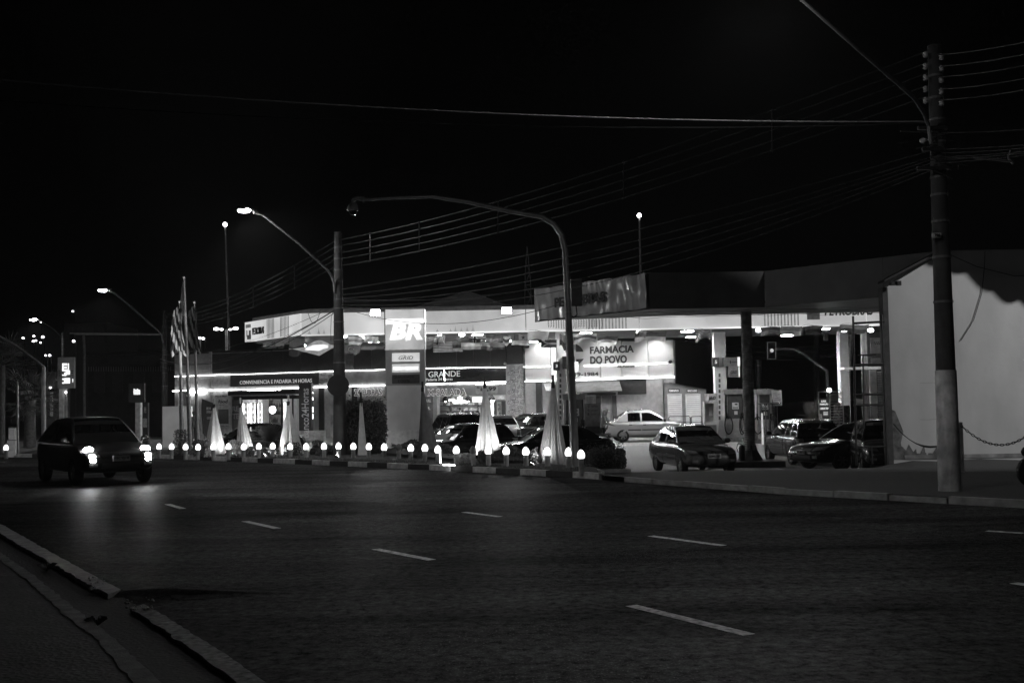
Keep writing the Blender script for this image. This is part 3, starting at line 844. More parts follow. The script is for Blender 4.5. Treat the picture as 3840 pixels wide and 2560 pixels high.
mb = MB(); mb.fbox(FAC, FD(1660, -3.2), FD(1880, -3.2), -.05, 1.05, -3.8, -3.2); mb.build('counter', mat('counter_dark', .12, .4), o)
mb = MB()
for k in range(46):
    t = random.uniform(FD(1655, -5.5), FD(1880, -5.5)); zz = random.choice((1.06, 1.4, 1.75, 2.05)); w = random.uniform(.06, .2); hh = random.uniform(.1, .28)
    mb.fbox(FAC, t, t + w, zz, zz + hh, -5.7, -5.5, random.randint(0, 2))
tag(mb.build('goods', m_bottle, o), kind='stuff')
mb = MB()
for zz in (1.05, 1.39, 1.74, 2.04): mb.fbox(FAC, FD(1650, -5.5), FD(1885, -5.5), zz - .03, zz, -5.9, -5.5)
mb.build('shelf', m_dark, o)
o = thing('energy_drink_cooler', 'dark upright drinks cooler with vertical white lettering beside the shop doorway', 'cooler', FAC.pt(FT(1866), -.05, .5))
mb = MB(); mb.fbox(FAC, FT(1853), FT(1884), -.05, FZ(1868, 1502), -.5, .12); cb = mb.build('cabinet', mat('cooler_grey', .09, .4), o)
mb = MB(); mb.pbox(FAC, 1863, 1880, 1506, 1562, .123, .14); pn = mb.build('panel', m_panel2, o)
mb = MB(); ftextv(mb, FAC, 'RedBull', 1867, 1514, 1878, 1562, .143, bold=.015); mb.build('lettering', m_inkd, pn)
mb = MB(); mb.pbox(FAC, 1843, 1852, 1500, 1600, -.3, -.2); mb.build('side_light', m_tubeE, o)

# cash machine kiosk with vertical lettering
F2 = Frame((gxy(1145, 62), 62, 0), R(-6))
o = thing('cash_machine_sign', 'tall dark cash machine kiosk sign with large lettering reading upward', 'sign', F2.o)
mb = MB(); mb.pbox(F2, 1121, 1168, 1436, 1614, -.35, 0); si = mb.build('sign_box', mat('kiosk_dark', .03, .35), o)
mb = MB(); ftextv(mb, F2, 'Banco24Horas', 1131, 1456, 1158, 1640, .004, bold=.01)
mb.v = [v for v in mb.v]; mb.build('lettering', mat('kiosk_letter', .45, .5, emis=.06), si)
mb = MB(); mb.fbox(F2, F2.uv(1145, 1600)[0], F2.uv(1212, 1600)[0], -.3, F2.uv(1160, 1614)[1] - .003, -.5, -.02); mb.build('base', mat('kiosk_base', .33, .6), o)
for y0, y1 in ((1470, 1474), (1490, 1500), (1525, 1545), (1552, 1570)):
    mb = MB(); mb.pbox(F2, 1170, 1173, y0, y1, -.25, -.2); mb.build('side_light', m_ledE, o)
# feather banner by the entrance
o = thing('feather_banner', 'dark curved feather banner leaning beside the delivery poster', 'banner', FAC.pt(FT(775), -.05, 1.2))
f = FAC.off(1.2); t0, zb = f.uv(776, 1660); mb = MB()
def fb(u, v):
    x = 757 + 20 * v + 30 * v * (1 - u) ** 2; y = 1494 + (1 - v) * 0 + u * 130 + 18 * v
    t, z = f.uv(x, y); return f.pt(t, z, .06 * math.sin(5 * u + 2 * v))
mb.grid(10, 6, fb); cl = mb.build('cloth', mat('banner_cloth_dark', .035, .8), o, True)
mb = MB(); ftext(mb, f, 'BEM', 774, 1526, 790, 1536, .12, bold=.03); ftext(mb, f, 'PARA', 775, 1539, 795, 1549, .12, bold=.03); ftext(mb, f, 'CON', 776, 1562, 793, 1571, .12, bold=.03); mb.build('lettering', mat('banner_text', .4, .6), cl)
mb = MB(); tt, zz = f.uv(757, 1494); t2, z2 = f.uv(757, 1690); mb.tube([f.pt(t2 + .2, -.1, 0), f.pt(tt, zz, 0)], .02, 6); mb.build('pole', m_dark, o)

# ------------------------------------------------------------------ pharmacy
pf = thing('pharmacy', 'pharmacy building with a wide white sign wall lit by two bright pools of light', 'shop', FAC.pt(FT(2250), 0, 0))
mb = MB(); mb.fbox(FAC, FT(1969.5), FT(2530), -.3, 3.0, -.3, -.02); mb.build('wall', m_wallg, pf)
mb = MB(); mb.fbox(FAC, FT(2529) - .3, FT(2529), -.3, 4.9, -8, -.31); mb.build('side_wall', m_black, pf)  # black stands in for the unlit side, darkness put into the colour
mb = MB(); mb.fbox(FAC, FT(2428), FT(2490), -.3, 2.95, -.019, .14); mb.build('pilaster', m_panel2, pf)
D1 = .35; FP1 = FAC.off(D1)
m_sgn = mat('sign_panel_white', .72, .45, nz=(2, .05)); m_sgn2 = mat('sign_panel_grey', .52, .5, nz=(2, .06))
def sgn(x0, x1, ya, yb, m, name='sign_panel'):
    mb = MB(); xm = (x0 + x1) / 2; mb.fbox(FAC, FP1.uv(x0, 1350)[0] + .008, FP1.uv(x1, 1350)[0] - .008, FP1.uv(xm, yb)[1], FP1.uv(xm, ya)[1], -.01, D1)
    return mb.build(name, m, pf)
sgn(1968, 2065, 1284, 1428, m_sgn2); sgn(2067, 2091, 1284, 1430, mat('lit_sign_strip', .75, .4, emis=.55))
for x0, x1 in ((2093, 2250), (2252, 2330), (2332, 2429)): ms = sgn(x0, x1, 1279, 1420, m_sgn)
sgn(2431, 2526, 1275, 1412, m_sgn2)
mb = MB(); ftext(mb, FP1, 'FARMÁCIA', 2212, 1290, 2377, 1324, .012, bold=.035); ftext(mb, FP1, 'DO POVO', 2213, 1333, 2351, 1363, .012, bold=.04); mb.build('lettering', mat('sign_ink_grey', .05, .6), ms)
mb = MB(); ftext(mb, FP1, 'de Atibaia', 2315, 1367, 2380, 1377, .012, bold=.03); ftext(mb, FP1, '4499-1984', 2122, 1396, 2244, 1410, .012, bold=.02); mb.build('lettering', m_inkd, ms)
# round cross mark
t, z = FP1.uv(2148, 1333); r_ = (FP1.uv(2190, 1333)[0] - t); mb = MB()
def quadrant(a0):
    pl = []; g = r_ * .30
    for k in range(13):
        a = a0 + (PI / 2) * k / 12; p = (r_ * math.cos(a), r_ * math.sin(a))
        sx = 1 if math.cos(a0 + PI / 4) > 0 else -1; sz = 1 if math.sin(a0 + PI / 4) > 0 else -1
        pl.append((t + (max(abs(p[0]), g) * sx), z + max(abs(p[1]), g) * sz))
    pl.append((t + sx * g, z + sz * g)); return pl
for k in range(4): mb.fpoly(FP1, quadrant(k * PI / 2), .02, th=.02)
mb.build('cross_mark', mat('sign_ink_grey', .05), ms)
led(1972, 1376, 2063, 1373, FP1, pf, .04, .018); led(2190, 1373, 2500, 1361, FP1, pf, .04, .018, .03)
led(1968, 1430, 2068, 1427, FP1, pf, .06, .028); led(2160, 1425, 2530, 1413, FP1, pf, .06, .032)
# sloped awning, doorway, lower wall bays
mb = MB(); f = FAC.off(.0); t0, t1 = FT(2165), FT(2325); zt = FZ(2240, 1430); zb = FZ(2240, 1466)
mb.add([FAC.pt(t0, zt, .03), FAC.pt(t1, zt, .03), FAC.pt(t1 + .55, zb, 1.25), FAC.pt(t0, zb, 1.25), FAC.pt(t0, zb - .06, 1.25), FAC.pt(t1 + .55, zb - .06, 1.25)], [(0, 1, 2, 3), (3, 2, 5, 4)])
mb.build('awning', mat('awning_cloth', .22, .8, nz=(4, .2)), pf)
mb = MB(); mb.fbox(FAC, FT(2185), FT(2310), FZ(2240, 1482), FZ(2240, 1472), -.015, .03); mb.build('awning_fringe', mat('fringe_dark', .05, .8), pf)
mb = MB(); mb.fbox(FAC, FT(2195), FT(2252), -.1, FZ(2240, 1484), -.015, .02); mb.build('doorway', m_black, pf)
mb = MB(); mb.fbox(FAC, FT(2258), FT(2292), -.1, FZ(2240, 1484), -.015, .03); mb.build('door', mat('door_grey', .16, .6), pf)
mb = MB(); mb.fbox(FAC, FT(2296), FT(2312), -.1, FZ(2240, 1484), -.015, .05); mb.build('door_post', m_panel, pf)
mb = MB(); mb.fbox(FAC, FT(2318), FT(2427), FZ(2370, 1478), 2.98, -.015, .02); mb.build('upper_wall_band', mat('band_dark', .035, .7), pf)
mb = MB(); mb.fbox(FAC, FT(2012), FT(2034), -.1, 2.9, -.015, .08); mb.build('dark_post', m_panel, pf)
mb = MB(); t0, t1 = FT(2040), FT(2088); zt = FZ(2060, 1434); zb = FZ(2060, 1465)
mb.add([FAC.pt(t0, zt, .03), FAC.pt(t1, zt, .03), FAC.pt(t1 + .1, zb, .9), FAC.pt(t0 + .5, zb, .9)], [(0, 1, 2, 3)]); mb.build('awning', mat('awning_cloth2', .5, .8), pf)
t, z = FAC.uv(2515, 1352, .6); mb = MB(); mb.tube([FAC.pt(t, z, .36), FAC.pt(t, z, .6), FAC.pt(t + .05, z - .05, .8)], .04, 6); mb.ell(FAC.pt(t + .05, z - .06, .85), .1, .13, .09)
tag(mb.build('security_camera', m_dark, None, True), 'dark security camera at the right end of the pharmacy sign', 'camera')

# restroom block
RF = Frame((gxy(2568, 56.6), 56.6, 0), R(-8))
o = thing('restroom_block', 'low grey restroom block with two louvred doors under a sloping roof', 'building', RF.o)
m_rest = mat('restroom_wall', .16, .75, nz=(6, .2))
mb = MB(); rt = lambda x: RF.uv(x, 1520)[0]
za, zb = RF.uv(2515, 1434)[1], RF.uv(2650, 1459)[1]
poly = [(rt(2492), -.2), (rt(2650), -.2), (rt(2650), zb), (rt(2518), za), (rt(2492), za)]
mb.fpoly(RF, poly, 0, th=2.2); mb.build('wall', m_rest, o)
mb = MB(); mb.add([RF.pt(rt(2512), za + .02, .2), RF.pt(rt(2656), zb + .0, .2), RF.pt(rt(2656), zb, -2.2), RF.pt(rt(2512), za + .02, -2.2)], [(0, 1, 2, 3)]); mb.build('roof', m_dark, o)
for x0, x1, nm, lx0, lx1 in ((2503, 2558, 'FEMININO', 2509, 2545), (2571, 2628, 'MASCULINO', 2579, 2614)):
    mb = MB(); zt = RF.uv(x0, 1477)[1]; a, b = rt(x0), rt(x1)
    for (p, q, zz0, zz1) in ((a, a + .06, -.1, zt), (b - .06, b, -.1, zt), (a + .06, b - .06, zt - .06, zt)): mb.fbox(RF, p, q, zz0, zz1, .003, .06)
    n = 22
    for k in range(n):
        z0 = -.05 + (zt - .02) * k / n; z1 = z0 + (zt) / n * .8
        mb.add([RF.pt(a + .06, z0, .05), RF.pt(b - .06, z0, .05), RF.pt(b - .06, z1, .012), RF.pt(a + .06, z1, .012)], [(0, 1, 2, 3)])
    dr = mb.build('louvred_door', mat('louvre_white', .5, .5, nz=(5, .1)), o)
    mb = MB(); mb.pbox(RF, lx0 - 4, lx1 + 4, 1458, 1471, .003, .02); pl = mb.build('sign_plate', m_panel, o)
    mb = MB(); ftext(mb, RF, nm, lx0, 1461, lx1, 1468, .022, bold=.02); mb.build('lettering', mlet, pl)
for x0, x1, lab in ((2508, 2588, 'black tubular handrail in front of the left louvred restroom door'), (2592, 2632, 'black tubular handrail in front of the right louvred restroom door')):
    mb = MB(); f = RF.off(.9); A = lambda x, y: f.pt(*f.uv(x, y), 0)
    g0 = f.uv(x0, 1560)[0]; g1 = f.uv(x1, 1560)[0]
    mb.tube([f.pt(g0, -.05), A(x0, 1565), A(x0 + 4, 1561), A(x1 - 4, 1560), A(x1, 1564), f.pt(g1, -.05)], .025, 6)
    mb.tube([A(x0, 1582), A(x1, 1581)], .02, 6)
    tag(mb.build('handrail', m_black, None, True), lab, 'handrail')
# ------------------------------------------------------------------ far canopy (lit)
YF = 48.0
FF = Frame((0, YF, 0), 0)
cx0 = FF.uv(1129, 1255)[0]; zb = FF.uv(1129, 1255)[1]; zt = FF.uv(1129, 1175)[1]

lp = at(918, 1283, 52.5)
CX1 = 20.0
fc = thing('fuel_canopy', 'large flat fuel station canopy with a glowing white fascia', 'canopy', (4, 52, 0))
m_fasc = mat('fascia_backlit', .5, .4, emis=.42, nz=(.45, .22), spec=.3)
m_fasc2 = mat('fascia_backlit_dim', .5, .4, emis=.36, nz=(.5, .3))
def fascia(F, t0, t1, z0, z1, m, name='fascia_panel'):
    mb = MB(); mb.fbox(F, t0 + .015, t1 - .015, z0, z1, -.12, 0); return mb.build(name, m, fc)
edges = [cx0, -4.2, .6, 5.4, 10.2, 15, CX1]
pan = [fascia(FF, a, b, zb, zt, m_fasc) for a, b in zip(edges, edges[1:])]
a2 = math.atan2(V((cx0, YF, 0)).y - lp.y, cx0 - lp.x)
FL = Frame((lp.x, lp.y, 0), a2); ln = (V((cx0, YF)) - V((lp.x, lp.y))).length
fl = fascia(FL, 0, ln, zb, zt, mat('fascia_side', .55, .4, emis=.62, nz=(.8, .2)))
mb = MB(); ftext(mb, FL, 'PETROBRAS', 946, 1226, 990, 1253, .012, bold=.03); mb.build('lettering', m_inkd, fl)
mb = MB()
for x0, x1, y0, y1, mi in ((921, 940, 1216, 1229, 0), (924, 927, 1238, 1262, 1), (933, 940, 1238, 1272, 1), (926, 941, 1256, 1272, 1)):
    mb.pbox(FL, x0, x1, y0, y1, .002, .012, mi)
mb.build('emblem', [mat('emblem_grey', .25, .5, emis=.12), mat('emblem_dark', .12, .5, emis=.05)], fl)
mb = MB()
for x in list(range(1002, 1032, 5)) + list(range(1052, 1086, 5)):
    t, z = FL.uv(x, 1240); mb.fbox(FL, t - .022, t + .022, zb + .02, zt - .02, .002, .01)
mb.build('fascia_stripes', mat('stripe_grey', .12, .5), fl)
# drip stains at the foot of the front fascia
mb = MB()
for x, hh in ((1160, 12), (1195, 18), (1215, 14), (1690, 10), (1708, 16), (1730, 12), (1752, 14), (1774, 18), (1640, 9)):
    t, z = FF.uv(x, 1250); w = .05 + .03 * random.random()
    for k in range(3): mb.add([FF.pt(t - w + k * w * .3, zb + .02, .004 + k * .002), FF.pt(t + w - k * w * .3, zb + .02, .004 + k * .002), FF.pt(t, zb + hh / 89 * (1 + .3 * k), .004 + k * .002)], [(0, 1, 2)])
mb.build('drip_stain', mat('stain_grey', .3, .6, emis=.22), pan[1], fix=False)
# second emblem and letters on the far right of the front, cut off by the near canopy
mb = MB(); ftext(mb, FF, 'PETROBRAS', 3092, 1150, 3275, 1182, .012, bold=.03, shear=.2); mb.build('lettering', m_inkd, pan[-1])
mb = MB(); mb.pbox(FF, 3026, 3074, 1140, 1198, .002, .012); mb.build('emblem', mat('emblem_dark', .12, .5, emis=.05), pan[-2])
mb = MB()
for k in range(12):
    t, z = FF.uv(2210 + 12.5 * k, 1225); mb.fbox(FF, t - .03, t + .03, zb + .01, zt - .02, .002, .012)
mb.build('fascia_stripes', mat('stripe_pale', .3, .5, emis=.16), pan[2])
mb = MB()
for k in range(11):
    t, z = FF.uv(2868 + 12.5 * k, 1205); mb.fbox(FF, t - .03, t + .03, zb + .01, zt - .02, .002, .012)
mb.build('fascia_stripes', mat('stripe_pale', .3), pan[4])
foot = [(lp.x + .15, lp.y), (cx0 + .1, YF + .13), (CX1, YF + .13), (CX1, 56), (lp.x + .15, 56)]
mb = MB(); mb.prism(foot, zb + .06, zb + .16); mb.build('soffit', mat('soffit_paint', .5, .7, nz=(1.5, .2)), fc)
mb = MB(); ft = [(lp.x + .3, lp.y + .2), (cx0 + .3, YF + .4), (CX1, YF + .4), (CX1, 56), (lp.x + .3, 56)]
mb.prism(ft, zt - .1, zt + .22); mb.build('roof_deck', mat('deck_grey', .16, .7), fc)
mb = MB(); mb.fbox(FF, cx0, CX1, zb - .05, zb - .002, -.10, .03); mb.build('fascia_light_edge', mat('edge_glow', .8, .4, emis=.9, nz=(.3, .6)), fc)
for (lx, ly) in ((-6.3, 49.3), (-1.5, 49.3), (3.2, 49.2), (7.6, 49.2), (13.5, 49.3), (-6.5, 53.6), (-1.5, 53.6), (3.5, 53.6), (8.5, 53.6), (13, 53.6), (-10.2, 54.6), (-4, 55.3), (1, 55.3)):  # rearmost lights are added to brighten the shop front
    mb = MB(); mb.box(lx - .28, lx + .28, ly - .28, ly + .28, zb - .07, zb + .057); lb = mb.build('canopy_light', mat('light_case', .3, .5), fc)
    mb = MB(); mb.box(lx - .24, lx + .24, ly - .24, ly + .24, zb - .09, zb - .073); mb.build('diffuser', mat('canopy_light_glow', .8, .4, emis=125, nz=(2, .02)) if ly < 51 else mat('rear_canopy_light_glow', .8, .4, emis=300, nz=(2, .02)), lb)
m_col = mat('column_white', .8, .5, nz=(4, .1))
def column(px0, px1, Y, num=None, sx=None):
    a, b = gxy(px0, Y), gxy(px1, Y); g = h((a + b) / 2, Y)
    mb = MB(); mb.box(a, b, Y, Y + .5, g - .1, zb + .055); c = mb.build('column', m_col, fc, bevel=.03)
    if num:
        F = Frame((0, Y - .06, 0), 0)
        mb = MB(); mb.pbox(F, sx[0], sx[1], sx[2], sx[3], -.02, .22); s_ = mb.build('number_sign', mat('number_dark', .05, .5), c)
        w = (sx[1] - sx[0]); mb = MB(); ftext(mb, F, num, sx[0] + w * .36, sx[2] + 10, sx[0] + w * .68, sx[3] - 11, .225, bold=.04); mb.build('lettering', mat('num_white', .8, .4, emis=.5), s_)
    return c
c3 = column(2092, 2127, 49.5, '3', (2075, 2099, 1356, 1388))
c5 = column(2688, 2732, 52.2, '5', (2672, 2697, 1340, 1374))
for c_, px, Y in ((c3, 2101, 49.5), (c5, 2698, 52.2)):
    F = Frame((0, Y, 0), 0); mb = MB()
    for k in range(9): mb.pbox(F, px - 3, px + 4, 1400 + k * 20, 1413 + k * 20, .004, .02, )
    mb.build('column_sticker', mat('sticker_grey', .12, .5), c_)
column(1500, 1525, 53.5); column(3160, 3195, 53)
# floodlights on the canopy's front edge
for px, py, lab in ((1407, 1172, 'white floodlight on the canopy edge left of the tall price sign'), (1900, 1164, 'white floodlight on the canopy edge near the crumpled banner')):
    p = at(px, py, 47.6); o = thing('floodlight', lab, 'floodlight', p, group='floodlights on the canopy edge')
    mb = MB(); mb.cbox(p + V((0, .12, 0)), .44, .14, .28); mb.build('housing', m_dark, o, bevel=.02)
    mb = MB(); mb.cbox(p + V((0, .02, 0)), .40, .05, .25); mb.build('lens', mat('flood_glow', .8, .4, emis=40, nz=(3, .02)), o, bevel=.02)
    mb = MB(); mb.tube([p + V((-.2, .15, 0)), p + V((-.2, .3, .2)), p + V((.2, .3, .2)), p + V((.2, .15, 0))], .02, 5); mb.build('bracket', m_dark, o)
    lamp('SPOT', 'flood_beam', p + V((0, -.08, 0)), 900, o, .15, p + V((0, -8, -5)), R(120), .6)
# wall washers over the pharmacy sign (fixed on the canopy's back edge)
for px, Yw, pw in ((2040, 62.0, 230), (2260, 60, 60), (2460, 58.2, 150)):  # the middle washer is added to lift the lettering
    t, z = FP1.uv(px, 1262); p = FP1.pt(t, z + .05, .75)
    o = thing('sign_floodlight', 'small floodlight washing the ' + ('left grey panel' if px < 2200 else 'right end' if px > 2300 else 'lettering') + ' of the pharmacy sign', 'floodlight', p, group='floodlights over the pharmacy sign')
    mb = MB(); mb.cbox(p, .3, .16, .2, FAC.ang); mb.build('housing', m_dark, o)
    q = p + V((0, 0, -.11)); mb = MB(); mb.cbox(q, .24, .12, .015, FAC.ang); mb.build('lens', m_lampE, o)
    mb = MB(); mb.tube([p, FP1.pt(t, z + .05, -.02)], .025, 6); mb.build('arm', m_dark, o)
    lamp('SPOT', 'wash_beam', q + V((0, 0, -.03)), pw, o, .1, FP1.pt(t, z - 1.4, .05), R(125), .8)
# hanging icicle lights at the near canopy's left edge
o = thing('icicle_lights', 'unlit icicle light strings hanging over the bright fascia behind the lamp post', 'light string', at(2150, 1220, 46.9))
mb = MB(); f = Frame((0, 46.9, 0), 0)
for k in range(22):
    x = 2056 + k * 9.5; t, z = f.uv(x, 1203); z2 = f.uv(x, 1203 + random.uniform(24, 34))[1]
    mb.tube([f.pt(t, z + .2), f.pt(t + random.uniform(-.02, .02), (z + z2) / 2), f.pt(t + random.uniform(-.03, .03), z2)], .008, 4)
    for q in range(4): mb.ell(f.pt(t + .02, z - (z - z2) * q / 4), .018, .012, .018, 5, 4)
mb.build('strings', m_cable, o)

# ------------------------------------------------------------------ near canopy (dark)
nl0 = at(2010, 1206, 39.9); nl1 = at(2437, 1158, 35.3); nl2 = at(2870, 1153, 35.4); nl3 = at(3315, 1112, 32.45)
zN = nl1.z; zNT = at(2437, 1023, 35.3).z

nl4 = V((17.5, 30.9, zN)); nl4 = V((nl3.x + 1.3, nl3.y - 1.35, zN))
nc = thing('dark_canopy', 'unlit dark canopy in front with a deep plain fascia on a ribbed column', 'canopy', (8, 37, 0))
m_nf = mat('dark_fascia', .085, .55, nz=(1.2, .25))
def nfascia(p, q, m, zt_=zNT, dz=0):
    a = math.atan2(q.y - p.y, q.x - p.x); F = Frame((p.x, p.y, 0), a); L_ = math.hypot(q.x - p.x, q.y - p.y)
    mb = MB(); mb.fbox(F, .0, L_ - .01, zN, zt_, -.12, 0); return F, L_, mb.build('fascia_panel', m, nc)
FN1, L1, p1 = nfascia(nl0, nl1, mat('fascia_edge_dark', .06, .5))
nfascia(nl1, nl2, m_nf); nfascia(nl2, nl3, m_nf, zNT); nfascia(nl3, nl4, m_nf, zNT)
# crumpled banner over its left face
mb = MB()
def crump(u, v):
    t = .28 + u * (L1 - .3)
    d = .11 + .035 * math.sin(23 * u + 2.1 * math.sin(3 * v + 5 * u)) + .03 * math.sin(51 * u + 1.5 * v) + .022 * math.sin(11 * u - 4 * v)
    z = zN + .02 + v * (zNT - zN - .03) + .015 * math.sin(40 * u)
    return FN1.pt(t, z, d)
mb.grid(150, 8, crump); cb_ = mb.build('crumpled_banner', mat('banner_vinyl', .34, .3, nz=(3, .12), spec=.6), nc, True)
mb = MB(); ftext(mb, FN1, 'PETROBRAS', 2080, 1104, 2268, 1142, .215, bold=.035); mb.build('lettering', m_inkd, cb_)
mb = MB(); mb.fbox(FN1, .0, .2, zN - .02, zNT + .03, .003, .05); mb.build('edge_strip', mat('strip_pale', .4, .5), nc)
foot = [(nl0.x + .1, nl0.y + .12), (nl1.x + .05, nl1.y + .125), (nl2.x, nl2.y + .125), (nl3.x, nl3.y + .125), (nl4.x, nl4.y + .125), (nl4.x + 6, nl4.y + .125), (nl4.x + 6, 38.9), (5.5, 38.9), (nl0.x + .1, 40.2)]
mb = MB(); mb.prism(foot, zN + .05, zN + .13); mb.build('soffit', mat('soffit_boards', .55, .35, nz=(2, .5), streak=(.4, 6, 1)), nc)
mb = MB(); mb.prism(foot, zNT - .2, zNT - .02); mb.build('roof_deck', m_dark, nc)
mb = MB()
for k in range(6):
    y0 = 36.2 + k * .5
    pts = [V((nl0.x + 2.5 + (17 - 2.5) * q / 24, y0, zN + .02 - .09 * abs(math.sin(q * 1.3 + k)) * random.random())) for q in range(25)]
    mb.tube(pts, .006, 4)
mb.build('netting', mat('string_lights', .35, .5), nc)
# ribbed column
px = gxy(1722 * 1.6327, 37.6); g = h(px, 37.6) 
mb = MB(); prof = []
n = 66
for k in range(n + 1):
    zz = g + .15 + (zN - g - .15) * k / n
    prof.append((.175, zz)); prof.append((.198 + .008 * random.random(), zz + .012)); prof.append((.176, zz + .03))
prof = [p for p in prof if p[1] < zN + .05]
mb.lathe((px, 37.6, 0), prof, 14); cl = mb.build('column', mat('ribbed_concrete', .24, .7, nz=(5, .5)), nc, True)
mb = MB(); mb.lathe((px, 37.6, 0), [(.42, g + .2), (.22, g + .55), (.2, g + .7)], 4); mb.build('column_base', m_concd, cl)
mb = MB(); mb.box(px - 1.5, px + 1.0, 36.9, 38.3, g - .2, g + .19); mb.build('column_plinth', m_concd, nc, bevel=.03)
mb = MB(); c = V((px - .32, 37.35, g + .2)); mb.lathe(c, [(.09, 0), (.1, .08), (.1, .42), (.06, .5), (.03, .52)], 12); 
o = thing('fire_extinguisher', 'small fire extinguisher standing at the foot of the ribbed column', 'extinguisher', c); mb.build('bottle', m_dark, o, True)
mb = MB(); mb.tube([c + V((0, 0, .54)), c + V((-.12, 0, .56)), c + V((-.16, 0, .42)), c + V((-.12, 0, .26))], .015, 5); mb.build('hose', m_black, o)

# ------------------------------------------------------------------ tall price sign
TF = Frame((gxy(1517, 42), 42, 0), R(-2)); 
o = thing('price_totem', 'tall backlit fuel station sign tower with two large white letters', 'sign', TF.o)
m_tot = mat('totem_grey', .36, .55, nz=(3, .1))
mb = MB(); mb.pbox(TF, 1446, 1593, 1310, 1444, -.35, 0); mb.build('mid_panel', m_tot, o)
mb = MB(); mb.pbox(TF, 1452, 1591, 1444.5, 1660, -.35, 0, g=.7); mb.build('lower_panel', mat('totem_lower', .7, .6, nz=(2, .1)), o)
mb = MB(); mb.pbox(TF, 1456, 1578, 1612, 1700, -.3, .01, g=-.4); mb.build('base', mat('totem_base', .8, .6), o)
hb = MB(); hb.pbox(TF, 1441, 1592, 1157, 1311, -.45, .06); hd = hb.build('head_case', mat('totem_case', .5, .4, emis=.25), o, bevel=.03)
d = .062
def th_panel(y0, y1, e, nm, nz):
    mb = MB(); mb.pbox(TF, 1446, 1589, y0, y1, d, d + .01); return mb.build(nm, mat(nm + '_glow', .6, .4, emis=e, nz=nz), hd)
th_panel(1159, 1194, .46, 'upper_band', (1.2, .25)); th_panel(1194.5, 1214, 1.25, 'white_stripe', (1, .03)); th_panel(1214.5, 1309, .36, 'logo_field', (1.1, .3))
mb = MB(); ftext(mb, TF, 'B', 1461, 1211, 1522, 1273, d + .02, bold=.045, shear=.22); ftext(mb, TF, 'R', 1520, 1211, 1584, 1273, d + .02, bold=.045, shear=.22)
mb.build('lettering', mat('logo_white_glow', .8, .4, emis=1.35, nz=(1, .02)), hd)
def plate(y0, y1, e, nm, v=.6):
    mb = MB(); mb.pbox(TF, 1470, 1573, y0, y1, .002, .03); return mb.build(nm, mat(nm + '_m', v, .4, emis=e, nz=(3, .15)), o)
pg = plate(1323, 1355, .55, 'fuel_plate'); mb = MB(); ftext(mb, TF, 'GRID', 1494, 1334, 1550, 1348, .033, bold=.02, shear=.3); ftext(mb, TF, 'PETROBRAS', 1497, 1330, 1523, 1333, .033); mb.build('lettering', mat('grid_ink', .2, .5, emis=.1), pg)
pg = plate(1364, 1395, .38, 'name_plate'); mb = MB(); ftext(mb, TF, 'PEDRA GRANDE', 1475, 1374, 1569, 1387, .033, bold=.015); mb.build('lettering', mat('logo_white_glow'), pg)
pg = plate(1404, 1437, 0, 'quality_plate', .07); mb = MB(); ftext(mb, TF, 'QUALIDADE', 1476, 1408, 1553, 1419, .033, bold=.03); ftext(mb, TF, '100%', 1494, 1422, 1539, 1434, .033, bold=.03); mb.build('lettering', m_black, pg)
for xa_, xb_ in ((1441.5, 1444), (1590, 1591.5)): mb = MB(); mb.pbox(TF, xa_, xb_, 1158, 1308, .061, .075); mb.build('edge_trim', m_black, hd)

# ------------------------------------------------------------------ flags under the canopy edge
mF = [clothmat('flag_black', .03), clothmat('flag_dark', .10), clothmat('flag_mid', .28), clothmat('flag_light', .5), clothmat('flag_white', .8)]
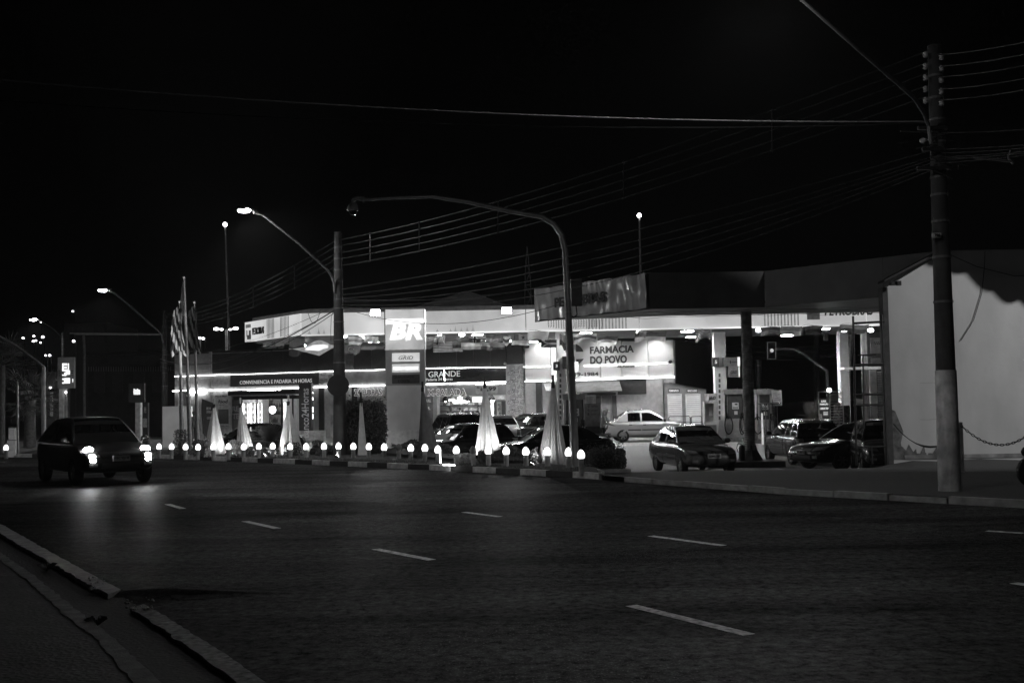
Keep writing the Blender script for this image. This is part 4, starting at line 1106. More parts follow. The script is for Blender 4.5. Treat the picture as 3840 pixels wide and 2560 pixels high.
# (x0, x1, y0, y1, pattern, droop, label)
FL_ = [
 (985, 1065, 1283, 1303, 'check', 0, 'pale striped flag with a checkered shield under the left canopy corner', 52.0),
 (1085, 1145, 1264, 1330, [2, 1], 1, 'dark flag hanging in tatters left of the glowing pointed flag', 49.2),
 (1083, 1262, 1272, 1330, 'point', 0, 'large pale flag stretched to a point with backlight painted in as a glow', 47.7),
 (1290, 1350, 1294, 1325, 'crescent', 0, 'dark flag with a pale crescent and star right of the mid utility pole', 47.7),
 (1306, 1362, 1262, 1292, [4, 2, 4], 1, 'bunched white and grey flag close beside the mid utility pole', 47.7),
 (1365, 1420, 1262, 1285, [4, 3], 1, 'white striped flag just left of the tall sign tower', 47.7),
 (1352, 1440, 1284, 1310, [0, 1], 0, 'black drooping flag at the left edge of the tall sign tower', 47.8),
 (1594, 1650, 1262, 1300, [3, 2, 1], 2, 'crumpled pale flag at the right edge of the tall sign tower', 47.7),
 (1644, 1671, 1258, 1288, [4, 4], 2, 'small white flag folded to a diamond left of the striped flag', 47.6),
 (1624, 1697, 1282, 1319, 'stripes', 0, 'flag of many thin pale and dark stripes', 47.6),
 (1697, 1735, 1280, 1318, [1, 0, 2], 0, 'dark banded flag right of the many striped flag', 47.7),
 (1729, 1803, 1272, 1310, [1, 3, 2], 0, 'banded flag with a small crescent in its dark upper band', 47.6),
 (1758, 1823, 1256, 1284, 'cross', 1, 'flag with a white bordered cross waving in a fold', 47.7),
 (1822, 1880, 1255, 1296, [1, 2, 1], 1, 'grey twisted flag right of the flag with the cross', 47.8),
 (1803, 1850, 1284, 1312, [3, 1], 1, 'pale swallow tailed flag left of the white flag of two bands', 47.6),
 (1848, 1893, 1284, 1310, [3, 3, 1], 0, 'white flag of two bands right of the swallow tailed flag', 47.5),
 (1886, 1916, 1260, 1290, [4, 1, 4], 2, 'bright white flag bunched into points', 47.6),
 (1927, 1977, 1252, 1280, 'star', 0, 'dark flag with a black star', 47.7),
 (1918, 1988, 1277, 1302, [4, 4, 0], 1, 'bright white flag with a dark lower band below the black star flag', 47.5),
 (1978, 2060, 1242, 1276, [4, 4], 2, 'white crumpled flag lit brightly near column three', 47.6),
 (2030, 2088, 1274, 1302, 'arrow', 0, 'dark flag with a pale sideways wedge left of column three', 47.5),
 (2098, 2125, 1255, 1304, [2, 1], 2, 'twisted dark flag hanging against column three', 47.6),
 (2150, 2240, 1250, 1280, [4, 1, 3], 2, 'long twisted flag over the pharmacy round mark', 47.6),
 (2240, 2318, 1262, 1288, [1, 4], 2, 'dark flag with a bright lower edge over the pharmacy sign', 47.6),
 (2380, 2500, 1246, 1278, [1, 3], 1, 'wide grey flag over the right end of the pharmacy sign', 47.6),
 (2390, 2425, 1240, 1262, [4, 3], 2, 'small bright flag by the canopy lamp over the pharmacy sign', 47.5),
 (2605, 2668, 1236, 1274, 'stripes', 2, 'striped flag blown out left of column five', 47.6),
 (2850, 2925, 1226, 1254, [1, 2], 2, 'grey ragged flag right of the ribbed column', 47.6),
 (2928, 3010, 1224, 1256, [2, 3], 1, 'pale flag below the emblem at the right of the canopy', 47.6),
 (3010, 3085, 1222, 1250, [1, 0], 2, 'dark ragged flag below the slanted canopy lettering', 47.6),
 (3150, 3260, 1218, 1246, [2, 1], 2, 'grey flag between the black scaffold bars', 47.6)]
for (x0, x1, y0, y1, pat, dr, lab, Yd) in FL_:
    F = Frame((0, Yd, 0), 0); t0, z1 = F.uv(x0, y0); t1, z0 = F.uv(x1, y1); z0 = F.uv(x1, y1)[1]; z1 = F.uv((x0 + x1) / 2, y0)[1]
    if x0 > 2100: Yd += .35
    W_, H_ = t1 - t0, z1 - z0; ph = random.uniform(0, 6)
    o = thing('flag', lab, 'flag', (t0, Yd, z1), group='flags hung along the canopy edge')
    mb = MB()
    def fn(u, v, t0=t0, z1=z1, W_=W_, H_=H_, ph=ph, dr=dr):
        bl = (v + .25) * (.07 + .05 * dr) * math.sin(6 * u + ph + 1.4 * v) 
        dz = (.0, .10, .22)[dr] * H_ * math.sin(5.1 * u + ph) * (v * .7 + .3)
        return F.pt(t0 + u * W_ * (1 - .05 * dr * v), z1 - v * H_ - dz, bl + .02)
    m_list = mF
    if pat == 'point':
        def fn(u, v, t0=t0, z1=z1, W_=W_, H_=H_):
            e = 1 - abs(u - .64) / (.64 if u < .64 else .36)
            top = .10 * math.sin(PI * u) + (.55 if .42 < u < .86 else .5) * H_ * max(0, math.sin(PI * min(max((u - .36) / .52, 0), 1))) * .55
            zz = z1 - .62 * H_ + (.35 * H_ * (u - .3)) * (u > .3) + top
            bot = z1 - .55 * H_ - .5 * H_ * max(e, 0) ** 1.15 + (.25 * H_ * (u - .64) if u > .64 else 0)
            return F.pt(t0 + u * W_, zz + (bot - zz) * v, .25 * math.sin(PI * v) * math.sin(PI * u))
        mb.grid(30, 10, fn, mfn=lambda i, j: 4 if (10 < i < 25 and 2 < j < 7) else 3)
        m_list = [*mF[:3], mat('flag_painted_backlight', .6, .7, emis=.22), mat('flag_painted_glow', .7, .7, emis=1.0)]  # emission in the cloth stands in for light shining through
    elif isinstance(pat, list):
        n = len(pat) * 3; mb.grid(14, n, fn, mfn=lambda i, j: pat[j // 3])
    elif pat == 'stripes':
        mb.grid(14, 13, fn, mfn=lambda i, j: (3 if j % 2 == 0 else 1))
    elif pat == 'check':
        mb.grid(24, 9, fn, mfn=lambda i, j: ((0 if (i + j) % 2 else 3) if 9 < i < 15 else (1 if j > 6 else 3)))
    elif pat == 'crescent':
        mb.grid(12, 8, fn, mi=1)
        c, zc = t0 + W_ * .45, z1 - H_ * .5; r_ = H_ * .3; pl = []
        for k in range(15): a = .5 + (2 * PI - 1.0) * k / 14; pl.append((c + r_ * math.cos(a), zc + r_ * math.sin(a)))
        for k in range(13): a = 2 * PI - .75 - (2 * PI - 1.5) * k / 12; pl.append((c + r_ * .27 + r_ * .78 * math.cos(a), zc + r_ * .78 * math.sin(a)))
        mb.fpoly(F, pl, .2, 3)
        mb.fpoly(F, [(c + r_ * 1.25 + r_ * (.32 if k % 2 == 0 else .13) * math.sin(k * PI / 5), zc + r_ * (.32 if k % 2 == 0 else .13) * math.cos(k * PI / 5)) for k in range(10)], .2, 3)
    elif pat == 'cross':
        mb.grid(20, 12, fn, mfn=lambda i, j: (0 if (6 <= i <= 7 or 5 <= j <= 6) else 4 if (i in (5, 8) or j in (4, 7)) else 2))
    elif pat == 'star':
        mb.grid(14, 8, fn, mfn=lambda i, j: 1 if i < 5 else 2)
        c, zc = t0 + W_ * .7, z1 - H_ * .5
        mb.fpoly(F, [(c + H_ * (.3 if k % 2 == 0 else .12) * math.sin(k * PI / 5), zc + H_ * (.3 if k % 2 == 0 else .12) * math.cos(k * PI / 5)) for k in range(10)], .16, 0)
    elif pat == 'arrow':
        mb.grid(18, 12, fn, mfn=lambda i, j: (3 if abs(abs(j - 5.5) - max(0, 5.5 - i * .8)) < .9 else 0 if abs(j - 5.5) < 5.5 - i * .8 else 1))
    mb.build('cloth', m_list, o, True, fix=False)
    mb = MB(); mb.tube([F.pt(t0 + W_ * k / 6, z1 + .02 + .05 * math.sin(k), .02) for k in range(7)], .006, 4); mb.build('cord', m_cable, o)
# small lamps and clutter between the flags
for i, (px, py) in enumerate(sorted(((1650, 1262), (1732, 1255), (1355, 1252), (1290, 1261), (1905, 1278), (2012, 1245), (2398, 1245), (2845, 1238), (3040, 1228), (3165, 1238), (3265, 1238)))):
    p = at(px, py, 48.6); o = thing('festoon_lamp', ORD[i].capitalize() + ' bright festoon bulb under the canopy edge, counted from the left', 'lamp', p, group='festoon bulbs under the canopy edge')
    mb = MB(); mb.ell(p, .13, .09, .08, 10, 7); mb.build('bulb', m_lampE, o, True)
    mb = MB(); mb.lathe(p + V((0, 0, .05)), [(.05, 0), (.05, .1), (.02, .16)], 8); mb.build('socket', m_black, o)

# ------------------------------------------------------------------ fuel dispensers
m_pump = mat('dispenser_pale', .5, .45, nz=(6, .15)); m_pumpd = mat('dispenser_dark', .08, .4)
def hose(mb, p, w, drop, ph=0):
    pts = []
    for k in range(17):
        a = k / 16 * 2 * PI
        pts.append(p + V((w * math.sin(a) * (1 if a < PI else .8), -.04 - .03 * math.sin(a * 2 + ph), -drop * (1 - math.cos(a)) / 2)))
    mb.tube(pts, .024, 6)
def pump(x, Y, lab, w=.95, sign=True):
    g = h(x, Y); o = thing('fuel_dispenser', lab, 'fuel pump', (x, Y, g), group='fuel dispensers')
    P_ = lambda a, b, c: V((x + a, Y + b, g + c))
    def bx(name, a0, a1, b0, b1, c0, c1, m, par=o, bev=0):
        mb = MB(); mb.box(x + a0, x + a1, Y + b0, Y + b1, g + c0, g + c1); return mb.build(name, m, par, bevel=bev)
    W2 = w / 2
    bx('island', -W2 - .5, W2 + .5, -.55, .75, -.2, .17, m_conc, bev=.02)
    bx('cabinet', -W2, W2, -.22, .28, .171, 1.02, m_pump, bev=.015)
    hdr = bx('header', -W2 - .04, W2 + .04, -.26, .32, 2.12, 2.36, mat('header_grey', .28, .5), bev=.02)
    for a in (-W2, W2 - .12): bx('upright', a, a + .12, -.2, .26, 1.021, 2.119, m_pump)
    core = bx('display_body', -W2 + .13, W2 - .13, -.16, .24, 1.021, 2.119, m_pumpd)
    s1 = bx('display', -.14, .16, -.19, -.161, 1.45, 1.75, m_white); bx('display', -.05, .10, -.19, -.161, 1.2, 1.36, m_white)
    mb = MB()
    for k in range(4): mb.box(x - .11 + .06 * k, x - .07 + .06 * k, Y - .196, Y - .191, g + 1.49, g + 1.54)
    mb.box(x - .02, x + .1, Y - .196, Y - .191, g + 1.64, g + 1.7); mb.build('digits', m_inkd, s1)
    bx('price_sheet', W2 - .05, W2 + .40, -.30, -.265, 1.62, 2.3, mat('sheet_white', .6, .5))
    mb = MB()
    for k in range(7): mb.box(x + W2, x + W2 + random.uniform(.2, .35), Y - .306, Y - .301, g + 1.68 + .085 * k, g + 1.70 + .085 * k)
    mb.build('sheet_lines', m_inkd, o)
    for a in (-.36, .25, .36):
        mb = MB(); mb.box(x + a - .035, x + a + .035, Y - .30, Y - .223, g + 1.0, g + 1.28); nz_ = mb.build('nozzle', m_black, o, bevel=.02)
        mb = MB(); hose(mb, P_(a, -.26, 1.15), .20 if a != .25 else .12, random.uniform(.75, .98), a * 9); mb.build('hose', m_black, o, True)
    mb = MB(); mb.tube([P_(-.34, -.25, 2.12), P_(-.36, -.3, 1.7), P_(-.36, -.26, 1.2)], .02, 6); mb.build('hose', m_black, o); mb = MB(); mb.tube([P_(.3, -.25, 2.12), P_(.33, -.32, 1.7), P_(.3, -.26, 1.2)], .02, 6); mb.build('hose', m_black, o)
    mb = MB(); mb.lathe(P_(-.1, 0, 2.36), [(.03, 0), (.03, .05)], 8); mb.lathe(P_(.15, 0, 2.36), [(.03, 0), (.03, .05)], 8); mb.build('lifting_eye', m_dark, o)
    return o
pump(gxy(2758, 52.4), 52.4, 'fuel dispenser with looped black hoses beside the column marked five')
pump(gxy(2158, 47.6), 47.6, 'fuel dispenser behind the camera lamp post beside the column marked three')
o = pump(gxy(2868, 50.8), 50.8, 'fuel dispenser partly hidden behind the ribbed column by the chrome guard', w=.7)
def slim(x, Y, lab):
    g = h(x, Y); o = thing('oil_cabinet', lab, 'cabinet', (x, Y, g))
    mb = MB(); mb.box(x - .32, x + .32, Y, Y + .4, g + .15, g + .95); mb.box(x - .32, x - .25, Y, Y + .4, g + .951, g + 1.75); mb.box(x + .12, x + .32, Y, Y + .4, g + .951, g + 1.75); mb.box(x - .25, x + .12, Y + .3, Y + .4, g + .951, g + 1.75); mb.box(x - .32, x + .32, Y, Y + .4, g + 1.751, g + 1.85); mb.build('case', m_pump, o)
    mb = MB(); mb.box(x - .22, x + .22, Y - .012, Y - .002, g + .2, g + .8); mb.build('door', mat('cab_door', .14, .5), o)
    mb = MB(); mb.box(x - .35, x + .35, Y - .3, Y + .6, g - .2, g + .149); mb.build('plinth', m_conc, o)
    mb = MB(); mb.box(x - .25, x + .32, Y + .1, Y + .14, g + 1.86, g + 2.2); tp = mb.build('topper', mat('topper', .5, .5), o)
    mb = MB(); put_text(mb, 'GRID', (x - .12, Y + .095, g + 1.93), (1, 0, 0), (0, 0, 1), .36, .14, bold=.02, shear=.3); mb.build('lettering', m_inkd, tp)
    mb = MB(); mb.lathe((x - .12, Y + .02, g + 1.86), [(.05, 0), (.05, .2), (.02, .26), (.02, .32)], 10); mb.build('bottle', m_white, o)
    mb = MB(); mb.box(x - .05, x + .1, Y + .24, Y + .29, g + 1.2, g + 1.6); mb.build('sheet', m_white, o)
    return o
slim(gxy(2670, 51.2), 51.2, 'pale oil cabinet with a bottle on top left of column five')
# hanging sign boxes over the dispensers
def hangsign(px0, px1, y0, y1, y2, Y, lab):
    F = Frame((0, Y, 0), 0); o = thing('dispenser_sign', lab, 'sign', at(px0, y0, Y), group='sign boxes fixed to the canopy columns')
    mb = MB(); mb.pbox(F, px0, px1, y0, y1, -.35, 0); a = mb.build('upper_box', mat('dsign_grey', .20, .5), o)
    mb = MB(); mb.pbox(F, px1 - 9, px1, y0, y1, .002, .01); mb.build('bright_edge', m_litE, a)
    mb = MB(); w = px1 - px0
    ftext(mb, F, 'PETROBRAS', px0 + w * .5, y0 + 16, px1 - 12, y0 + 21, .004, bold=.02); mb.pbox(F, px0 + w * .38, px0 + w * .46, y0 + 12, y0 + 24, .002, .006); mb.build('lettering', m_inkd, a)
    mb = MB(); mb.pbox(F, px0 + w * .3, px1 - 3, y1 + 1, y2, -.3, -.02); b = mb.build('lower_box', mat('dsign_mid', .26, .5), o)
    mb = MB(); ftext(mb, F, 'GRID', px0 + w * .42, y1 + 17, px0 + w * .82, y1 + 29, -.016, bold=.02, shear=.3); mb.build('lettering', m_inkd, b)
    mb = MB(); mb.pbox(F, px1 - 5, px1 - 1, y1 + 5, y2 - 1, -.018, -.01); mb.build('bright_edge', m_litE, b)
hangsign(2713, 2775, 1339, 1372, 1414, 52.05, 'pale sign boxes fixed to the right of column five')
F = Frame((0, 49.3, 0), 0); o = thing('dispenser_sign', 'dark square sign box fixed to the right of column three behind the lamp post', 'sign', at(2110, 1335, 49.3), group='sign boxes fixed to the canopy columns')
mb = MB(); mb.pbox(F, 2109, 2155, 1336, 1383, -.35, 0); mb.build('upper_box', m_panel, o)
mb = MB(); mb.pbox(F, 2150, 2169, 1357, 1392, -.3, -.05); mb.build('lower_box', m_litE, o)
mb = MB(); t, z = F.uv(2122, 1386); mb.add([F.pt(t, z, -.05), F.pt(t + .45, z, -.05), F.pt(t + .32, z - .85, -.05), F.pt(t + .05, z - .7, -.05)], [(0, 1, 2, 3)]); mb.build('paper', m_white, o)
# price board in front of dispenser three
Fb = Frame((0, 45.6, 0), 0); x = gxy(2222, 45.6); g = h(x, 45.6)
o = thing('fuel_price_board', 'grey board listing the fuels in front of dispenser three', 'board', (x, 45.6, g))
mb = MB(); mb.pbox(Fb, 2192, 2251, 1513, 1597, -.08, 0); bd = mb.build('board', mat('board_grey', .24, .6), o)
for k, (a, b) in enumerate((('G', 'GRID'), ('G', 'GASOLINA'), ('E', 'ETANOL'))):
    mb = MB(); y = 1518 + 15 * k; ftext(mb, Fb, a, 2204, y, 2210, y + 9, .004, bold=.03); ftext(mb, Fb, b, 2218, y + 3, 2242 if k < 2 else 2236, y + 7, .004, bold=.02)
    mb.build('lettering', m_inkd, bd)
mb = MB(); mb.box(x - .28, x + .28, 45.5, 45.75, g - .1, Fb.uv(2222, 1598)[1]); mb.build('stand', m_dark, o)
# slatted bench
Y = 43.6; x = gxy(2240, Y); g = h(x, Y); o = thing('bench', 'slatted bench with its back to the street in front of the fuel price board', 'bench', (x, Y, g))
for k in range(4):
    mb = MB(); mb.box(x - .52, x + .52, Y - .03, Y, g + .50 + k * .115, g + .57 + k * .115); mb.build('back_slat', mat('slat_wood', .16, .5, nz=(8, .4)), o)
for k in range(3):
    mb = MB(); mb.box(x - .52, x + .52, Y + .06 + k * .14, Y + .17 + k * .14, g + .42, g + .455); mb.build('seat_slat', mat('slat_wood', .16), o)
for a in (-.45, .41):
    mb = MB(); mb.box(x + a, x + a + .05, Y + .002, Y + .05, g - .02, g + .92); mb.box(x + a, x + a + .05, Y + .4, Y + .45, g - .02, g + .419); mb.build('leg', m_dark, o)
# chrome guard enclosure beside the third dispenser
Y = 49.4; o = thing('chrome_guard', 'shiny chrome tube guard around the dispenser right of the ribbed column', 'guard', (gxy(2890, Y), Y, h(10, Y)))
f = Frame((0, Y, 0), 0); g = h(10.5, Y); zt_ = f.uv(2890, 1512)[1]
xs = [2856, 2872, 2886, 2896, 2906, 2911, 2916, 2926]
mb = MB()
mb.tube([f.pt(f.uv(2843, 1512)[0], zt_), f.pt(f.uv(2927, 1512)[0], zt_)], .03, 8); mb.tube([f.pt(f.uv(2927, 1512)[0], zt_), f.pt(f.uv(2927, 1512)[0], zt_, -1.6)], .03, 8); mb.build('top_rail', m_chrome, o, True)
for k, xx in enumerate(xs):
    t = f.uv(xx, 1580)[0]; mb = MB(); mb.tube([f.pt(t, g - .05, -.0 if k < 3 else -.5), f.pt(t, zt_, 0 if k < 3 else -.5)], .028 if k < 3 else .02, 8); mb.build('rail', m_chrome, o, True)
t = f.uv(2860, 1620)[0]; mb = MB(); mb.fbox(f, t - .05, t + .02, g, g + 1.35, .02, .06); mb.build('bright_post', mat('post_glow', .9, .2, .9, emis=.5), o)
mb = MB(); p = f.pt(f.uv(2890, 1600)[0], g, -.3); 
for i in range(900):
    q = p + V((random.uniform(-.2, 1.0), random.uniform(-.3, .3), .35 + random.uniform(0, .35))); d_ = V((random.uniform(-1, 1), random.uniform(-1, 1), random.uniform(0, 1))).normalized() * .07; s_ = V((-d_.y, d_.x, 0)) * .25
    mb.add([q - s_, q + s_, q + d_], [(0, 1, 2)])
o2 = thing('planter', 'low concrete planter of dark foliage behind the chrome guard', 'planter', p); mb.build('foliage', m_leafl, o2, fix=False)
mb = MB(); mb.box(p.x - .3, p.x + 1.1, p.y - .35, p.y + .35, g - .1, g + .36); mb.build('trough', mat('trough_pale', .45, .7), o2)
# ------------------------------------------------------------------ cars
def applied(o):
    dg = bpy.context.evaluated_depsgraph_get(); dg.update()
    me = bpy.data.meshes.new_from_object(o.evaluated_get(dg))
    old = o.data; o.modifiers.clear(); o.data = me
    nm = old.name; bpy.data.meshes.remove(old); me.name = nm
    return o
m_tyre = mat('tyre', .012, .75); m_rim = mat('rim_alloy', .45, .3, .8); m_trim = mat('car_trim', .015, .5)
m_hl = mat('headlight_glass', .30, .08, .5, coat=1); m_tl = mat('taillight_lens', .10, .1, coat=1)
m_plate = mat('plate_pale', .30, .5); m_seat = mat('seat_cloth', .03, .9)
SP = {
 'sedan': dict(L=4.15, W=1.64, H=1.43, zb=.90, zh=.86, zt=.93, xa=1.02, xrf=.20, xrr=-.82, xc=-1.55, wb=(1.30, -1.12), r=.285),
 'wagon': dict(L=4.05, W=1.66, H=1.45, zb=.91, zh=.87, zt=.93, xa=1.0, xrf=.18, xrr=-.78, xc=-1.50, wb=(1.27, -1.15), r=.29),
 'hatch': dict(L=3.85, W=1.68, H=1.47, zb=.93, zh=.90, zt=.94, xa=.92, xrf=.25, xrr=-1.35, xc=-1.80, wb=(1.20, -1.22), r=.30),
 'sport': dict(L=4.45, W=1.78, H=1.42, zb=.92, zh=.86, zt=.98, xa=.95, xrf=.10, xrr=-.95, xc=-1.70, wb=(1.35, -1.30), r=.32),
 'crossover': dict(L=4.25, W=1.80, H=1.58, zb=.98, zh=.93, zt=1.0, xa=1.12, xrf=.22, xrr=-1.05, xc=-2.02, wb=(1.32, -1.30), r=.34),
 'suv': dict(L=4.30, W=1.80, H=1.66, zb=1.04, zh=1.02, zt=1.05, xa=.98, xrf=.35, xrr=-1.65, xc=-2.0, wb=(1.32, -1.32), r=.35)}
def car(kind, name, lab, loc, yaw, v=.05, glass=None, plate=None, lights=False, rough=.22, metal=.3, rails=False, group=None, pitch=0):
    q = SP[kind]; L_, W, H = q['L'], q['W'], q['H']; zb, zh, zt = q['zb'], q['zh'], q['zt']; xa, xrf, xrr, xc = q['xa'], q['xrf'], q['xrr'], q['xc']; r = q['r']
    glass = glass or m_dtint
    o = thing(name, lab, 'car', loc, yaw, group)
    paint = mat('car_paint_%03d' % int(v * 1000), v, rough, metal, nz=(2, .06), coat=.5 if v > .005 else 0, spec=.4 if v > .005 else .12)
    hl = L_ / 2; s0 = .22 if kind not in ('suv', 'crossover') else .28
    hatch = kind in ('hatch', 'suv', 'crossover')
    st = [(-hl, .78, zt - .28, s0 + .22), (-hl + .06, .88, zt - .10, s0 + .10), (-hl + .22, .95, zt, s0 + .02), (xc if not hatch else -hl + .45, .985, zt + .005, s0), (xc + .55, 1, zb, s0 - .02), (-.3, 1, zb, s0 - .03), (.4, 1, zb, s0 - .03), (xa, .995, zb, s0 - .02), (xa + .3, .985, zh, s0 - .01), (hl - .45, .965, zh - .05, s0), (hl - .18, .92, zh - .14, s0 + .02), (hl - .05, .84, zh - .25, s0 + .07), (hl, .72, zh - .36, s0 + .16)]
    mb = MB(); rows = []
    for x, wf, z1, z0 in st:
        w = W / 2 * wf; hgt = z1 - z0
        half = [(0, z0), (.78 * w, z0), (.94 * w, z0 + .07), (w, z0 + .30 * hgt), (w * 1.0, z0 + .62 * hgt), (w * .975, z1 - .07), (w * .91, z1 - .012), (w * .5, z1 + .025), (0, z1 + .035)]
        ring = [V((x, y, z)) for y, z in half] + [V((x, -y, z)) for y, z in half[-2:0:-1]]
        rows.append(ring)
    n = len(rows[0]); vs = [p for rr in rows for p in rr]; fs = []
    for i in range(len(rows) - 1):
        for k in range(n): fs.append((i * n + k, i * n + (k + 1) % n, (i + 1) * n + (k + 1) % n, (i + 1) * n + k))
    fs.append(tuple(range(n))); fs.append(tuple((len(rows) - 1) * n + k for k in range(n)))
    mb.add(vs, fs); body = mb.build('body', [paint, m_trim], o, True, local=True)
    md = body.modifiers.new('sub', 'SUBSURF'); md.levels = 2; md.render_levels = 2; applied(body)
    me = body.data
    bvh = BVHTree.FromPolygons([v_.co.copy() for v_ in me.vertices], [tuple(p.vertices) for p in me.polygons])
    cm = MB()
    for wx in q['wb']:
        for sy in (-1, 1): cm.lathe((wx, sy * W / 2, r), [(r + .055, -.27), (r + .055, .2)], 22, axis='y')
    cut = cm.build('cutter', m_trim, None)
    md = body.modifiers.new('bool', 'BOOLEAN'); md.operation = 'DIFFERENCE'; md.object = cut; md.solver = 'EXACT'; applied(body)
    cd = cut.data; bpy.data.objects.remove(cut); bpy.data.meshes.remove(cd)
    body.data.polygons.foreach_set('use_smooth', [True] * len(body.data.polygons))
    try: body.data.set_sharp_from_angle(angle=R(35))
    except Exception: pass
    def hit(p, d):
        loc_, nn, _, _ = bvh.ray_cast(V(p), V(d)); return (loc_, nn) if loc_ else (None, None)
    def patch(nm, quad2, ax, m, par, off=.006, nu=8, nv=5, th=0):
        a, b, c, d = [V((p[0], p[1], 0)) for p in quad2]; mbp = MB(); pts = {}
        for i in range(nu + 1):
            for j in range(nv + 1):
                u, w_ = i / nu, j / nv
                p = (a * (1 - u) + b * u) * (1 - w_) + (d * (1 - u) + c * u) * w_
                if ax in ('+x', '-x'):
                    s_ = 1 if ax == '+x' else -1; l, nn = hit((s_ * 5, p.x, p.y), (-s_, 0, 0))
                else:
                    s_ = 1 if ax == '+y' else -1; l, nn = hit((p.x, s_ * 5, p.y), (0, -s_, 0))
                pts[i, j] = (l + nn * off) if l else None
        for i in range(nu):
            for j in range(nv):
                f = [pts[i, j], pts[i + 1, j], pts[i + 1, j + 1], pts[i, j + 1]]
                if all(f): mbp.add(f, [(0, 1, 2, 3)])
        if not mbp.v: return None
        if th: pass
        return mbp.build(nm, m, par, True, local=True)
    # cabin
    wbs, wr = W / 2 * .905, W / 2 * (.63 if kind == 'crossover' else .655)
    prof = []
    def bez(p0, p1, p2, n_): return [((1 - t) ** 2 * p0[0] + 2 * t * (1 - t) * p1[0] + t * t * p2[0], (1 - t) ** 2 * p0[1] + 2 * t * (1 - t) * p1[1] + t * t * p2[1]) for t in [i / n_ for i in range(n_ + 1)]]
    zr = H; zd = zb - .015
    prof = bez((xa, zd), (xrf + .40 * (xa - xrf) , zd + .66 * (zr - zd)), (xrf, zr - .035), 6)
    i_w = len(prof) - 1
    prof += bez((xrf, zr - .035), ((xrf + xrr) / 2 + .1, zr + .035), (xrr, zr - .04), 8)[1:]
    i_r = len(prof) - 1
    prof += bez((xrr, zr - .04), (xrr + .42 * (xc - xrr), zr - .10 if not hatch else zr - .06), (xc, (zt if not hatch else zb) - .01), 6)[1:]
    NP = len(prof)
    def hw(z): return wbs + (wr - wbs) * max(0, min(1, (z - zd) / (zr - zd))) ** 1.15
    cols = [-1, -.93, -.62, -.31, 0, .31, .62, .93, 1]
    P3 = [[V((x + (.07 if i < i_w else -.05 if i > i_r else 0) * (1 - c * c) * (min(1, (zr - z) / (zr - zd) + .35)), c * hw(z), z + (.03 if i_w - 1 <= i <= i_r + 1 else .01) * (1 - c * c))) for c in cols] for i, (x, z) in enumerate(prof)]
    shell, ws, rw = MB(), MB(), MB()
    for i in range(NP - 1):
        for k in range(8):
            f = [P3[i][k], P3[i + 1][k], P3[i + 1][k + 1], P3[i][k + 1]]
            inner = 1 <= k <= 6
            tgt = ws if (inner and i < i_w - 0 and i >= 0) else rw if (inner and i >= i_r and i < NP - 2) else shell
            tgt.add(f, [(0, 1, 2, 3)])
    zs = lambda x: interp([(a, b) for a, b in sorted(prof)], x)
    def side_pt(x, z, s_): return V((x, s_ * (hw(z) + .001), z))
    outer = [(x, z) for x, z in prof]
    xB = .5 * (xrf + xrr) + .02; b0 = zd + .045
    def win(x0, x1, n_=8):
        pts = [(x0, b0), (x1, b0)] if x0 < x1 else []
        for k in range(n_ + 1):
            x = x1 + (x0 - x1) * k / n_
            z = min(zs(x) - .075 - .05 * (abs(x - xrf) < .0), zr - .115)
            if z > b0 + .03: pts.append((x, z))
        return pts
    fx = xa
    while zs(fx) - .09 < b0 + .04: fx -= .02
    rx = xc if not hatch else xc
    while zs(rx) - .09 < b0 + .04: rx += .02
    w1 = win(xB + .045, fx - .03); w2 = win(max(xrr - .12, rx + .06) if not hatch else xrr + .35, xB - .045)
    wins = [w1, w2]
    if hatch: wins.append(win(rx + .10, xrr + .27, 5))
    elif kind == 'sedan' or kind == 'wagon': pass
    for s_ in (1, -1):
        loops = [outer] + wins; flat = [p for l in loops for p in l]
        tr = tessellate_polygon([[V((a, b, 0)) for a, b in l] for l in loops])
        shell.add([side_pt(a, b, s_) for a, b in flat], [tuple(t) for t in tr])
    cab = shell.build('cabin_frame', paint, o, True, local=True)
    ws.build('windscreen', glass, o, True, local=True); rw.build('rear_window', glass, o, True, local=True)
    for s_ in (1, -1):
        for w_ in wins:
            mbw = MB(); tr = tessellate_polygon([[V((a, b, 0)) for a, b in w_]])
            mbw.add([side_pt(a, b, s_) for a, b in w_], [tuple(t) for t in tr]); mbw.build('side_window', glass, o, local=True)
    # seats seen through the glass
    for sx in (xB + .15, xrr + .25 if not hatch else xB - .75):
        for sy in (-.36, .36):
            mbs = MB(); mbs.box(sx - .08, sx + .06, sy - .22, sy + .22, zb - .1, zb + .22); mbs.box(sx - .06, sx + .03, sy - .12, sy + .12, zb + .25, zb + .40); mbs.box(sx - .03, sx, sy - .03, sy + .03, zb + .221, zb + .249)
            mbs.build('seat', m_seat, o, local=True, bevel=.04)
    mbs = MB(); mbs.tube([V((xa - .35 + .17 * math.sin(a) * .5, .36 + .17 * math.cos(a), zb + .05 + .17 * math.sin(a))) for a in [k * 2 * PI / 12 for k in range(13)]], .014, 5, cap=False); mbs.build('steering_wheel', m_trim, o, local=True)
    # doors with handles, seams, trim
    xs_ = [(xB, xa - .04), (q['wb'][1] + .22 if not hatch else q['wb'][1] + .34, xB - .012)]
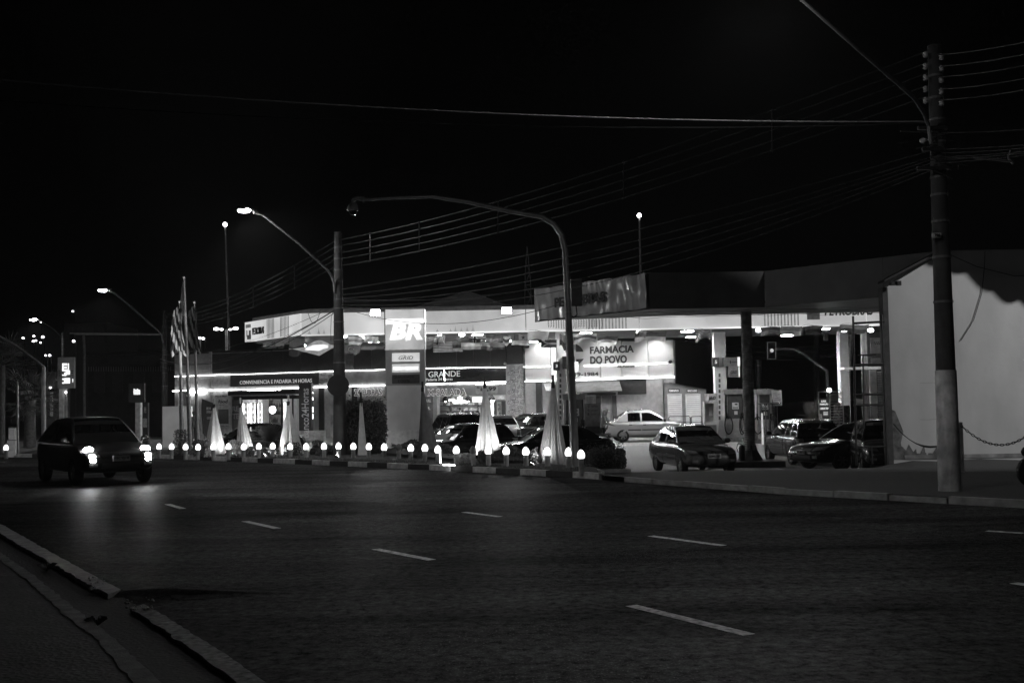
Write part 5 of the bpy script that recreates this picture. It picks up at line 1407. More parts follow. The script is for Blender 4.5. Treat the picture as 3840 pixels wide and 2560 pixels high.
    for s_, ax in ((1, '+y'), (-1, '-y')):
        for x0, x1 in xs_:
            d = patch('door', [(x0 + .01, s0 + .08), (x1 - .01, s0 + .08), (x1 - .01, zb - .03), (x0 + .01, zb - .03)], ax, paint, o, .007, 8, 8)
            if d is None: continue
            hx = x0 + .14; l, nn = hit((hx, s_ * 5, zb - .13), (0, -s_, 0))
            if l: 
                mbh = MB(); mbh.box(hx - .075, hx + .075, l.y - .02, l.y + .02, zb - .15, zb - .115); mbh.build('handle', m_trim, d, local=True, bevel=.008)
        for x0, x1 in xs_:
            patch('side_trim', [(x0 + .02, .52), (x1 - .02, .52), (x1 - .02, .57), (x0 + .02, .57)], ax, m_trim, o, .014, 10, 1)
        l, nn = hit((xa - .18, s_ * 5, zb - .05), (0, -s_, 0)); y = (l.y if l else s_ * W / 2)
        mbm = MB(); mbm.ell((xa - .20, y + s_ * .12, zb + .07), .065, .10, .075, 10, 7); mbm.tube([V((xa - .18, y - s_ * .04, zb)), V((xa - .19, y + s_ * .1, zb + .05))], .025, 6); mbm.build('mirror', m_trim if v > .2 else paint, o, True, local=True)
    # lamps, grille, bumpers, plates
    nz = zh - .14
    for s_ in (1, -1):
        hlt = patch('headlight', [(s_ * W * .26, nz - .13), (s_ * W * .455, nz - .09), (s_ * W * .46, nz + .03), (s_ * W * .30, nz - .01)], '+x', m_hl, o, .01, 6, 4)
        patch('taillight', [(s_ * W * .33, zt - .32), (s_ * W * .46, zt - .34), (s_ * W * .46, zt - .08), (s_ * W * .34, zt - .06)], '-x', m_tl, o, .01, 5, 5)
        patch('fog_light', [(s_ * W * .30, s0 + .16), (s_ * W * .40, s0 + .16), (s_ * W * .40, s0 + .24), (s_ * W * .30, s0 + .24)], '+x', m_hl, o, .008, 3, 3)
    patch('grille', [(-W * .24, nz - .13), (W * .24, nz - .13), (W * .28, nz - .02), (-W * .28, nz - .02)], '+x', m_trim, o, .012, 10, 3)
    patch('lower_grille', [(-W * .26, s0 + .12), (W * .26, s0 + .12), (W * .24, s0 + .25), (-W * .24, s0 + .25)], '+x', m_trim, o, .01, 10, 3)
    l, nn = hit((5, 0, nz - .07), (-1, 0, 0))
    if l:
        mbe = MB(); mbe.ell((l.x + .01, 0, nz - .07), .015, .045, .04, 10, 6); mbe.build('badge', m_chrome, o, True, local=True)
    patch('rear_bumper_strip', [(-W * .44, .50), (W * .44, .50), (W * .44, .56), (-W * .44, .56)], '-x', m_trim, o, .012, 12, 1)
    for ax, sx in (('+x', 1), ('-x', -1)):
        zz = (s0 + .28) if sx > 0 else (zt - .33)
        l, nn = hit((sx * 5, 0, zz + .06), (-sx, 0, 0))
        if l:
            mbp = MB(); X = l.x + sx * .035; mbp.box(min(X, X - sx * .03), max(X, X - sx * .03), -.20, .20, zz, zz + .13); pl = mbp.build('number_plate', m_plate, o, local=True)
            if plate:
                mbp = MB(); put_text(mbp, plate, (X + sx * .002, -sx * .17, zz + .03), (0, sx, 0), (0, 0, 1), .34, .07, .006, .02); mbp.build('lettering', m_inkd, pl, local=True)
    # wheels
    for wx in q['wb']:
        for sy in (1, -1):
            y = sy * (W / 2 - .10)
            mbw = MB(); mbw.lathe((wx, y, r), [(r * .62, -.09), (r * .93, -.095), (r, -.06), (r, .06), (r * .93, .095), (r * .62, .09)], 26, axis='y', cap=False); wh = mbw.build('wheel', m_tyre, o, True, local=True)
            mbw = MB(); yy = y + sy * .075
            mbw.lathe((wx, y, r), [(r * .63, -.08), (r * .60, .0 if sy > 0 else -.0), (r * .63, .08)], 22, axis='y', cap=False)
            mbw.lathe((wx, yy - sy * .05, r), [(1e-5, 0), (r * .6, 0)], 22, mi=1, axis='y')
            for k in range(6):
                a = k * PI / 3; c_, s__ = math.cos(a), math.sin(a); px_ = V((-s__, 0, c_)) * .028; d = V((c_, 0, s__))
                b_ = V((wx, yy, r)); mbw.hexa([b_ - px_ + d * .03, b_ + px_ + d * .03, b_ + px_ * .9 + d * r * .61, b_ - px_ * .9 + d * r * .61] + [p + V((0, -sy * .03, 0)) for p in (b_ - px_ + d * .03, b_ + px_ + d * .03, b_ + px_ * .9 + d * r * .61, b_ - px_ * .9 + d * r * .61)])
            mbw.lathe((wx, yy, r), [(1e-5, -.01), (.06, -.01), (.05, .012), (1e-5, .014)], 12, axis='y')
            mbw.build('rim', [m_rim if v > .1 else mat('rim_dull', .16, .35, .7), m_black], wh, True, local=True)
    if rails:
        for s_ in (1, -1):
            mbr = MB(); mbr.tube([V((xrf - .05, s_ * wr * .93, H - .05)), V((xrf - .2, s_ * wr * .93, H + .03)), V((xrr + .15, s_ * wr * .93, H + .03)), V((xrr, s_ * wr * .93, H - .06))], .018, 6); mbr.build('roof_rail', m_galv, o, True, local=True)
    mba = MB(); mba.tube([V((xrr + .12, 0, H - .02)), V((xrr - .10, 0, H + .16))], .006, 5); mba.build('aerial', m_black, o, local=True)
    if lights:
        g_ = mat('headlamp_beam_glow', .9, .2, emis=1300, nz=(3, .02)); g2 = mat('foglamp_glow', .9, .2, emis=120, nz=(3, .02))
        for s_ in (1, -1):
            for zz, yy, e, rr in ((nz + .04, W * .37, g_, .085), (s0 + .40, W * .36, g2, .062), (s0 + .31, W * .355, g2, .055)):
                l, nn = hit((5, s_ * yy, zz), (-1, 0, 0))
                if l:
                    mbl = MB(); mbl.ell((l.x + .008, s_ * yy, zz), .036, rr * 1.3, rr * .8, 12, 8); mbl.build('headlamp' if rr > .08 else 'fog_lamp', e, o, True, local=True)
                    if rr > .08:
                        pw_ = WM[o.name] @ V((l.x + .12, s_ * yy, zz)); lamp('SPOT', 'headlight_beam', pw_, 30, o, .06, WM[o.name] @ V((l.x + 8, s_ * yy, -.2)), R(70), .9)
    if pitch: o.rotation_euler = (0, pitch, yaw)
    return o
def place(px, py, Y): return at(px, py, Y)
def carat(px, Y): x = gxy(px, Y); return (x, Y, h(x, Y))
# yaw: 0 faces +x (right in the photo), -90 faces the camera
car('crossover', 'hatchback_car', 'black car on the road with headlights and fog lamps blazing', ((376 - 1920) / FP * 28.9, 28.4, 0), R(-53), .004, plate='FSC9J18', lights=True, rough=.3, metal=0)
car('sedan', 'parked_car', 'grey compact sedan parked front on with seats visible through its windscreen', carat(2590, 35.2), R(-80), .12, m_tint, plate='EBM6150', rough=.25, metal=.5, group='cars on the forecourt')
car('wagon', 'parked_car', 'silver sedan seen from its right side in front of the pharmacy', carat(2420, 53.6), R(2), .75, m_dtint, rough=.22, metal=.45, group='cars on the forecourt')
car('suv', 'parked_car', 'black roof railed sport utility seen from behind at the snack bar entrance', carat(1706, 46.6), R(108), .015, m_dtint, rails=True, group='cars on the forecourt')
car('hatch', 'parked_car', 'dark hatchback behind the dark grey fabric cone facing the street', carat(1738, 41.0), R(-142), .014, m_dtint, group='cars on the forecourt')
car('sport', 'parked_car', 'black sedan behind the two cones nearest the lamp post', carat(2052, 39.0), R(-168), .010, m_dtint, group='cars on the forecourt')
car('sedan', 'parked_car', 'white sedan with rear number plate seen beside the tall pleated cone', carat(1868, 50.0), R(98), .6, m_dtint, plate='FGR1160', metal=0, group='cars on the forecourt')
car('hatch', 'parked_car', 'shiny grey hatchback under the canopy between the white sedan and dispenser three', carat(1995, 50.5), R(-148), .06, m_tint, group='cars on the forecourt')
car('hatch', 'parked_car', 'black hatchback parked right of the ribbed column showing its side glass', carat(3005, 39.2), R(95), .012, m_tint, group='cars on the forecourt')
car('sport', 'parked_car', 'low black sedan with a sloping nose right of the black hatchback', carat(3224, 35.7), R(-158), .008, m_dtint, plate='FKL3B72', group='cars on the forecourt')
car('hatch', 'parked_car', 'dark hatchback half hidden behind the black scaffold by the white wall', carat(3320, 32.8), R(-100), .05, m_dtint, group='cars on the forecourt')
car('sedan', 'parked_car', 'black car parked by the shop entrance behind the flowering shrub', carat(945, 46.2), R(-150), .012, m_tint, group='cars on the forecourt')
# near the right border a sliver of a black vehicle
x = gp(3850, 1826, .1)
mb = MB(); o = thing('motor_scooter', 'black round rear end of a scooter cut by the right edge of the picture', 'scooter', (x.x + .16, x.y, .1))
c = V((x.x + .10, x.y, .1)); mb.lathe(c + V((0, 0, .27)), [(.16, -.05), (.25, -.055), (.27, -.02), (.27, .02), (.25, .055), (.16, .05)], 20, axis='y'); mb.build('wheel', m_tyre, o, True)
mb = MB(); mb.ell(c + V((.18, 0, .62)), .36, .15, .16, 14, 8); mb.tube([c + V((.1, 0, .3)), c + V((.4, 0, .5)), c + V((.9, 0, .35)), c + V((1.15, 0, .8)), c + V((1.1, 0, 1.05))], [.08, .12, .1, .06, .03], 8); mb.build('body', m_black, o, True)
mb = MB(); mb.lathe(c + V((1.25, 0, .27)), [(.16, -.05), (.25, -.055), (.27, -.02), (.27, .02), (.25, .055), (.16, .05)], 20, axis='y'); mb.build('wheel', m_tyre, o, True)
mb = MB(); mb.tube([c + V((1.1, -.3, 1.08)), c + V((1.08, 0, 1.04)), c + V((1.1, .3, 1.08))], .018, 6); mb.build('handlebar', m_dark, o, True)

# ------------------------------------------------------------------ people
def skin_mesh(name, joints, edges, m, parent, sub=2, root=0):
    me = bpy.data.meshes.new(name); me.from_pydata([tuple(j[0]) for j in joints], edges, [])
    o = bpy.data.objects.new(name, me); COL.objects.link(o)
    md = o.modifiers.new('skin', 'SKIN'); md.use_smooth_shade = True
    sv = me.skin_vertices[0].data
    for i, j in enumerate(joints):
        rr = j[1]; sv[i].radius = rr if isinstance(rr, tuple) else (rr, rr); sv[i].use_root = (i == root)
    s_ = o.modifiers.new('sub', 'SUBSURF'); s_.levels = sub; s_.render_levels = sub
    applied(o); o.data.materials.clear(); o.data.materials.append(m)
    o.data.polygons.foreach_set('use_smooth', [True] * len(o.data.polygons))
    o.parent = parent; WM[o.name] = WM[parent.name]
    return o
m_skin = [mat('skin_mid', .30, .5, nz=(9, .1)), mat('skin_dark', .12, .5, nz=(9, .1))]
def person(lab, loc, yaw, hgt=1.72, arms=((.28, .02, 1.12), (.30, .14, .88)), arms2=None, skin=0, shirt=None, pants=None, hair='short', hairv=.03, cap=False, stride=.0, lean=.0):
    "faces -y when yaw is 0; arms: elbow and wrist of the left arm (x mirrored for the right)"
    k = hgt / 1.75; o = thing('person', lab, 'person', loc, yaw)
    def s(x, y, z): return V((x * k, -(y) * k - lean * max(0, z - .9) * k, z * k))
    J = []; E = []
    def j(p, r, par=None):
        J.append((p, tuple(a * k for a in r) if isinstance(r, tuple) else r * k))
        if par is not None: E.append((par, len(J) - 1))
        return len(J) - 1
    pel = j(s(0, 0, .95), (.145, .11)); wst = j(s(0, 0, 1.12), (.13, .095), pel); ch = j(s(0, 0, 1.33), (.155, .11), wst)
    nk = j(s(0, .01, 1.47), .055, ch); jaw = j(s(0, .035, 1.555), (.062, .07), nk); sk = j(s(0, .02, 1.64), (.078, .095), jaw); tp = j(s(0, .012, 1.715), (.055, .07), sk)
    nose = j(s(0, .125, 1.615), .011, sk)
    for sx in (1, -1): j(s(sx * .083, .015, 1.62), .014, sk)
    wr_ = []
    for sx, A in ((1, arms), (-1, arms2 or arms)):
        sh = j(s(sx * .185, 0, 1.42), .058, ch); e = A[0]; w = A[1]
        el = j(s(sx * e[0], e[1], e[2]), .042, sh); wt = j(s(sx * w[0], w[1], w[2]), .029, el)
        d = (V(w) - V(e)).normalized(); wr_.append((sx, w, d))
        pm = V(w) + d * .075; pj = j(s(sx * pm.x, pm.y, pm.z), (.036, .02), wt)
        side = d.cross(V((0, 0, 1))); side = side.normalized() if side.length > .2 else V((0, 1, 0))
        for q, ln in ((-.027, .060), (-.009, .074), (.009, .070), (.026, .055)):
            f1 = pm + side * q + d * .035; f2 = f1 + d * ln * .55 + V((-.006, .008, 0)); f3 = f2 + d * ln * .4 + V((-.012, .012, 0))
            a = j(s(sx * f1.x, f1.y, f1.z), .009, pj); b = j(s(sx * f2.x, f2.y, f2.z), .0085, a); j(s(sx * f3.x, f3.y, f3.z), .007, b)
        t1 = V(w) + d * .03 + V((-.03, .02, 0)); t2 = t1 + d * .04 + V((-.01, .012, 0))
        a = j(s(sx * t1.x, t1.y, t1.z), .011, wt); j(s(sx * t2.x, t2.y, t2.z), .009, a)
    LG = []
    for sx in (1, -1):
        hp = j(s(sx * .092, 0, .88), .088, pel); kn = j(s(sx * .10, .03 + sx * stride * .5, .49), .056, hp); an = j(s(sx * .105, -.02 + sx * stride, .09), .038, kn)
        LG.append((s(sx * .092, 0, .88), s(sx * .10, .03 + sx * stride * .5, .49), s(sx * .105, -.02 + sx * stride, .10)))
        hl_ = j(s(sx * .105, -.04 + sx * stride, .04), .035, an); j(s(sx * .115, .14 + sx * stride, .03), .032, an)
    skin_mesh('body', J, E, m_skin[skin], o)
    shirt = shirt or mat('shirt_mid', .25, .8); pants = pants or mat('trousers_dark', .04, .85)
    J2 = [(J[0][0] + V((0, 0, -.03)), (.158 * k, .122 * k)), (J[1][0], (.147 * k, .112 * k)), (J[2][0], (.175 * k, .128 * k)), (s(0, 0, 1.445), (.085 * k, .075 * k))]; E2 = [(0, 1), (1, 2), (2, 3)]
    for sx, A in ((1, arms), (-1, arms2 or arms)):
        J2.append((s(sx * .19, 0, 1.42), .072 * k)); E2.append((2, len(J2) - 1)); e = A[0]
        J2.append((s(sx * (.19 + (e[0] - .19) * .8), e[1] * .8, 1.42 + (e[2] - 1.42) * .8), .060 * k)); E2.append((len(J2) - 2, len(J2) - 1))
    skin_mesh('shirt', J2, E2, shirt, o)
    J3 = [(s(0, 0, .96), (.150 * k, .118 * k))]; E3 = []
    for lg in LG:
        b = len(J3); J3 += [(lg[0], .102 * k), (lg[1], .074 * k), (lg[2], .060 * k)]; E3 += [(0, b), (b, b + 1), (b + 1, b + 2)]
    skin_mesh('trousers', J3, E3, pants, o)
    mh = MB(); c = s(0, .002, 1.66)
    if cap:
        mh.ell(c + V((0, 0, .02 * k)), .100 * k, .115 * k, .085 * k, 14, 8); mh.ell(c + V((0, -.12 * k, .0)), .075 * k, .07 * k, .012 * k, 12, 4); mh.build('cap', mat('cap_white', .7, .7), o, True, local=True)
    elif hair == 'curly':
        for i in range(90):
            a, b = random.uniform(0, 2 * PI), random.uniform(-.9, 1.57); rr = random.uniform(.03, .045) * k
            d = V((math.cos(a) * math.cos(b), math.sin(a) * math.cos(b), math.sin(b)))
            if d.y < -.35 and d.z < .35: continue
            mh.ell(c + V((d.x * .125, d.y * .125 + .03, d.z * .125 - .01)) * k, rr, rr, rr, 6, 4)
        mh.build('hair', mat('hair_%d' % int(hairv * 100), hairv, .6), o, True, local=True)
    else:
        def cp(u, v):
            a = 2 * PI * u; b = v * (1.75 if math.sin(a) > -.2 else 1.05)
            return c + V((.090 * math.sin(b) * math.cos(a), .112 * math.sin(b) * math.sin(a) + .006, .082 * math.cos(b) - .005)) * k
        mh.grid(16, 6, cp); mh.build('hair', mat('hair_%d' % int(hairv * 100), hairv, .6), o, True, local=True)
    return o
m_pat = mat('patterned_shirt', .28, .8, nz=(14, 1.2))
x = gxy(1770, 49.5); person('person with curly dark hair and patterned top walking between the parked cars', (x, 49.5, h(x, 49.5)), R(190), 1.62, hair='curly', shirt=m_pat, stride=.08)
x = gxy(2259, 47.8); person('pump attendant in a white cap bending behind the fuel price board', (x, 47.8, h(x, 47.8)), R(70), 1.70, arms=((.24, .16, 1.16), (.16, .36, 1.08)), shirt=mat('uniform_pale', .5, .8), cap=True, lean=.22)
def inside(px, d, lab, yaw, **kw):
    p = FAC.pt(FAC.uv(px, 1540, d)[0], -.05, d); person(lab, (p.x, p.y, -.05), yaw, **kw)
inside(1689, -1.2, 'person with short hair in a dark top standing at the left of the snack counter', R(40), hgt=1.74, shirt=mat('top_dark', .05, .8), skin=1)
inside(1725, -.6, 'person in a white top seen from behind below the star light', R(160), hgt=1.66, shirt=mat('top_white', .6, .8))
inside(1795, -.5, 'person with a black jacket and raised hand at the right of the counter', R(70), hgt=1.76, arms=((.25, .12, 1.15), (.10, .22, 1.42)), arms2=((.26, 0, 1.12), (.27, .1, .9)), shirt=m_black)
x = gxy(727, 55); person('person in dark clothes standing in shade left of the feather banner', (x, 55, 0), R(20), 1.7, shirt=mat('top_grey', .10, .8), skin=1)
# ------------------------------------------------------------------ island: lamp bollards
BX = [(23, 1679, 0), (597, 1675, 1), (643, 1675, 1), (696, 1676, 1), (742, 1677, 1), (801, 1676, 1), (857, 1675, 1), (913, 1676, 1), (972, 1674, 1), (1024, 1673, 1), (1089, 1675, 1), (1149, 1675, 1), (1216, 1674, 1), (1270, 1673, 1), (1324, 1674, 1), (1383, 1675, 1), (1441, 1677, 1), (1496, 1677, 2), (1541, 1680, 1), (1593, 1680, 1), (1643, 1686, 1), (1712, 1688, 1), (1776, 1689, 2), (1833, 1689, 1), (1899, 1691, 1), (1973, 1693, 1), (2055, 1694, 1), (2132, 1696, 1), (2181, 1705, 1)]
BASE = [(23, 1712), (597, 1708), (694, 1714), (1024, 1716), (1215, 1720), (1441, 1722), (1541, 1731), (1643, 1738), (1712, 1744), (1833, 1750), (1973, 1754), (2055, 1757), (2132, 1762), (2181, 1771)]
m_pipe = mat('pipe_post', .34, .6, nz=(7, .25)); m_goff = mat('unlit_globe', .16, .4)
def bollard(c, hgt, lit, lab, tilt):
    o = thing('bollard_lamp', lab, 'bollard lamp', c, 0, 'egg shaped bollard lamps along the kerb')
    rp = .066
    mb = MB(); mb.tube([V((0, 0, -.08)), V((tilt, 0, hgt - .17))], rp, 14); mb.build('post', m_pipe, o, True, local=True)
    mb = MB(); z0 = hgt - .17; r = .088
    mb.lathe((tilt, 0, z0), [(.06, 0), (r * .93, .025), (r, .07), (r * .93, .115), (r * .7, .155), (r * .4, .185), (.012, .20)], 16); mb.build('globe', m_globE if lit else m_goff, o, True, local=True)
for i, (px, py, st) in enumerate(BX):
    by = interp(BASE, px); c = gp(px, by, .13)
    hgt = (at(px, py, c.y).z - .13) + .09
    w = ORD[i] if i else 'leftmost'
    lab = ('unlit egg shaped lamp bollard, ' if st == 2 else 'glowing egg shaped lamp bollard, ') + w + ' from the left along the kerb' if i else 'glowing egg shaped lamp bollard alone at the left edge beside pale cabinets'
    bollard((c.x, c.y, .13), hgt, st != 2, lab, random.uniform(-.012, .012))

# ------------------------------------------------------------------ fabric cones
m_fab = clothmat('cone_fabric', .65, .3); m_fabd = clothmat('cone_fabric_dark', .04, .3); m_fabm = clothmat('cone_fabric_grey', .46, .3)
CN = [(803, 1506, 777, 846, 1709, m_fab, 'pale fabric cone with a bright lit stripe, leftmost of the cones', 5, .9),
      (901, 1504, 884, 957, 1711, m_fabm, 'grey fabric cone brightly lit at its foot beside the flowering shrub', 6, .8),
      (1082, 1495, 1044, 1138, 1712, m_fab, 'wide pleated pale cone lit from below left of the cash machine sign', 10, .9),
      (1355, 1484, 1342, 1378, 1717, m_fab, 'narrow bright white cone in front of the big round bush', 4, .8),
      (1587, 1443, 1570, 1642, 1700, clothmat('cone_fabric_dark_grey', .22, .3), 'dark grey fabric cone at the right of the tall sign tower', 5, .6),  # dark grey is the fabric's own colour
      (1821, 1430, 1782, 1878, 1706, m_fab, 'tall pleated white cone in front of the promotion banner', 9, .7),
      (2078, 1423, 2018, 2130, 1747, m_fabm, 'large grey pleated cone beside the camera lamp post', 10, .8)]
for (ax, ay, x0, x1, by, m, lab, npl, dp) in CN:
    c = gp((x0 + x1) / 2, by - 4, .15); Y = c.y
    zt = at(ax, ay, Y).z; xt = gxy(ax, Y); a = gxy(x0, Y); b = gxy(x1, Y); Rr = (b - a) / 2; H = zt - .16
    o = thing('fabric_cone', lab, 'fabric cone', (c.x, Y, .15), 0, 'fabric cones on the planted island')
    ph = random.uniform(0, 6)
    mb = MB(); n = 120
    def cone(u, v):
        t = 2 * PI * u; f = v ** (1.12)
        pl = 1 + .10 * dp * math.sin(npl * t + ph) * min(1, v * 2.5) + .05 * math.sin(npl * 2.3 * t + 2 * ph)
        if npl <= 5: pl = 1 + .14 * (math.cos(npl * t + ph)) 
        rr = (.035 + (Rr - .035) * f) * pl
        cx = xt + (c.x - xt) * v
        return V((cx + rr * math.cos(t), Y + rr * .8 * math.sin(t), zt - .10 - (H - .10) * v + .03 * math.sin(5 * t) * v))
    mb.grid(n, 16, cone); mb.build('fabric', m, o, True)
    mb = MB(); mb.tube([V((c.x, Y, .1)), V((xt, Y, zt - .1)), V((xt, Y, zt + .12))], .035, 10); mb.build('pole', m_black if ax > 1300 else m_fabm, o)
    mb = MB(); mb.tube([V((xt, Y, zt - .22)), V((xt, Y, zt - .08))], .05, 10); mb.build('collar', m_fabd, o)
# ground uplights
CP = {}
for ci, (ax, ay, x0, x1, by, m, lab, npl, dp) in enumerate(CN): CP[ci] = gp((x0 + x1) / 2, by - 4, .15)
for ci, dx, dy, tz, pw, lab in ((0, .55, -.62, .9, 60, 'ground uplight at the foot of the leftmost fabric cone'), (1, .75, -.62, .5, 120, 'ground uplight at the right foot of the grey lit cone'), (2, -.8, -.72, .8, 85, 'ground uplight at the left foot of the wide pleated cone'), (3, -.75, -.75, 1.1, 480, 'ground uplight left of the narrow bright cone'),
        (1, -.15, -.8, .31, 60, 'added ground uplight in front of the flowering shrub right of the leftmost cone'), (5, -.95, -.70, .4, 90, 'ground uplight between the dark grey cone and the tall white cone'), (5, .5, -.78, 1.1, 75, 'ground uplight right of the tall pleated white cone'), (6, -.6, -.75, 1.0, 55, 'dim ground uplight in front of the large grey cone')):  # the flowering shrub's uplight is added to brighten its leaves
    c = CP[ci] + V((dx, dy, -.01)); tgt = CP[ci] + (V((-.55, -.1, .25)) if tz == .4 else V((-.45, -.25, .3)) if tz == .31 else V((0, 0, tz))); o = thing('ground_light', lab, 'ground light', c, 0, 'ground uplights on the island')
    d = (tgt - c).normalized()
    mb = MB(); mb.tube([c, c + d * .10], [.05, .075], 12); mb.build('housing', m_dark, o, True)
    mb = MB(); mb.tube([c + d * .101, c + d * .108], .066, 12); mb.build('lens', m_lampE, o)
    lamp('SPOT', 'uplight_beam', c + d * .14, pw, o, .05, tgt, R(100), .8)
c = gp(742, 1706, .14) + V((.15, .5, 0)); o = thing('ground_light', 'added ground uplight brightening the three flagpoles', 'ground light', c, 0, 'ground uplights on the island')  # lamp added to brighten the striped flags
mb = MB(); mb.tube([c, c + V((-.02, 0, .12))], [.06, .09], 12); mb.build('housing', m_dark, o, True)
lamp('SPOT', 'uplight_beam', c + V((-.02, 0, .16)), 3200, o, .05, c + V((-.18, 1.15, 4.8)), R(50), .4)
# cable lines and litter glowing on the grass
mb = MB(); a = gp(1600 + 62, 1742, .17); b = gp(1705, 1744, .17); mb.tube([a, (a + b) / 2 + V((0, 0, .01)), b], .022, 6); tag(mb.build('light_tube', m_ledE, None), 'short glowing tube lying in the grass by the dark grey cone', 'light')
mb = MB(); a = gp(1650, 1690, .5); b = gp(1652, 1735, .2); mb.tube([a, b], .018, 6); tag(mb.build('light_tube', m_ledE, None), 'upright glowing tube strapped to a bollard lamp by the dark grey cone', 'light')

# ------------------------------------------------------------------ plants
def leaves(pts, size, m, name, parent, asp=.45):
    mb = MB()
    for p in pts:
        d = V((random.gauss(0, 1), random.gauss(0, 1), random.gauss(0, 1) + .3)).normalized() * size * random.uniform(.6, 1.3)
        s_ = d.cross(V((random.gauss(0, 1), random.gauss(0, 1), random.gauss(0, 1)))).normalized() * d.length * asp * .5
        p = V(p); mb.add([p - d * .5, p + s_, p + d * .5, p - s_], [(0, 1, 2, 3)])
    return mb.build(name, m, parent, fix=False)
def rbox(c, rx, ry, z0, z1, n, p=4):
    out = []
    while len(out) < n:
        x, y, z = random.uniform(-1, 1), random.uniform(-1, 1), random.uniform(-1, 1)
        q = (abs(x) ** p + abs(y) ** p + abs(z) ** p) ** (1 / p)
        if .72 < q < 1.02 + .04 * math.sin(9 * x + 7 * z): out.append(V((c[0] + rx * x, c[1] + ry * y, (z0 + z1) / 2 + (z1 - z0) / 2 * z)))
    return out
def shrub(lab, c, rx, ry, z0, z1, n, size, m=m_leaf, name='shrub', p=4, grp=None, core=True, cat='shrub'):
    o = thing(name, lab, cat, (c[0], c[1], z0), 0, grp)
    pts = rbox(c, rx, ry, z0, z1, n, p)
    for i in range(n // 25):
        b = random.choice(pts); d = random.uniform(.03, .10)
        for k in range(4): pts.append(b + V((random.uniform(-.04, .04), random.uniform(-.04, .04), d * k)) * (1 if b.z > (z0 + z1) / 2 else .3))
    leaves(pts, size, m, 'foliage', o)
    if core:
        mb = MB(); mb.ell((c[0], c[1], (z0 + z1) / 2), rx * .82, ry * .82, (z1 - z0) * .43, 16, 10); mb.build('branches', m_black, o, True)
    mb = MB(); mb.tube([(c[0], c[1], z0 - .25), (c[0] + .02, c[1], z0 + .3 * (z1 - z0))], [.05, .03], 7); mb.build('stem', m_bark, o)
    return o
Y = 37.0; a, b = gxy(1268, Y), gxy(1450, Y); zt = at(1360, 1502, Y).z
shrub('big clipped rounded bush taller than a person left of the sign tower', ((a + b) / 2, Y), (b - a) / 2, .7, .15, zt, 9000, .085)
for k in range(1):
    mb = MB(); 
Y = 28.0; a, b = gxy(2193, Y), gxy(2345, Y); zt = at(2270, 1680, Y).z
shrub('dense low rounded hedge at the right end of the planted island', ((a + b) / 2, Y), (b - a) / 2, .42, .0, zt, 7000, .045)
c = gp(2290, 1776, 0); mb = MB(); mb.box(c.x - .42, c.x + .5, c.y, c.y + .35, -.3, .11); tag(mb.build('planter_edge', m_conc, None, bevel=.02), 'concrete edging under the low rounded hedge', 'edging')
def hedge_run(x0, x1, yy, Yoff, hgt, lab, n, m=m_leaf, size=.06):
    pts = []; o = None
    for i in range(n):
        px = random.uniform(x0, x1); c = gp(px, interp(BASE, px), .13); off = Yoff + random.gauss(0, .13)
        pts.append(V((c.x, c.y + off, .14 + hgt * random.random() ** .6 * (1 + .2 * math.sin(px * .05)))))
    mid = gp((x0 + x1) / 2, interp(BASE, (x0 + x1) / 2), .13)
    o = thing('low_hedge', lab, 'hedge', (mid.x, mid.y + Yoff, .13), 0, 'low hedges behind the bollard lamps')
    leaves(pts, size, m, 'foliage', o)
    mb = MB(); qs = []
    for k in range(9):
        px = x0 + (x1 - x0) * k / 8; c = gp(px, interp(BASE, px), .13); qs.append(V((c.x, c.y + Yoff, .13 + hgt * .35)))
    mb.tube(qs, hgt * .36, 8); mb.build('branches', m_black, o, True)
hedge_run(1455, 1572, 0, 1.0, .50, 'low dark hedge in front of the sign tower base', 2600)
hedge_run(1600, 1716, 0, .9, .42, 'low dark hedge between the dark grey cone and the brightly lit shrub', 2400)
hedge_run(1850, 2020, 0, .8, .45, 'low dark hedge between the tall white cone and the large grey cone', 3000)
hedge_run(1150, 1262, 0, 1.2, .45, 'low dark hedge left of the big clipped bush', 2200)
def bushy(px, py, w, hgt, n, size, m, lab, off=.7, sticks=0):
    c = gp(px, py, .13) + V((0, off, 0)); o = thing('shrub', lab, 'shrub', c)
    s_ = c.y / FP; pts = []
    for i in range(n):
        r = random.random() ** .5; a = random.uniform(0, 2 * PI); z = random.random()
        pts.append(c + V((w * s_ * r * math.cos(a) * (1 - .3 * z), w * s_ * .7 * r * math.sin(a), hgt * s_ * z)))
    leaves(pts, size, m, 'foliage', o, .5)
    mb = MB()
    for i in range(10 + sticks):
        a = random.uniform(0, 2 * PI); q = c + V((w * s_ * .6 * math.cos(a), w * s_ * .4 * math.sin(a), hgt * s_ * random.uniform(.6, 1.05)))
        mb.tube([c + V((random.uniform(-.05, .05), 0, -.05)), (c + q) / 2 + V((random.uniform(-.05, .05), 0, .05)), q], .008, 5)
    mb.build('branches', m_bark, o)
bushy(1745, 1745, 34, 42, 1500, .06, mat('lit_leaf', .5, .5, nz=(20, .3)), 'small shrub brightly lit white among the bollard lamps', .45)  # paler leaf colour carries part of the uplight's brightness
bushy(1812, 1748, 26, 55, 700, .07, m_leafl, 'wispy dark shrub at the foot of the tall white cone', .4)
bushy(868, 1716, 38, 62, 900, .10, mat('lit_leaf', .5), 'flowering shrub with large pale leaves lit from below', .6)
bushy(920, 1716, 26, 40, 420, .08, m_leafl, 'leafy shrub overlapping the lit foot of the grey cone', .4)
bushy(1090, 1716, 40, 55, 420, .09, m_leaf, 'dark twiggy shrub at the foot of the wide pleated cone', .3, 14)
bushy(640, 1712, 34, 95, 600, .08, m_leaf, 'thin tall shrub in front of the white wall panel left of the flagpoles', 1.2, 14)
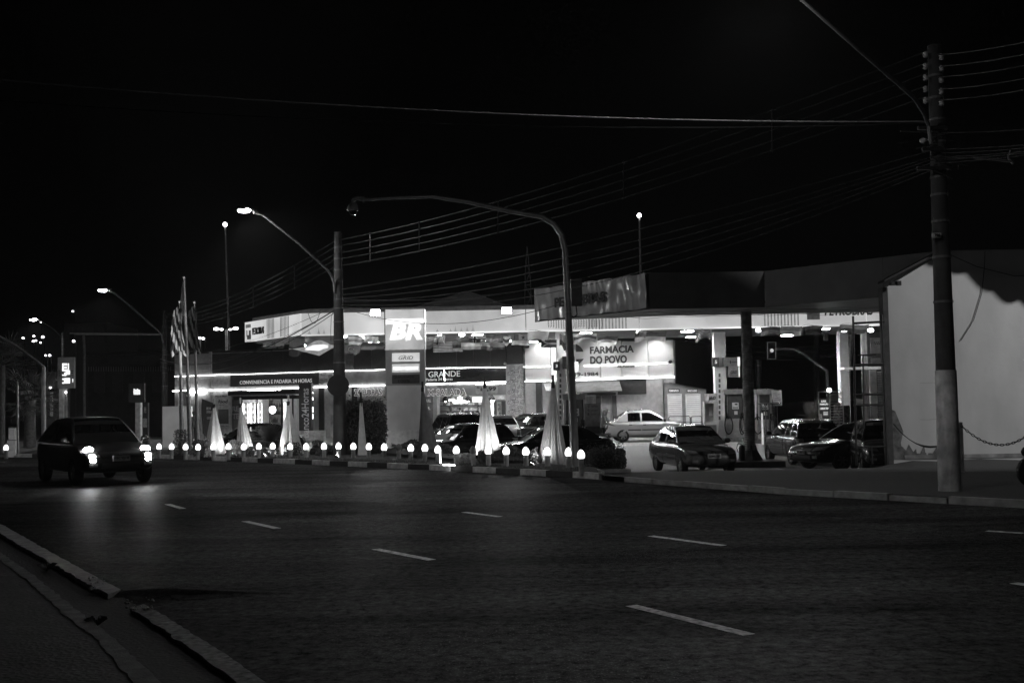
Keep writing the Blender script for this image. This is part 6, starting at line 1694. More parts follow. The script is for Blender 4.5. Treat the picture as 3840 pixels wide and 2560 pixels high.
bushy(722, 1714, 40, 60, 700, .08, m_leaf, 'dark shrub at the foot of the flagpoles', .9, 8)
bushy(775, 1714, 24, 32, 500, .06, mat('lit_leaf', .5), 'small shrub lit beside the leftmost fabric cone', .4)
bushy(1000, 1716, 40, 34, 700, .08, m_leaf, 'low spreading plant left of the wide pleated cone', .7)
bushy(1200, 1718, 34, 34, 500, .07, m_leaf, 'low plant under the round sign disc', .6)
bushy(1300, 1720, 22, 120, 160, .06, m_leaf, 'sparse twigs rising beside the mid utility pole', 1.8, 20)
def fronds(c, n, ln, m, name, lab, cat, up=.5, lv=34, lw=.30, trunk=.3, tr=.12):
    o = thing(name, lab, cat, c); c = V(c); mb = MB(); top = c + V((0, 0, trunk))
    for i in range(n):
        a = random.uniform(0, 2 * PI); e = random.uniform(-.15, 1.35); l = ln * random.uniform(.75, 1.1)
        d = V((math.cos(a) * math.cos(e), math.sin(a) * math.cos(e), math.sin(e))); sd = d.cross(V((0, 0, 1))).normalized()
        prev = top
        for k in range(1, lv + 1):
            t = k / lv; p = top + d * l * t + V((0, 0, -.5 * l * t * t * (1 - .4 * math.sin(e))))
            w = lw * l * math.sin(PI * min(t + .08, 1)) ** .7
            for s_ in (1, -1):
                tip = p + sd * s_ * w + (p - prev).normalized() * w * .5 + V((0, 0, .1 * w))
                q = (p - prev) * .42
                mb.add([prev, prev + q, tip], [(0, 1, 2)])
            prev = p
    mb.build('fronds' if cat != 'palm tree' else 'crown', m, o, fix=False)
    mb = MB(); mb.lathe(c, [(tr * 1.2, -.2), (tr, trunk * .5), (tr * .9, trunk)], 10); mb.build('trunk', m_bark, o, True)
    return o
Y = 39.5; fronds((gxy(1010, Y), Y, .1), 46, 1.15, m_leaf, 'cycad', 'large dark spiky cycad left of the wide pleated cone', 'cycad', trunk=.45)
fronds((gxy(955, 40.5), 40.5, .1), 26, .8, m_leaf, 'cycad', 'smaller dark spiky cycad behind the grey cone', 'cycad', trunk=.35)
Y = 56; fronds((gxy(3050, Y), Y, -.1), 26, 1.7, mat('lit_palm_leaf', .09, .5, nz=(20, .4)), 'palm', 'spiky palm left of the promotion rack behind the black hatchback', 'palm', trunk=.7, lv=18, lw=.22)

# ------------------------------------------------------------------ flagpoles
for (tx, ty, bx_, by_, fl, lab) in ((672, 1131, 683, 1690, 1, 'flagpole with a limp striped flag, leftmost of three'), (690, 1040, 714, 1684, 0, 'tallest flagpole standing between two striped flags'), (728, 1133, 742, 1680, 1, 'flagpole with a limp striped flag, rightmost of three')):
    c = gp(bx_, by_ + 14, .13); Y = c.y + .9; x = gxy(bx_, Y); top = at(tx, ty, Y); b = V((x, Y, .1))
    o = thing('flagpole', lab, 'flagpole', b, 0, 'three flagpoles')
    mb = MB(); mid = b + (top - b) * .32; mb.tube([b, mid, mid + (top - b) * .001, b + (top - b) * .6, top], [.085, .08, .06, .055, .035], 10); mb.build('pole', m_galv, o, True)
    mb = MB(); mb.ell(top, .05, .05, .06, 8, 6); mb.build('finial', m_lgrey, o, True)
    mb = MB()
    ht = 1.65 if fl else 1.2; s_ = -1
    def lf(u, v):
        zz = top.z - .15 - v * ht - .55 * u * (.3 + v * .4)
        w = (.28 * u * (.55 + .6 * v)) * (1 if fl else .35)
        return V((top.x + (b.x - top.x) * v * .28 - w * 1.15, Y - .05 - .12 * u * math.sin(6 * u + 5 * v) - .04 * math.sin(20 * u), zz))
    mb.grid(14, 22, lf, mfn=lambda i, j: (3 if (i + j) // 4 % 2 else 0) if fl else 1); mb.build('flag', mF, o, True, fix=False)
    mb = MB()
    def lf2(u, v):
        q = lf(u, v); return V((2 * (top.x + (b.x - top.x) * v * .28) - q.x * 1.0 - .12 * u, q.y, q.z + .1 * u))
    if fl: mb.grid(10, 18, lf2, mfn=lambda i, j: 3 if (i - j) // 4 % 2 else 0); mb.build('flag_fold', mF, o, True, fix=False)

# ------------------------------------------------------------------ utility poles, street lamps
m_pole = mat('pole_concrete', .034, .85, nz=(4, .3), bump=.2); m_arm = mat('lamp_arm', .22, .5, .4)
def streetlamp_arm(o, pts, r, head, energy, hsize=1.0, e=None, tgt=None, spot=150):
    mb = MB(); mb.tube(pts, r, 8); ar = mb.build('lamp_arm', m_arm, o, True)
    d = (V(pts[-1]) - V(pts[-2])); d.z = 0; d.normalize(); p = V(head)
    sd = V((-d.y, d.x, 0))
    mb = MB()
    for s1, s2, z in ((0, .09, .10), (0, .16, .06), (0, .17, 0)): pass
    k = hsize
    mb.hexa([p - d * .32 * k - sd * .07 * k, p - d * .32 * k + sd * .07 * k, p + d * .3 * k + sd * .15 * k, p + d * .3 * k - sd * .15 * k, p - d * .32 * k - sd * .05 * k + V((0, 0, .1 * k)), p - d * .32 * k + sd * .05 * k + V((0, 0, .1 * k)), p + d * .28 * k + sd * .09 * k + V((0, 0, .13 * k)), p + d * .28 * k - sd * .09 * k + V((0, 0, .13 * k))])
    hd_ = mb.build('lamp_head', m_dark, ar, bevel=.03 * k)
    mb = MB(); mb.ell(p + d * .08 * k + V((0, 0, -.02 * k)), .2 * k, .12 * k, .07 * k, 12, 7); gl = mb.build('lamp_glass', e or mat('street_lamp_glow', .9, .3, emis=90, nz=(3, .02)), ar, True)
    if energy: 
        L = lamp('SPOT', 'street_lamp_beam', p + V((0, 0, -.16 * k)), energy, o, .12, tgt or (p + V((0, 0, -5))), R(spot), .5)
    return ar
def upole(name, lab, b, tx, ty, r0, r1, white=None, grp='utility poles along the street'):
    o = thing(name, lab, 'utility pole', b, 0, grp); top = at(tx, ty, b[1]); b = V(b)
    mb = MB(); zs_ = [0, .25, .5, .75, 1]
    mb.tube([b + V((0, 0, -.4))] + [b + (top - b) * t for t in zs_], [r0 * 1.02] + [r0 + (r1 - r0) * t for t in zs_], 18); mb.build('pole', m_pole, o, True)
    for z in (.42, .52, .60, .66, .70, .78, .83, .88, .93):
        p = b + (top - b) * z; rr = r0 + (r1 - r0) * z + .012; mb = MB(); mb.lathe(p, [(rr, -.02), (rr, .02)], 14); mb.build('clamp_band', mat('clamp_paint', .10, .6), o)
    return o, b, top
b = gp(2182 * 1.6327, 1128 * 1.6327, .09)
# near pole
up, b, top = upole('utility_pole', 'thick concrete utility pole in the right foreground with a whitewashed lower part', (b.x, b.y, .09), 3503, 172, .185, .115)
pr = lambda f: b + (top - b) * f
fw = (at(3540, 1388, b.y).z - .09) / (top.z - .09)
mb = MB(); mb.tube([b + V((0, 0, -.02)), pr(fw * .5), pr(fw)], [.192, .184, .178], 24)
mb.build('whitewash', mat('whitewash_flaking', .42, .85, nz=(4, .45), bump=.3), up, True)
Fp = Frame((0, b.y - .19, 0), 0); mb = MB(); mb.pbox(Fp, 3498, 3530, 873, 891, -.05, .0); tg_ = mb.build('number_tag', mat('tag_pale', .4, .5), up); mb = MB(); ftext(mb, Fp, '798', 3504, 876, 3526, 888, .004, bold=.02); mb.build('lettering', m_inkd, tg_)
sY = b.y
armp = [at(3490, 540, sY - .2), at(3482, 470, sY - .25), at(3462, 420, sY - .5), at(3425, 365, sY - .9), at(3300, 255, sY - 1.7), at(3010, 0, sY - 3.0), at(2890, -75, sY - 3.3), at(2860, -72, sY - 3.35)]
streetlamp_arm(up, armp, .035, at(2833, -44, sY - 3.4), 260, 1.0, e=mat('near_lamp_glow', .9, .3, emis=260, nz=(3, .02)), tgt=at(2750, 1950, 13.5), spot=165)
# hardware on the near pole
for (px, py, w) in ((3497, 480, .5), (3502, 560, .4), (3505, 630, .6)):
    mb = MB(); p = at(px, py, sY - .2); mb.cbox(p, w, .06, .06); mb.build('crossarm', m_dark, up)
for k in range(5):
    for sx in (-1, 1):
        p = at(3500 + sx * 30, 205 + 43 * k + (8 if sx > 0 else 0), sY - .15); mb = MB(); mb.lathe(p, [(.015, -.06), (.045, -.04), (.03, -.01), (.045, .02), (.02, .05)], 8); mb.build('insulator', m_lgrey, up, True)
mb = MB(); p = at(3462, 528, sY - .25); mb.ell(p, .06, .05, .05, 10, 6); mb.build('photocell', m_lgrey, up, True)
for k in range(10):
    p = at(3500 + random.uniform(-40, 60), random.uniform(470, 650), sY - .2); mb = MB(); mb.tube([p, p + V((random.uniform(-.3, .3), 0, random.uniform(-.15, .05))), p + V((random.uniform(-.5, .5), 0, random.uniform(-.4, .1)))], .012, 5); mb.build('loose_cable', m_cable, up)
o = thing('cable_box', 'long pale cable splice bracket hanging on the wires right of the near pole', 'cable bracket', at(3640, 590, sY))
mb = MB(); mb.tube([at(3520, 592, sY), at(3570, 588, sY), at(3640, 588, sY + .2), at(3790, 605, sY + .3)], .022, 6); mb.tube([at(3790, 560, sY + .3), at(3780, 590, sY + .3), at(3800, 615, sY + .3)], .02, 6); mb.build('bracket', m_arm, o)

bm_ = gp(1272, 1708, .13); Y = 36.4; x = gxy(1276, Y)
um, mbz, mtop = upole('utility_pole', 'concrete utility pole behind the round sign disc in the middle', (x, Y, .1), 1266, 870, .235, .11)
arm = [at(1254, 1095, Y - .15), at(1252, 1060, Y - .2), at(1244, 1035, Y - .3), at(1225, 1008, Y - .5), at(1120, 912, Y - 1.2), at(985, 805, Y - 2), at(950, 796, Y - 2.2)]
streetlamp_arm(um, arm, .04, at(925, 788, Y - 2.3), 520, 1.0, spot=160, tgt=(-4, 34, 0))
# round traffic sign seen from behind on the mid pole
p = at(1268, 1445, Y - .30); o = thing('round_sign', 'black back of a round traffic sign mounted on the mid utility pole', 'traffic sign', p)
mb = MB(); mb.lathe(p, [(1e-4, -.01), (.35, -.01), (.35, .01), (1e-4, .01)], 36, axis='y'); mb.build('disc', m_black, o)
mb = MB(); mb.box(p.x - .2, p.x + .2, p.y + .02, p.y + .06, p.z - .03, p.z + .03); mb.build('bracket', m_dark, o)
Y3 = 66; x = gxy(618, Y3)
u3, b3, t3 = upole('utility_pole', 'thin concrete utility pole left of the flagpoles', (x, Y3, 0), 617, 1166, .18, .1)
streetlamp_arm(u3, [at(612, 1285, Y3 - .2), at(606, 1258, Y3 - .3), at(596, 1243, Y3 - .5), at(520, 1175, Y3 - 1.5), at(432, 1100, Y3 - 3), at(410, 1090, Y3 - 3.2)], .05, at(392, 1087, Y3 - 3.3), 500, 1.25, spot=125)
Y4 = 105; u4, b4, t4 = upole('utility_pole', 'distant utility pole at the far left beside the gantry arm', (gxy(238, Y4), Y4, 0), 236, 1245, .2, .12)
streetlamp_arm(u4, [at(230, 1262, Y4), at(190, 1225, Y4 - 1), at(150, 1202, Y4 - 2), at(142, 1199, Y4 - 2.1)], .04, at(131, 1197, Y4 - 2.2), 500, 1.7)
Y5 = 44; u5 = thing('street_lamp', 'street lamp post at the left edge whose arm leaves the picture', 'street lamp', (gxy(168, Y5), Y5, 0))
bt = at(163, 1375, Y5); mb = MB(); mb.tube([(bt.x + .03, Y5, -.1), (bt.x, Y5, bt.z)], [.10, .08], 12); mb.build('post', m_galv, u5, True)
streetlamp_arm(u5, [bt + V((0, 0, -.1)), bt, at(140, 1355, Y5 - .3), at(60, 1296, Y5 - 1), at(0, 1262, Y5 - 1.6), at(-110, 1215, Y5 - 2.4)], .05, at(-140, 1208, Y5 - 2.5), 120, 1.0, spot=130)
# small distant lamps
o0 = None
far = [(86, 1267, 150, .17), (127, 1260, 170, .17), (160, 1263, 160, .2), (133, 1277, 180, .2), (124, 1279, 180, .17), (152, 1284, 175, .14), (186, 1332, 120, .13), (171, 1332, 120, .1), (273, 1167, 190, .16), (153, 1208, 200, .12), (276, 1279, 115, .14), (762, 1269, 100, .13), (189, 1454, 88, .11)]
FN_ = ['leftmost of the small distant street lights at far left', 'distant street light just left of the brightest cluster light', 'brightest distant street light above the left palm', 'lower right light of the distant pair above the left palm', 'lower left light of the distant pair above the left palm', 'faint distant street light under the cluster at left', 'right one of two tiny low lights beside the lit sign board', 'left one of two tiny low lights beside the lit sign board', 'lone tiny light high above the dark building at left', 'tiny light just right of the far left lamp', 'tiny light hanging below the end of the gantry arm', 'tiny light beside the right flagpole flag', 'tiny lamp on the wall beside the pale column left of the black car']
for (px, py, Y, r), lab in zip(far, FN_):
    p = at(px, py, Y); o = thing('distant_lamp', lab, 'street light', (p.x, Y, 0), 0, 'small distant lights')
    mb = MB(); mb.ell(p, r, r, r * .8, 10, 6); mb.build('lamp', mat('far_lamp_glow', .9, .3, emis=9, nz=(3, .02)), o, True)
    mb = MB(); mb.tube([(p.x + .1, Y + .3, -.6), (p.x + .1, Y + .3, p.z)], .06, 6); mb.build('post', m_dark, o)
# tall masts
for (tx, ty, bx_, by_, lab, eq) in ((844, 842, 859, 1290, 'tall thin mast with one bright lamp behind the flagpoles', 1), (2397, 808, 2402, 1025, 'tall thin mast with one bright lamp rising behind the dark canopy', 0)):
    Y = 120; p = at(tx, ty, Y); o = thing('light_mast', lab, 'light mast', (gxy(bx_, Y), Y, 0), 0, 'tall light masts')
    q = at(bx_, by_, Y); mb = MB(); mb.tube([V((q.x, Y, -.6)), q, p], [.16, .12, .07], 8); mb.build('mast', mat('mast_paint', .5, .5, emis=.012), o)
    mb = MB(); mb.ell(p, .22, .22, .2, 12, 8); mb.build('lamp', mat('mast_lamp_glow', .9, .3, emis=30, nz=(3, .02)), o, True)
    mb = MB(); mb.lathe(p + V((0, 0, .2)), [(.12, 0), (.2, .06), (.05, .16)], 10); mb.build('cap', m_dark, o)
Y = 110; o = thing('twin_arm_lamp', 'low lamp mast with four small lamps on a wide crossarm left of the lit canopy', 'light mast', (gxy(849, Y), Y, 0))
mb = MB(); c = at(849, 1236, Y); mb.tube([V((c.x, Y, -.6)), c], .13, 8); mb.build('mast', mat('mast_pale', .5, .5, emis=.05), o)
mb = MB(); mb.tube([at(812, 1233, Y), c, at(883, 1231, Y)], .05, 6); mb.build('crossarm', m_dark, o)
for px, py, r in ((811, 1233, .2), (831, 1235, .14), (864, 1235, .12), (884, 1231, .2)):
    mb = MB(); mb.ell(at(px, py, Y), r * 1.4, r, r * .7, 10, 6); mb.build('lamp', mat('far_lamp_glow', .9), o, True)
Y = 112; o = thing('bright_column', 'short bright lamp column beside the rightmost flagpole', 'light mast', (gxy(749, Y), Y, 0)); mb = MB(); mb.tube([(gxy(749, Y), Y, -.6), at(749, 1270, Y)], .12, 8); mb.build('mast', mat('mast_pale', .5), o)
mb = MB(); p = at(749, 1268, Y); mb.ell(p, .16, .16, .12, 8, 6); mb.build('lamp', mat('far_lamp_glow', .9), o, True)
# lattice tower
Y = 130; o = thing('lattice_tower', 'dim steel lattice tower rising behind the lit canopy', 'tower', (gxy(1990, Y), Y, 0))
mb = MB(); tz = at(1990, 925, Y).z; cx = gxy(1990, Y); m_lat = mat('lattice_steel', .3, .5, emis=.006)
def lw(z): return .15 + .75 * (1 - max(0, z) / tz) + (0 if z < tz * .8 else 0)
for sx in (-1, 1):
    for sy in (-1, 1): mb.tube([(cx + sx * lw(0), Y + sy * lw(0), -.6), (cx + sx * lw(tz * .85), Y + sy * lw(tz * .85), tz * .85), (cx, Y, tz)], .045, 5)
z = 0.0; k = 0
while z < tz * .9:
    z2 = z + 1.4; s_ = 1 if k % 2 else -1
    for sy in (-1, 1): mb.tube([(cx - s_ * lw(z), Y + sy * lw(z), z), (cx + s_ * lw(z2), Y + sy * lw(z2), z2)], .03, 4); mb.tube([(cx - lw(z), Y + sy * lw(z), z), (cx + lw(z), Y + sy * lw(z), z)], .03, 4)
    z = z2; k += 1
mb.build('lattice', m_lat, o)

# camera lamp post on the island
Y = 27.2; bx0 = gxy(1320 * 1.6327, Y)
o = thing('camera_post', 'tall curved steel post with a dome camera reaching over the road', 'camera post', (bx0, Y, .13))
pts = [V((bx0, Y, .1)), at(2146, 1500, Y), at(2125, 1050, Y), at(2119, 940, Y), at(2105, 880, Y), at(2075, 838, Y), at(2030, 812, Y - .1), at(1900, 790, Y - .3), at(1760, 758, Y - .6), at(1625, 737, Y - .9), at(1500, 741, Y - 1.1), at(1362, 748, Y - 1.3)]
mb = MB(); mb.tube(pts, [.105, .10, .075, .07, .068, .066, .064, .058, .05, .045, .04, .035], 14); mb.build('post', mat('camera_post_paint', .30, .4, .6, nz=(5, .2)), o, True)
p = at(1362, 748, Y - 1.3); mb = MB(); mb.lathe(p, [(1e-4, -.02), (.075, -.02), (.075, .02), (1e-4, .02)], 14, axis='x')
mb.tube([p, p + V((-.13, 0, .03)), p + V((-.22, 0, .0)), p + V((-.24, 0, -.08))], [.05, .05, .045, .04], 10); mb.build('bracket', m_lgrey, o, True)
q = p + V((-.24, 0, -.16)); mb = MB(); mb.lathe(q, [(.125, -.10), (.125, -.03), (.10, .05), (.05, .09), (.02, .1)], 18); cs = mb.build('camera_housing', mat('housing_grey', .3, .4), o, True)
mb = MB(); mb.lathe(q + V((0, 0, -.10)), [(.095, 0), (.088, -.05), (.06, -.09), (1e-4, -.105)], 18); mb.build('camera_dome', mat('dome_glass', .02, .05, spec=.8), cs, True)
Fq = Frame((0, Y + .1, 0), 0); mb = MB(); mb.pbox(Fq, 2141, 2183, 1045, 1146, -.22, .0); bx1 = mb.build('equipment_box', mat('equip_box', .10, .5), o, bevel=.015)
mb = MB(); mb.tube([at(2160, 1146, Y + .1), at(2164, 1180, Y + .05), at(2150, 1190, Y), at(2136, 1180, Y)], .016, 6); mb.tube([at(2136, 1000, Y), at(2137, 1150, Y + .02)], .012, 5); mb.build('cable', m_black, bx1)
for py in (960, 990, 1020, 1060, 1170):
    mb = MB(); pp = at(2120 + (py - 940) * .045, py, Y); mb.lathe(pp, [(.085, -.02), (.085, .02)], 12); mb.build('clamp_band', m_galv, o)

# ------------------------------------------------------------------ wires
def wire(p, q, sag, lab, r=.008, m=None, grp='overhead wires', n=26):
    p = V(p); q = V(q); mb = MB()
    mb.tube([p + (q - p) * (k / n) + V((0, 0, -4 * sag * (k / n) * (1 - k / n))) for k in range(n + 1)], r, 5)
    tag(mb.build('overhead_wire', m or m_wire, None), lab, 'wire', grp)
yl = [192, 235, 275, 321, 361]; ym = [902, 925, 951, 973, 999]; y3 = [1180, 1192, 1204, 1216, 1228]; NM = ['topmost', 'second highest', 'middle', 'second lowest', 'lowest']
for k in range(5):
    wire(at(3478, yl[k], sY), at(1258, ym[k], 36.4), .35, NM[k] + ' of five parallel power wires between the near pole and the mid pole', .007)
    wire(at(1258, ym[k], 36.4), at(617, y3[k], 66), .5, NM[k] + ' of five power wires running left from the mid pole', .009)
    wire(at(3505, yl[k] + 15, sY), at(4300, yl[k] - 160 + 6 * k, sY - 6), .1, NM[k] + ' of five power wires leaving the near pole to the right', .006)
for (px, a_, b_, i) in ((2925, 428, 585, 0), (2355, 650, 770, 1), (1875, 800, 917, 2), (1578, 868, 966, 3), (1391, 896, 993, 4)):
    t = {0: .14, 1: .36, 2: .62, 3: .8, 4: .915}[i]
    pa = [at(3478, y, sY) + (at(1258, y2, 36.4) - at(3478, y, sY)) * 0 for y, y2 in zip(yl, ym)]
    lo_, hi_ = 0, 1
    A0, B0 = at(3478, yl[0], sY), at(1258, ym[0], 36.4)
    # distance along the wires at which the spacer hangs
    best = min((abs((1920 + FP * ((A0 + (B0 - A0) * u_).x / (A0 + (B0 - A0) * u_).y)) - px), u_) for u_ in [j / 400 for j in range(401)])[1]
    pts = []
    for k in range(5):
        A, B = at(3478, yl[k], sY), at(1258, ym[k], 36.4); pts.append(A + (B - A) * best + V((0, 0, -4 * .35 * best * (1 - best))))
    mb = MB(); mb.tube([pts[0] + V((0, 0, .05))] + pts + [pts[-1] + V((0, 0, -.04))], .012, 5)
    for p_ in pts: mb.ell(p_, .03, .03, .03, 6, 4)
    tag(mb.build('wire_spacer', m_wire, None), 'vertical wire spacer, %s between the near pole and the mid pole counted from the right' % ('first', 'second', 'third', 'fourth', 'fifth')[i], 'wire spacer', 'wire spacers')
for i, px in enumerate((1103, 948, 857, 660)):
    pts = []
    A0, B0 = at(1258, ym[0], 36.4), at(617, y3[0], 66)
    best = min((abs((1920 + FP * ((A0 + (B0 - A0) * u_).x / (A0 + (B0 - A0) * u_).y)) - px), u_) for u_ in [j / 400 for j in range(401)])[1]
    for k in range(5):
        A, B = at(1258, ym[k], 36.4), at(617, y3[k], 66); pts.append(A + (B - A) * best + V((0, 0, -4 * .5 * best * (1 - best))))
    mb = MB(); mb.tube([pts[0] + V((0, 0, .08))] + pts + [pts[-1] + V((0, 0, -.06))], .016, 5)
    tag(mb.build('wire_spacer', m_wire, None), 'vertical wire spacer, %s left of the mid pole' % ('first', 'second', 'third', 'fourth')[i], 'wire spacer', 'wire spacers')
tl = [565, 590, 600, 612, 625, 640]; tm = [1085, 1106, 1118, 1130, 1142, 1150]
for k in range(6):
    wire(at(3490, tl[k], sY), at(1275, tm[k], 36.4), .25 + .12 * k, NM[min(k, 4)] + ' telephone cable of the bundle between the near and mid poles' if k < 5 else 'slack telephone cable hanging under the bundle between the near and mid poles', .009 if k > 1 else .007, m_cable)
for k, (y0, x1, y1, sg) in enumerate(((1150, 600, 1330, .5), (1162, 600, 1345, .9), (1165, 600, 1358, .7), (1172, 600, 1372, 1.0))):
    wire(at(1255, y0, 36.4), at(x1, y1, 66), sg, ('thin', 'thick', 'slack', 'lowest')[k] + ' telephone cable running left from the mid pole past the lit fascia', (.008, .02, .008, .012)[k], m_cable)
mb = MB(); q = [at(1152 + 50 * t, 1160 + 210 * t * (1 - t) , 36.2) for t in [k / 12 for k in range(13)]]; mb.tube(q, .008, 5); tag(mb.build('slack_loop', m_cable, None), 'slack cable loop hanging before the fascia left of the mid pole', 'wire', 'overhead wires')
mb = MB(); mb.tube([at(1250, 1168, 36.2), at(1242, 1190, 36.1), at(1240, 1240, 36.1), at(1241, 1280, 36.1)], .008, 5); tag(mb.build('slack_loop', m_cable, None), 'cable end dangling straight down beside the mid pole', 'wire', 'overhead wires')
wire(at(-900, 215, 15), at(3470, 456, sY), .25, 'bright upper cable crossing the sky from the left edge', .009, mat('wire_bright', .6, .4, .4))
wire(at(-900, 300, 15.5), at(3470, 462, sY), .30, 'lower fainter cable crossing the sky from the left edge', .007, m_wire)
for k, y in enumerate((498, 560, 575, 590, 600, 612)):
    wire(at(3515, y + (0 if k else 0), sY), at(4300, y - 60 - 8 * k if k else 440, sY - 5), .05, ('pale single cable leaving the near pole to the right' if k == 0 else NM[k - 1] + ' telephone cable of the bundle leaving the near pole to the right'), .008, m_cable if k else m_wire)
wire(at(1275, 1150, 36.4), at(2140, 1128, Y), .55, 'slack cable from the mid pole to the camera post', .008, m_cable)
wire(at(1275, 1120, 36.4), at(2150, 1060, Y), .2, 'tight cable from the mid pole to the camera post box', .008, m_cable)
# ------------------------------------------------------------------ white wall building at right
YW = 30.6
WF = Frame((0, YW, 0), 0)
xl = WF.uv(3350, 1729)[0]; wb = thing('white_building', 'plain white rendered building side with peeling foot at the right', 'building', (14, YW, .1))
m_wr = mat('white_render', .46, .85, nz=(1.1, .14), bump=.2, streak=(1, 1, .5))
zE0 = WF.uv(3332, 1075)[1]; zE1 = WF.uv(3520, 950)[1]; zT = WF.uv(3700, 937)[1]; XR = 24
poly = [(xl, -.2), (XR, -.2), (XR, zT), (WF.uv(3535, 950)[0], zT), (WF.uv(3535, 950)[0], zE1), (xl, zE0)]
mb = MB(); mb.fpoly(WF, poly, 0, th=.3); mb.build('wall', m_wr, wb)
mb = MB(); mb.box(xl - .14, xl - .003, YW - .06, YW + .3, -.2, zE0 - .02); mb.build('corner_post', mat('corner_dark', .06, .8), wb)
mb = MB(); a = WF.pt(WF.uv(3311, 1059)[0], WF.uv(3311, 1059)[1], .12); c = WF.pt(WF.uv(3535, 942)[0], WF.uv(3535, 942)[1], .12); e = V((0, 0, .06)); bk = V((0, .55, 0))
mb.hexa([a, c, c + bk, a + bk, a + e, c + e, c + e + bk, a + e + bk]); mb.build('eave', m_black, wb)
mb = MB()
for k in range(9):
    x0 = xl + .1 + k * random.uniform(.12, .2); mb.fpoly(WF, [(x0, .05), (x0 + .3, .05), (x0 + .26, .2 + .25 * random.random()), (x0 + .14, .34 + .25 * random.random() if k < 2 else .2), (x0 + .03, .22)], .006 + .001 * k)
mb.build('peeled_patch', mat('bare_render', .13, .9, nz=(6, .5), bump=.3), wb)
mb = MB()
mb.fpoly(WF, [(xl, .05), (xl + .28, .05), (xl + .22, .5), (xl + .3, .8), (xl + .1, 1.35), (xl, 1.4)], .004)
mb.build('peeled_patch', mat('bare_render', .13, .9, nz=(6, .5), bump=.3), wb)
mb = MB(); mb.box(xl + .3, XR, YW - .02, YW - .004, .06, .17); mb.build('skirting', mat('skirting_grime', .2, .9, nz=(2, .7)), wb)
for y in (1435, 1572):
    mb = MB(); t0, z = WF.uv(3450, y); t1 = WF.uv(3515, y)[0]; mb.tube([WF.pt(t0, z, .002), WF.pt((t0 + t1) / 2, z - .01, .002), WF.pt(t1, z + .005, .002)], .004, 4); mb.build('crack', m_conc, wb)
o = thing('wall_lamp', 'small dark floodlight under the eave at the left corner of the white wall', 'lamp', at(3350, 1065, 30.3)); p = at(3350, 1063, 30.3)
mb = MB(); mb.cbox(p, .16, .14, .10); mb.build('body', m_black, o, bevel=.01); mb = MB(); mb.cbox(p + V((.13, -.04, 0)), .10, .14, .12); mb.build('head', m_dark, o); mb = MB(); mb.tube([p, (p.x, YW - .002, p.z)], .02, 6); mb.build('arm', m_black, o)
mb = MB(); mb.tube([WF.pt(*WF.uv(3692, 945), .03), WF.pt(*WF.uv(3690, 1000), .03), WF.pt(*WF.uv(3680, 1100), .03), WF.pt(*WF.uv(3650, 1200), .03), WF.pt(*WF.uv(3602, 1277), .03)], .010, 5)
tag(mb.build('hanging_cable', m_cable, None), 'loose cable curving down the white wall right of the near pole', 'cable')
mb = MB(); mb.tube([WF.pt(*WF.uv(3560, 955), .04), WF.pt(*WF.uv(3660, 1000), .04), WF.pt(*WF.uv(3800, 1035), .04), WF.pt(*WF.uv(3900, 1032), .04)], .010, 5)
tag(mb.build('hanging_cable', m_cable, None), 'cable sagging across the shaded top of the white wall', 'cable')
# chain posts
cpx = at(3601, 1700, 24.5); o = thing('chain_post', 'pale square post behind the near utility pole carrying the chains', 'post', (cpx.x, 24.5, .06))
zt_ = at(3598, 1582, 24.5).z; mb = MB(); mb.box(cpx.x - .06, cpx.x + .06, 24.44, 24.56, 0, zt_); mb.build('post', m_conc, o, bevel=.01)
def chain(p, q, sag, lab):
    mb = MB(); n = int((V(q) - V(p)).length / .055)
    pts = [V(p) + (V(q) - V(p)) * (k / n) + V((0, 0, -4 * sag * (k / n) * (1 - k / n))) for k in range(n + 1)]
    for k in range(n):
        a, b_ = pts[k], pts[k + 1]; d = (b_ - a).normalized(); sd = V((0, 1, 0)) if k % 2 else d.cross(V((0, 1, 0))).normalized()
        c = (a + b_) / 2; rr = []
        for j in range(9): t = 2 * PI * j / 8; rr.append(c + d * .042 * math.cos(t) + sd * .022 * math.sin(t))
        mb.tube(rr, .009, 4, cap=False)
    tag(mb.build('chain', mat('chain_iron', .05, .5, .6), None), lab, 'chain', 'barrier chains in front of the white wall')
chain(at(3352, 1590, 29.9), at(3545, 1664, 24.9), .26, 'black chain sagging left of the near pole in front of the white wall')
chain(at(3600, 1590, 24.45), at(3880, 1610, 24.0), .38, 'black chain sagging right of the near pole in front of the white wall')
# scaffold frame
Ys = 30.2; o = thing('scaffold', 'black steel scaffold frame standing left of the white wall', 'scaffold', (gxy(3260, Ys), Ys, 0))
f = Frame((0, Ys, 0), 0); Q = lambda x, y, d=0: f.pt(*f.uv(x, y), d)
def bar(nm, pts, r=.03): mb = MB(); mb.tube(pts, r, 8); mb.build(nm, m_black, o)
bar('upright', [Q(3199, 1185), Q(3212, 1745)]); bar('upright', [Q(3306, 1180), Q(3326, 1745)]); bar('upright', [Q(3258, 1330, -.5), Q(3262, 1610, -.5)], .022)
for y0, y1 in ((1212, 1206), (1368, 1366), (1479, 1477), (1519, 1517)): bar('crossbar', [Q(3200, y0), Q(3316, y1)])
bar('crossbar', [Q(3238, 1328, -.5), Q(3308, 1327, -.5)], .022); bar('crossbar', [Q(3205, 1676), Q(3322, 1674)], .02); bar('brace', [Q(3268, 1676), Q(3272, 1740)], .02); bar('brace', [Q(3203, 1214, -.02), Q(3300, 1204, -.4)], .02)
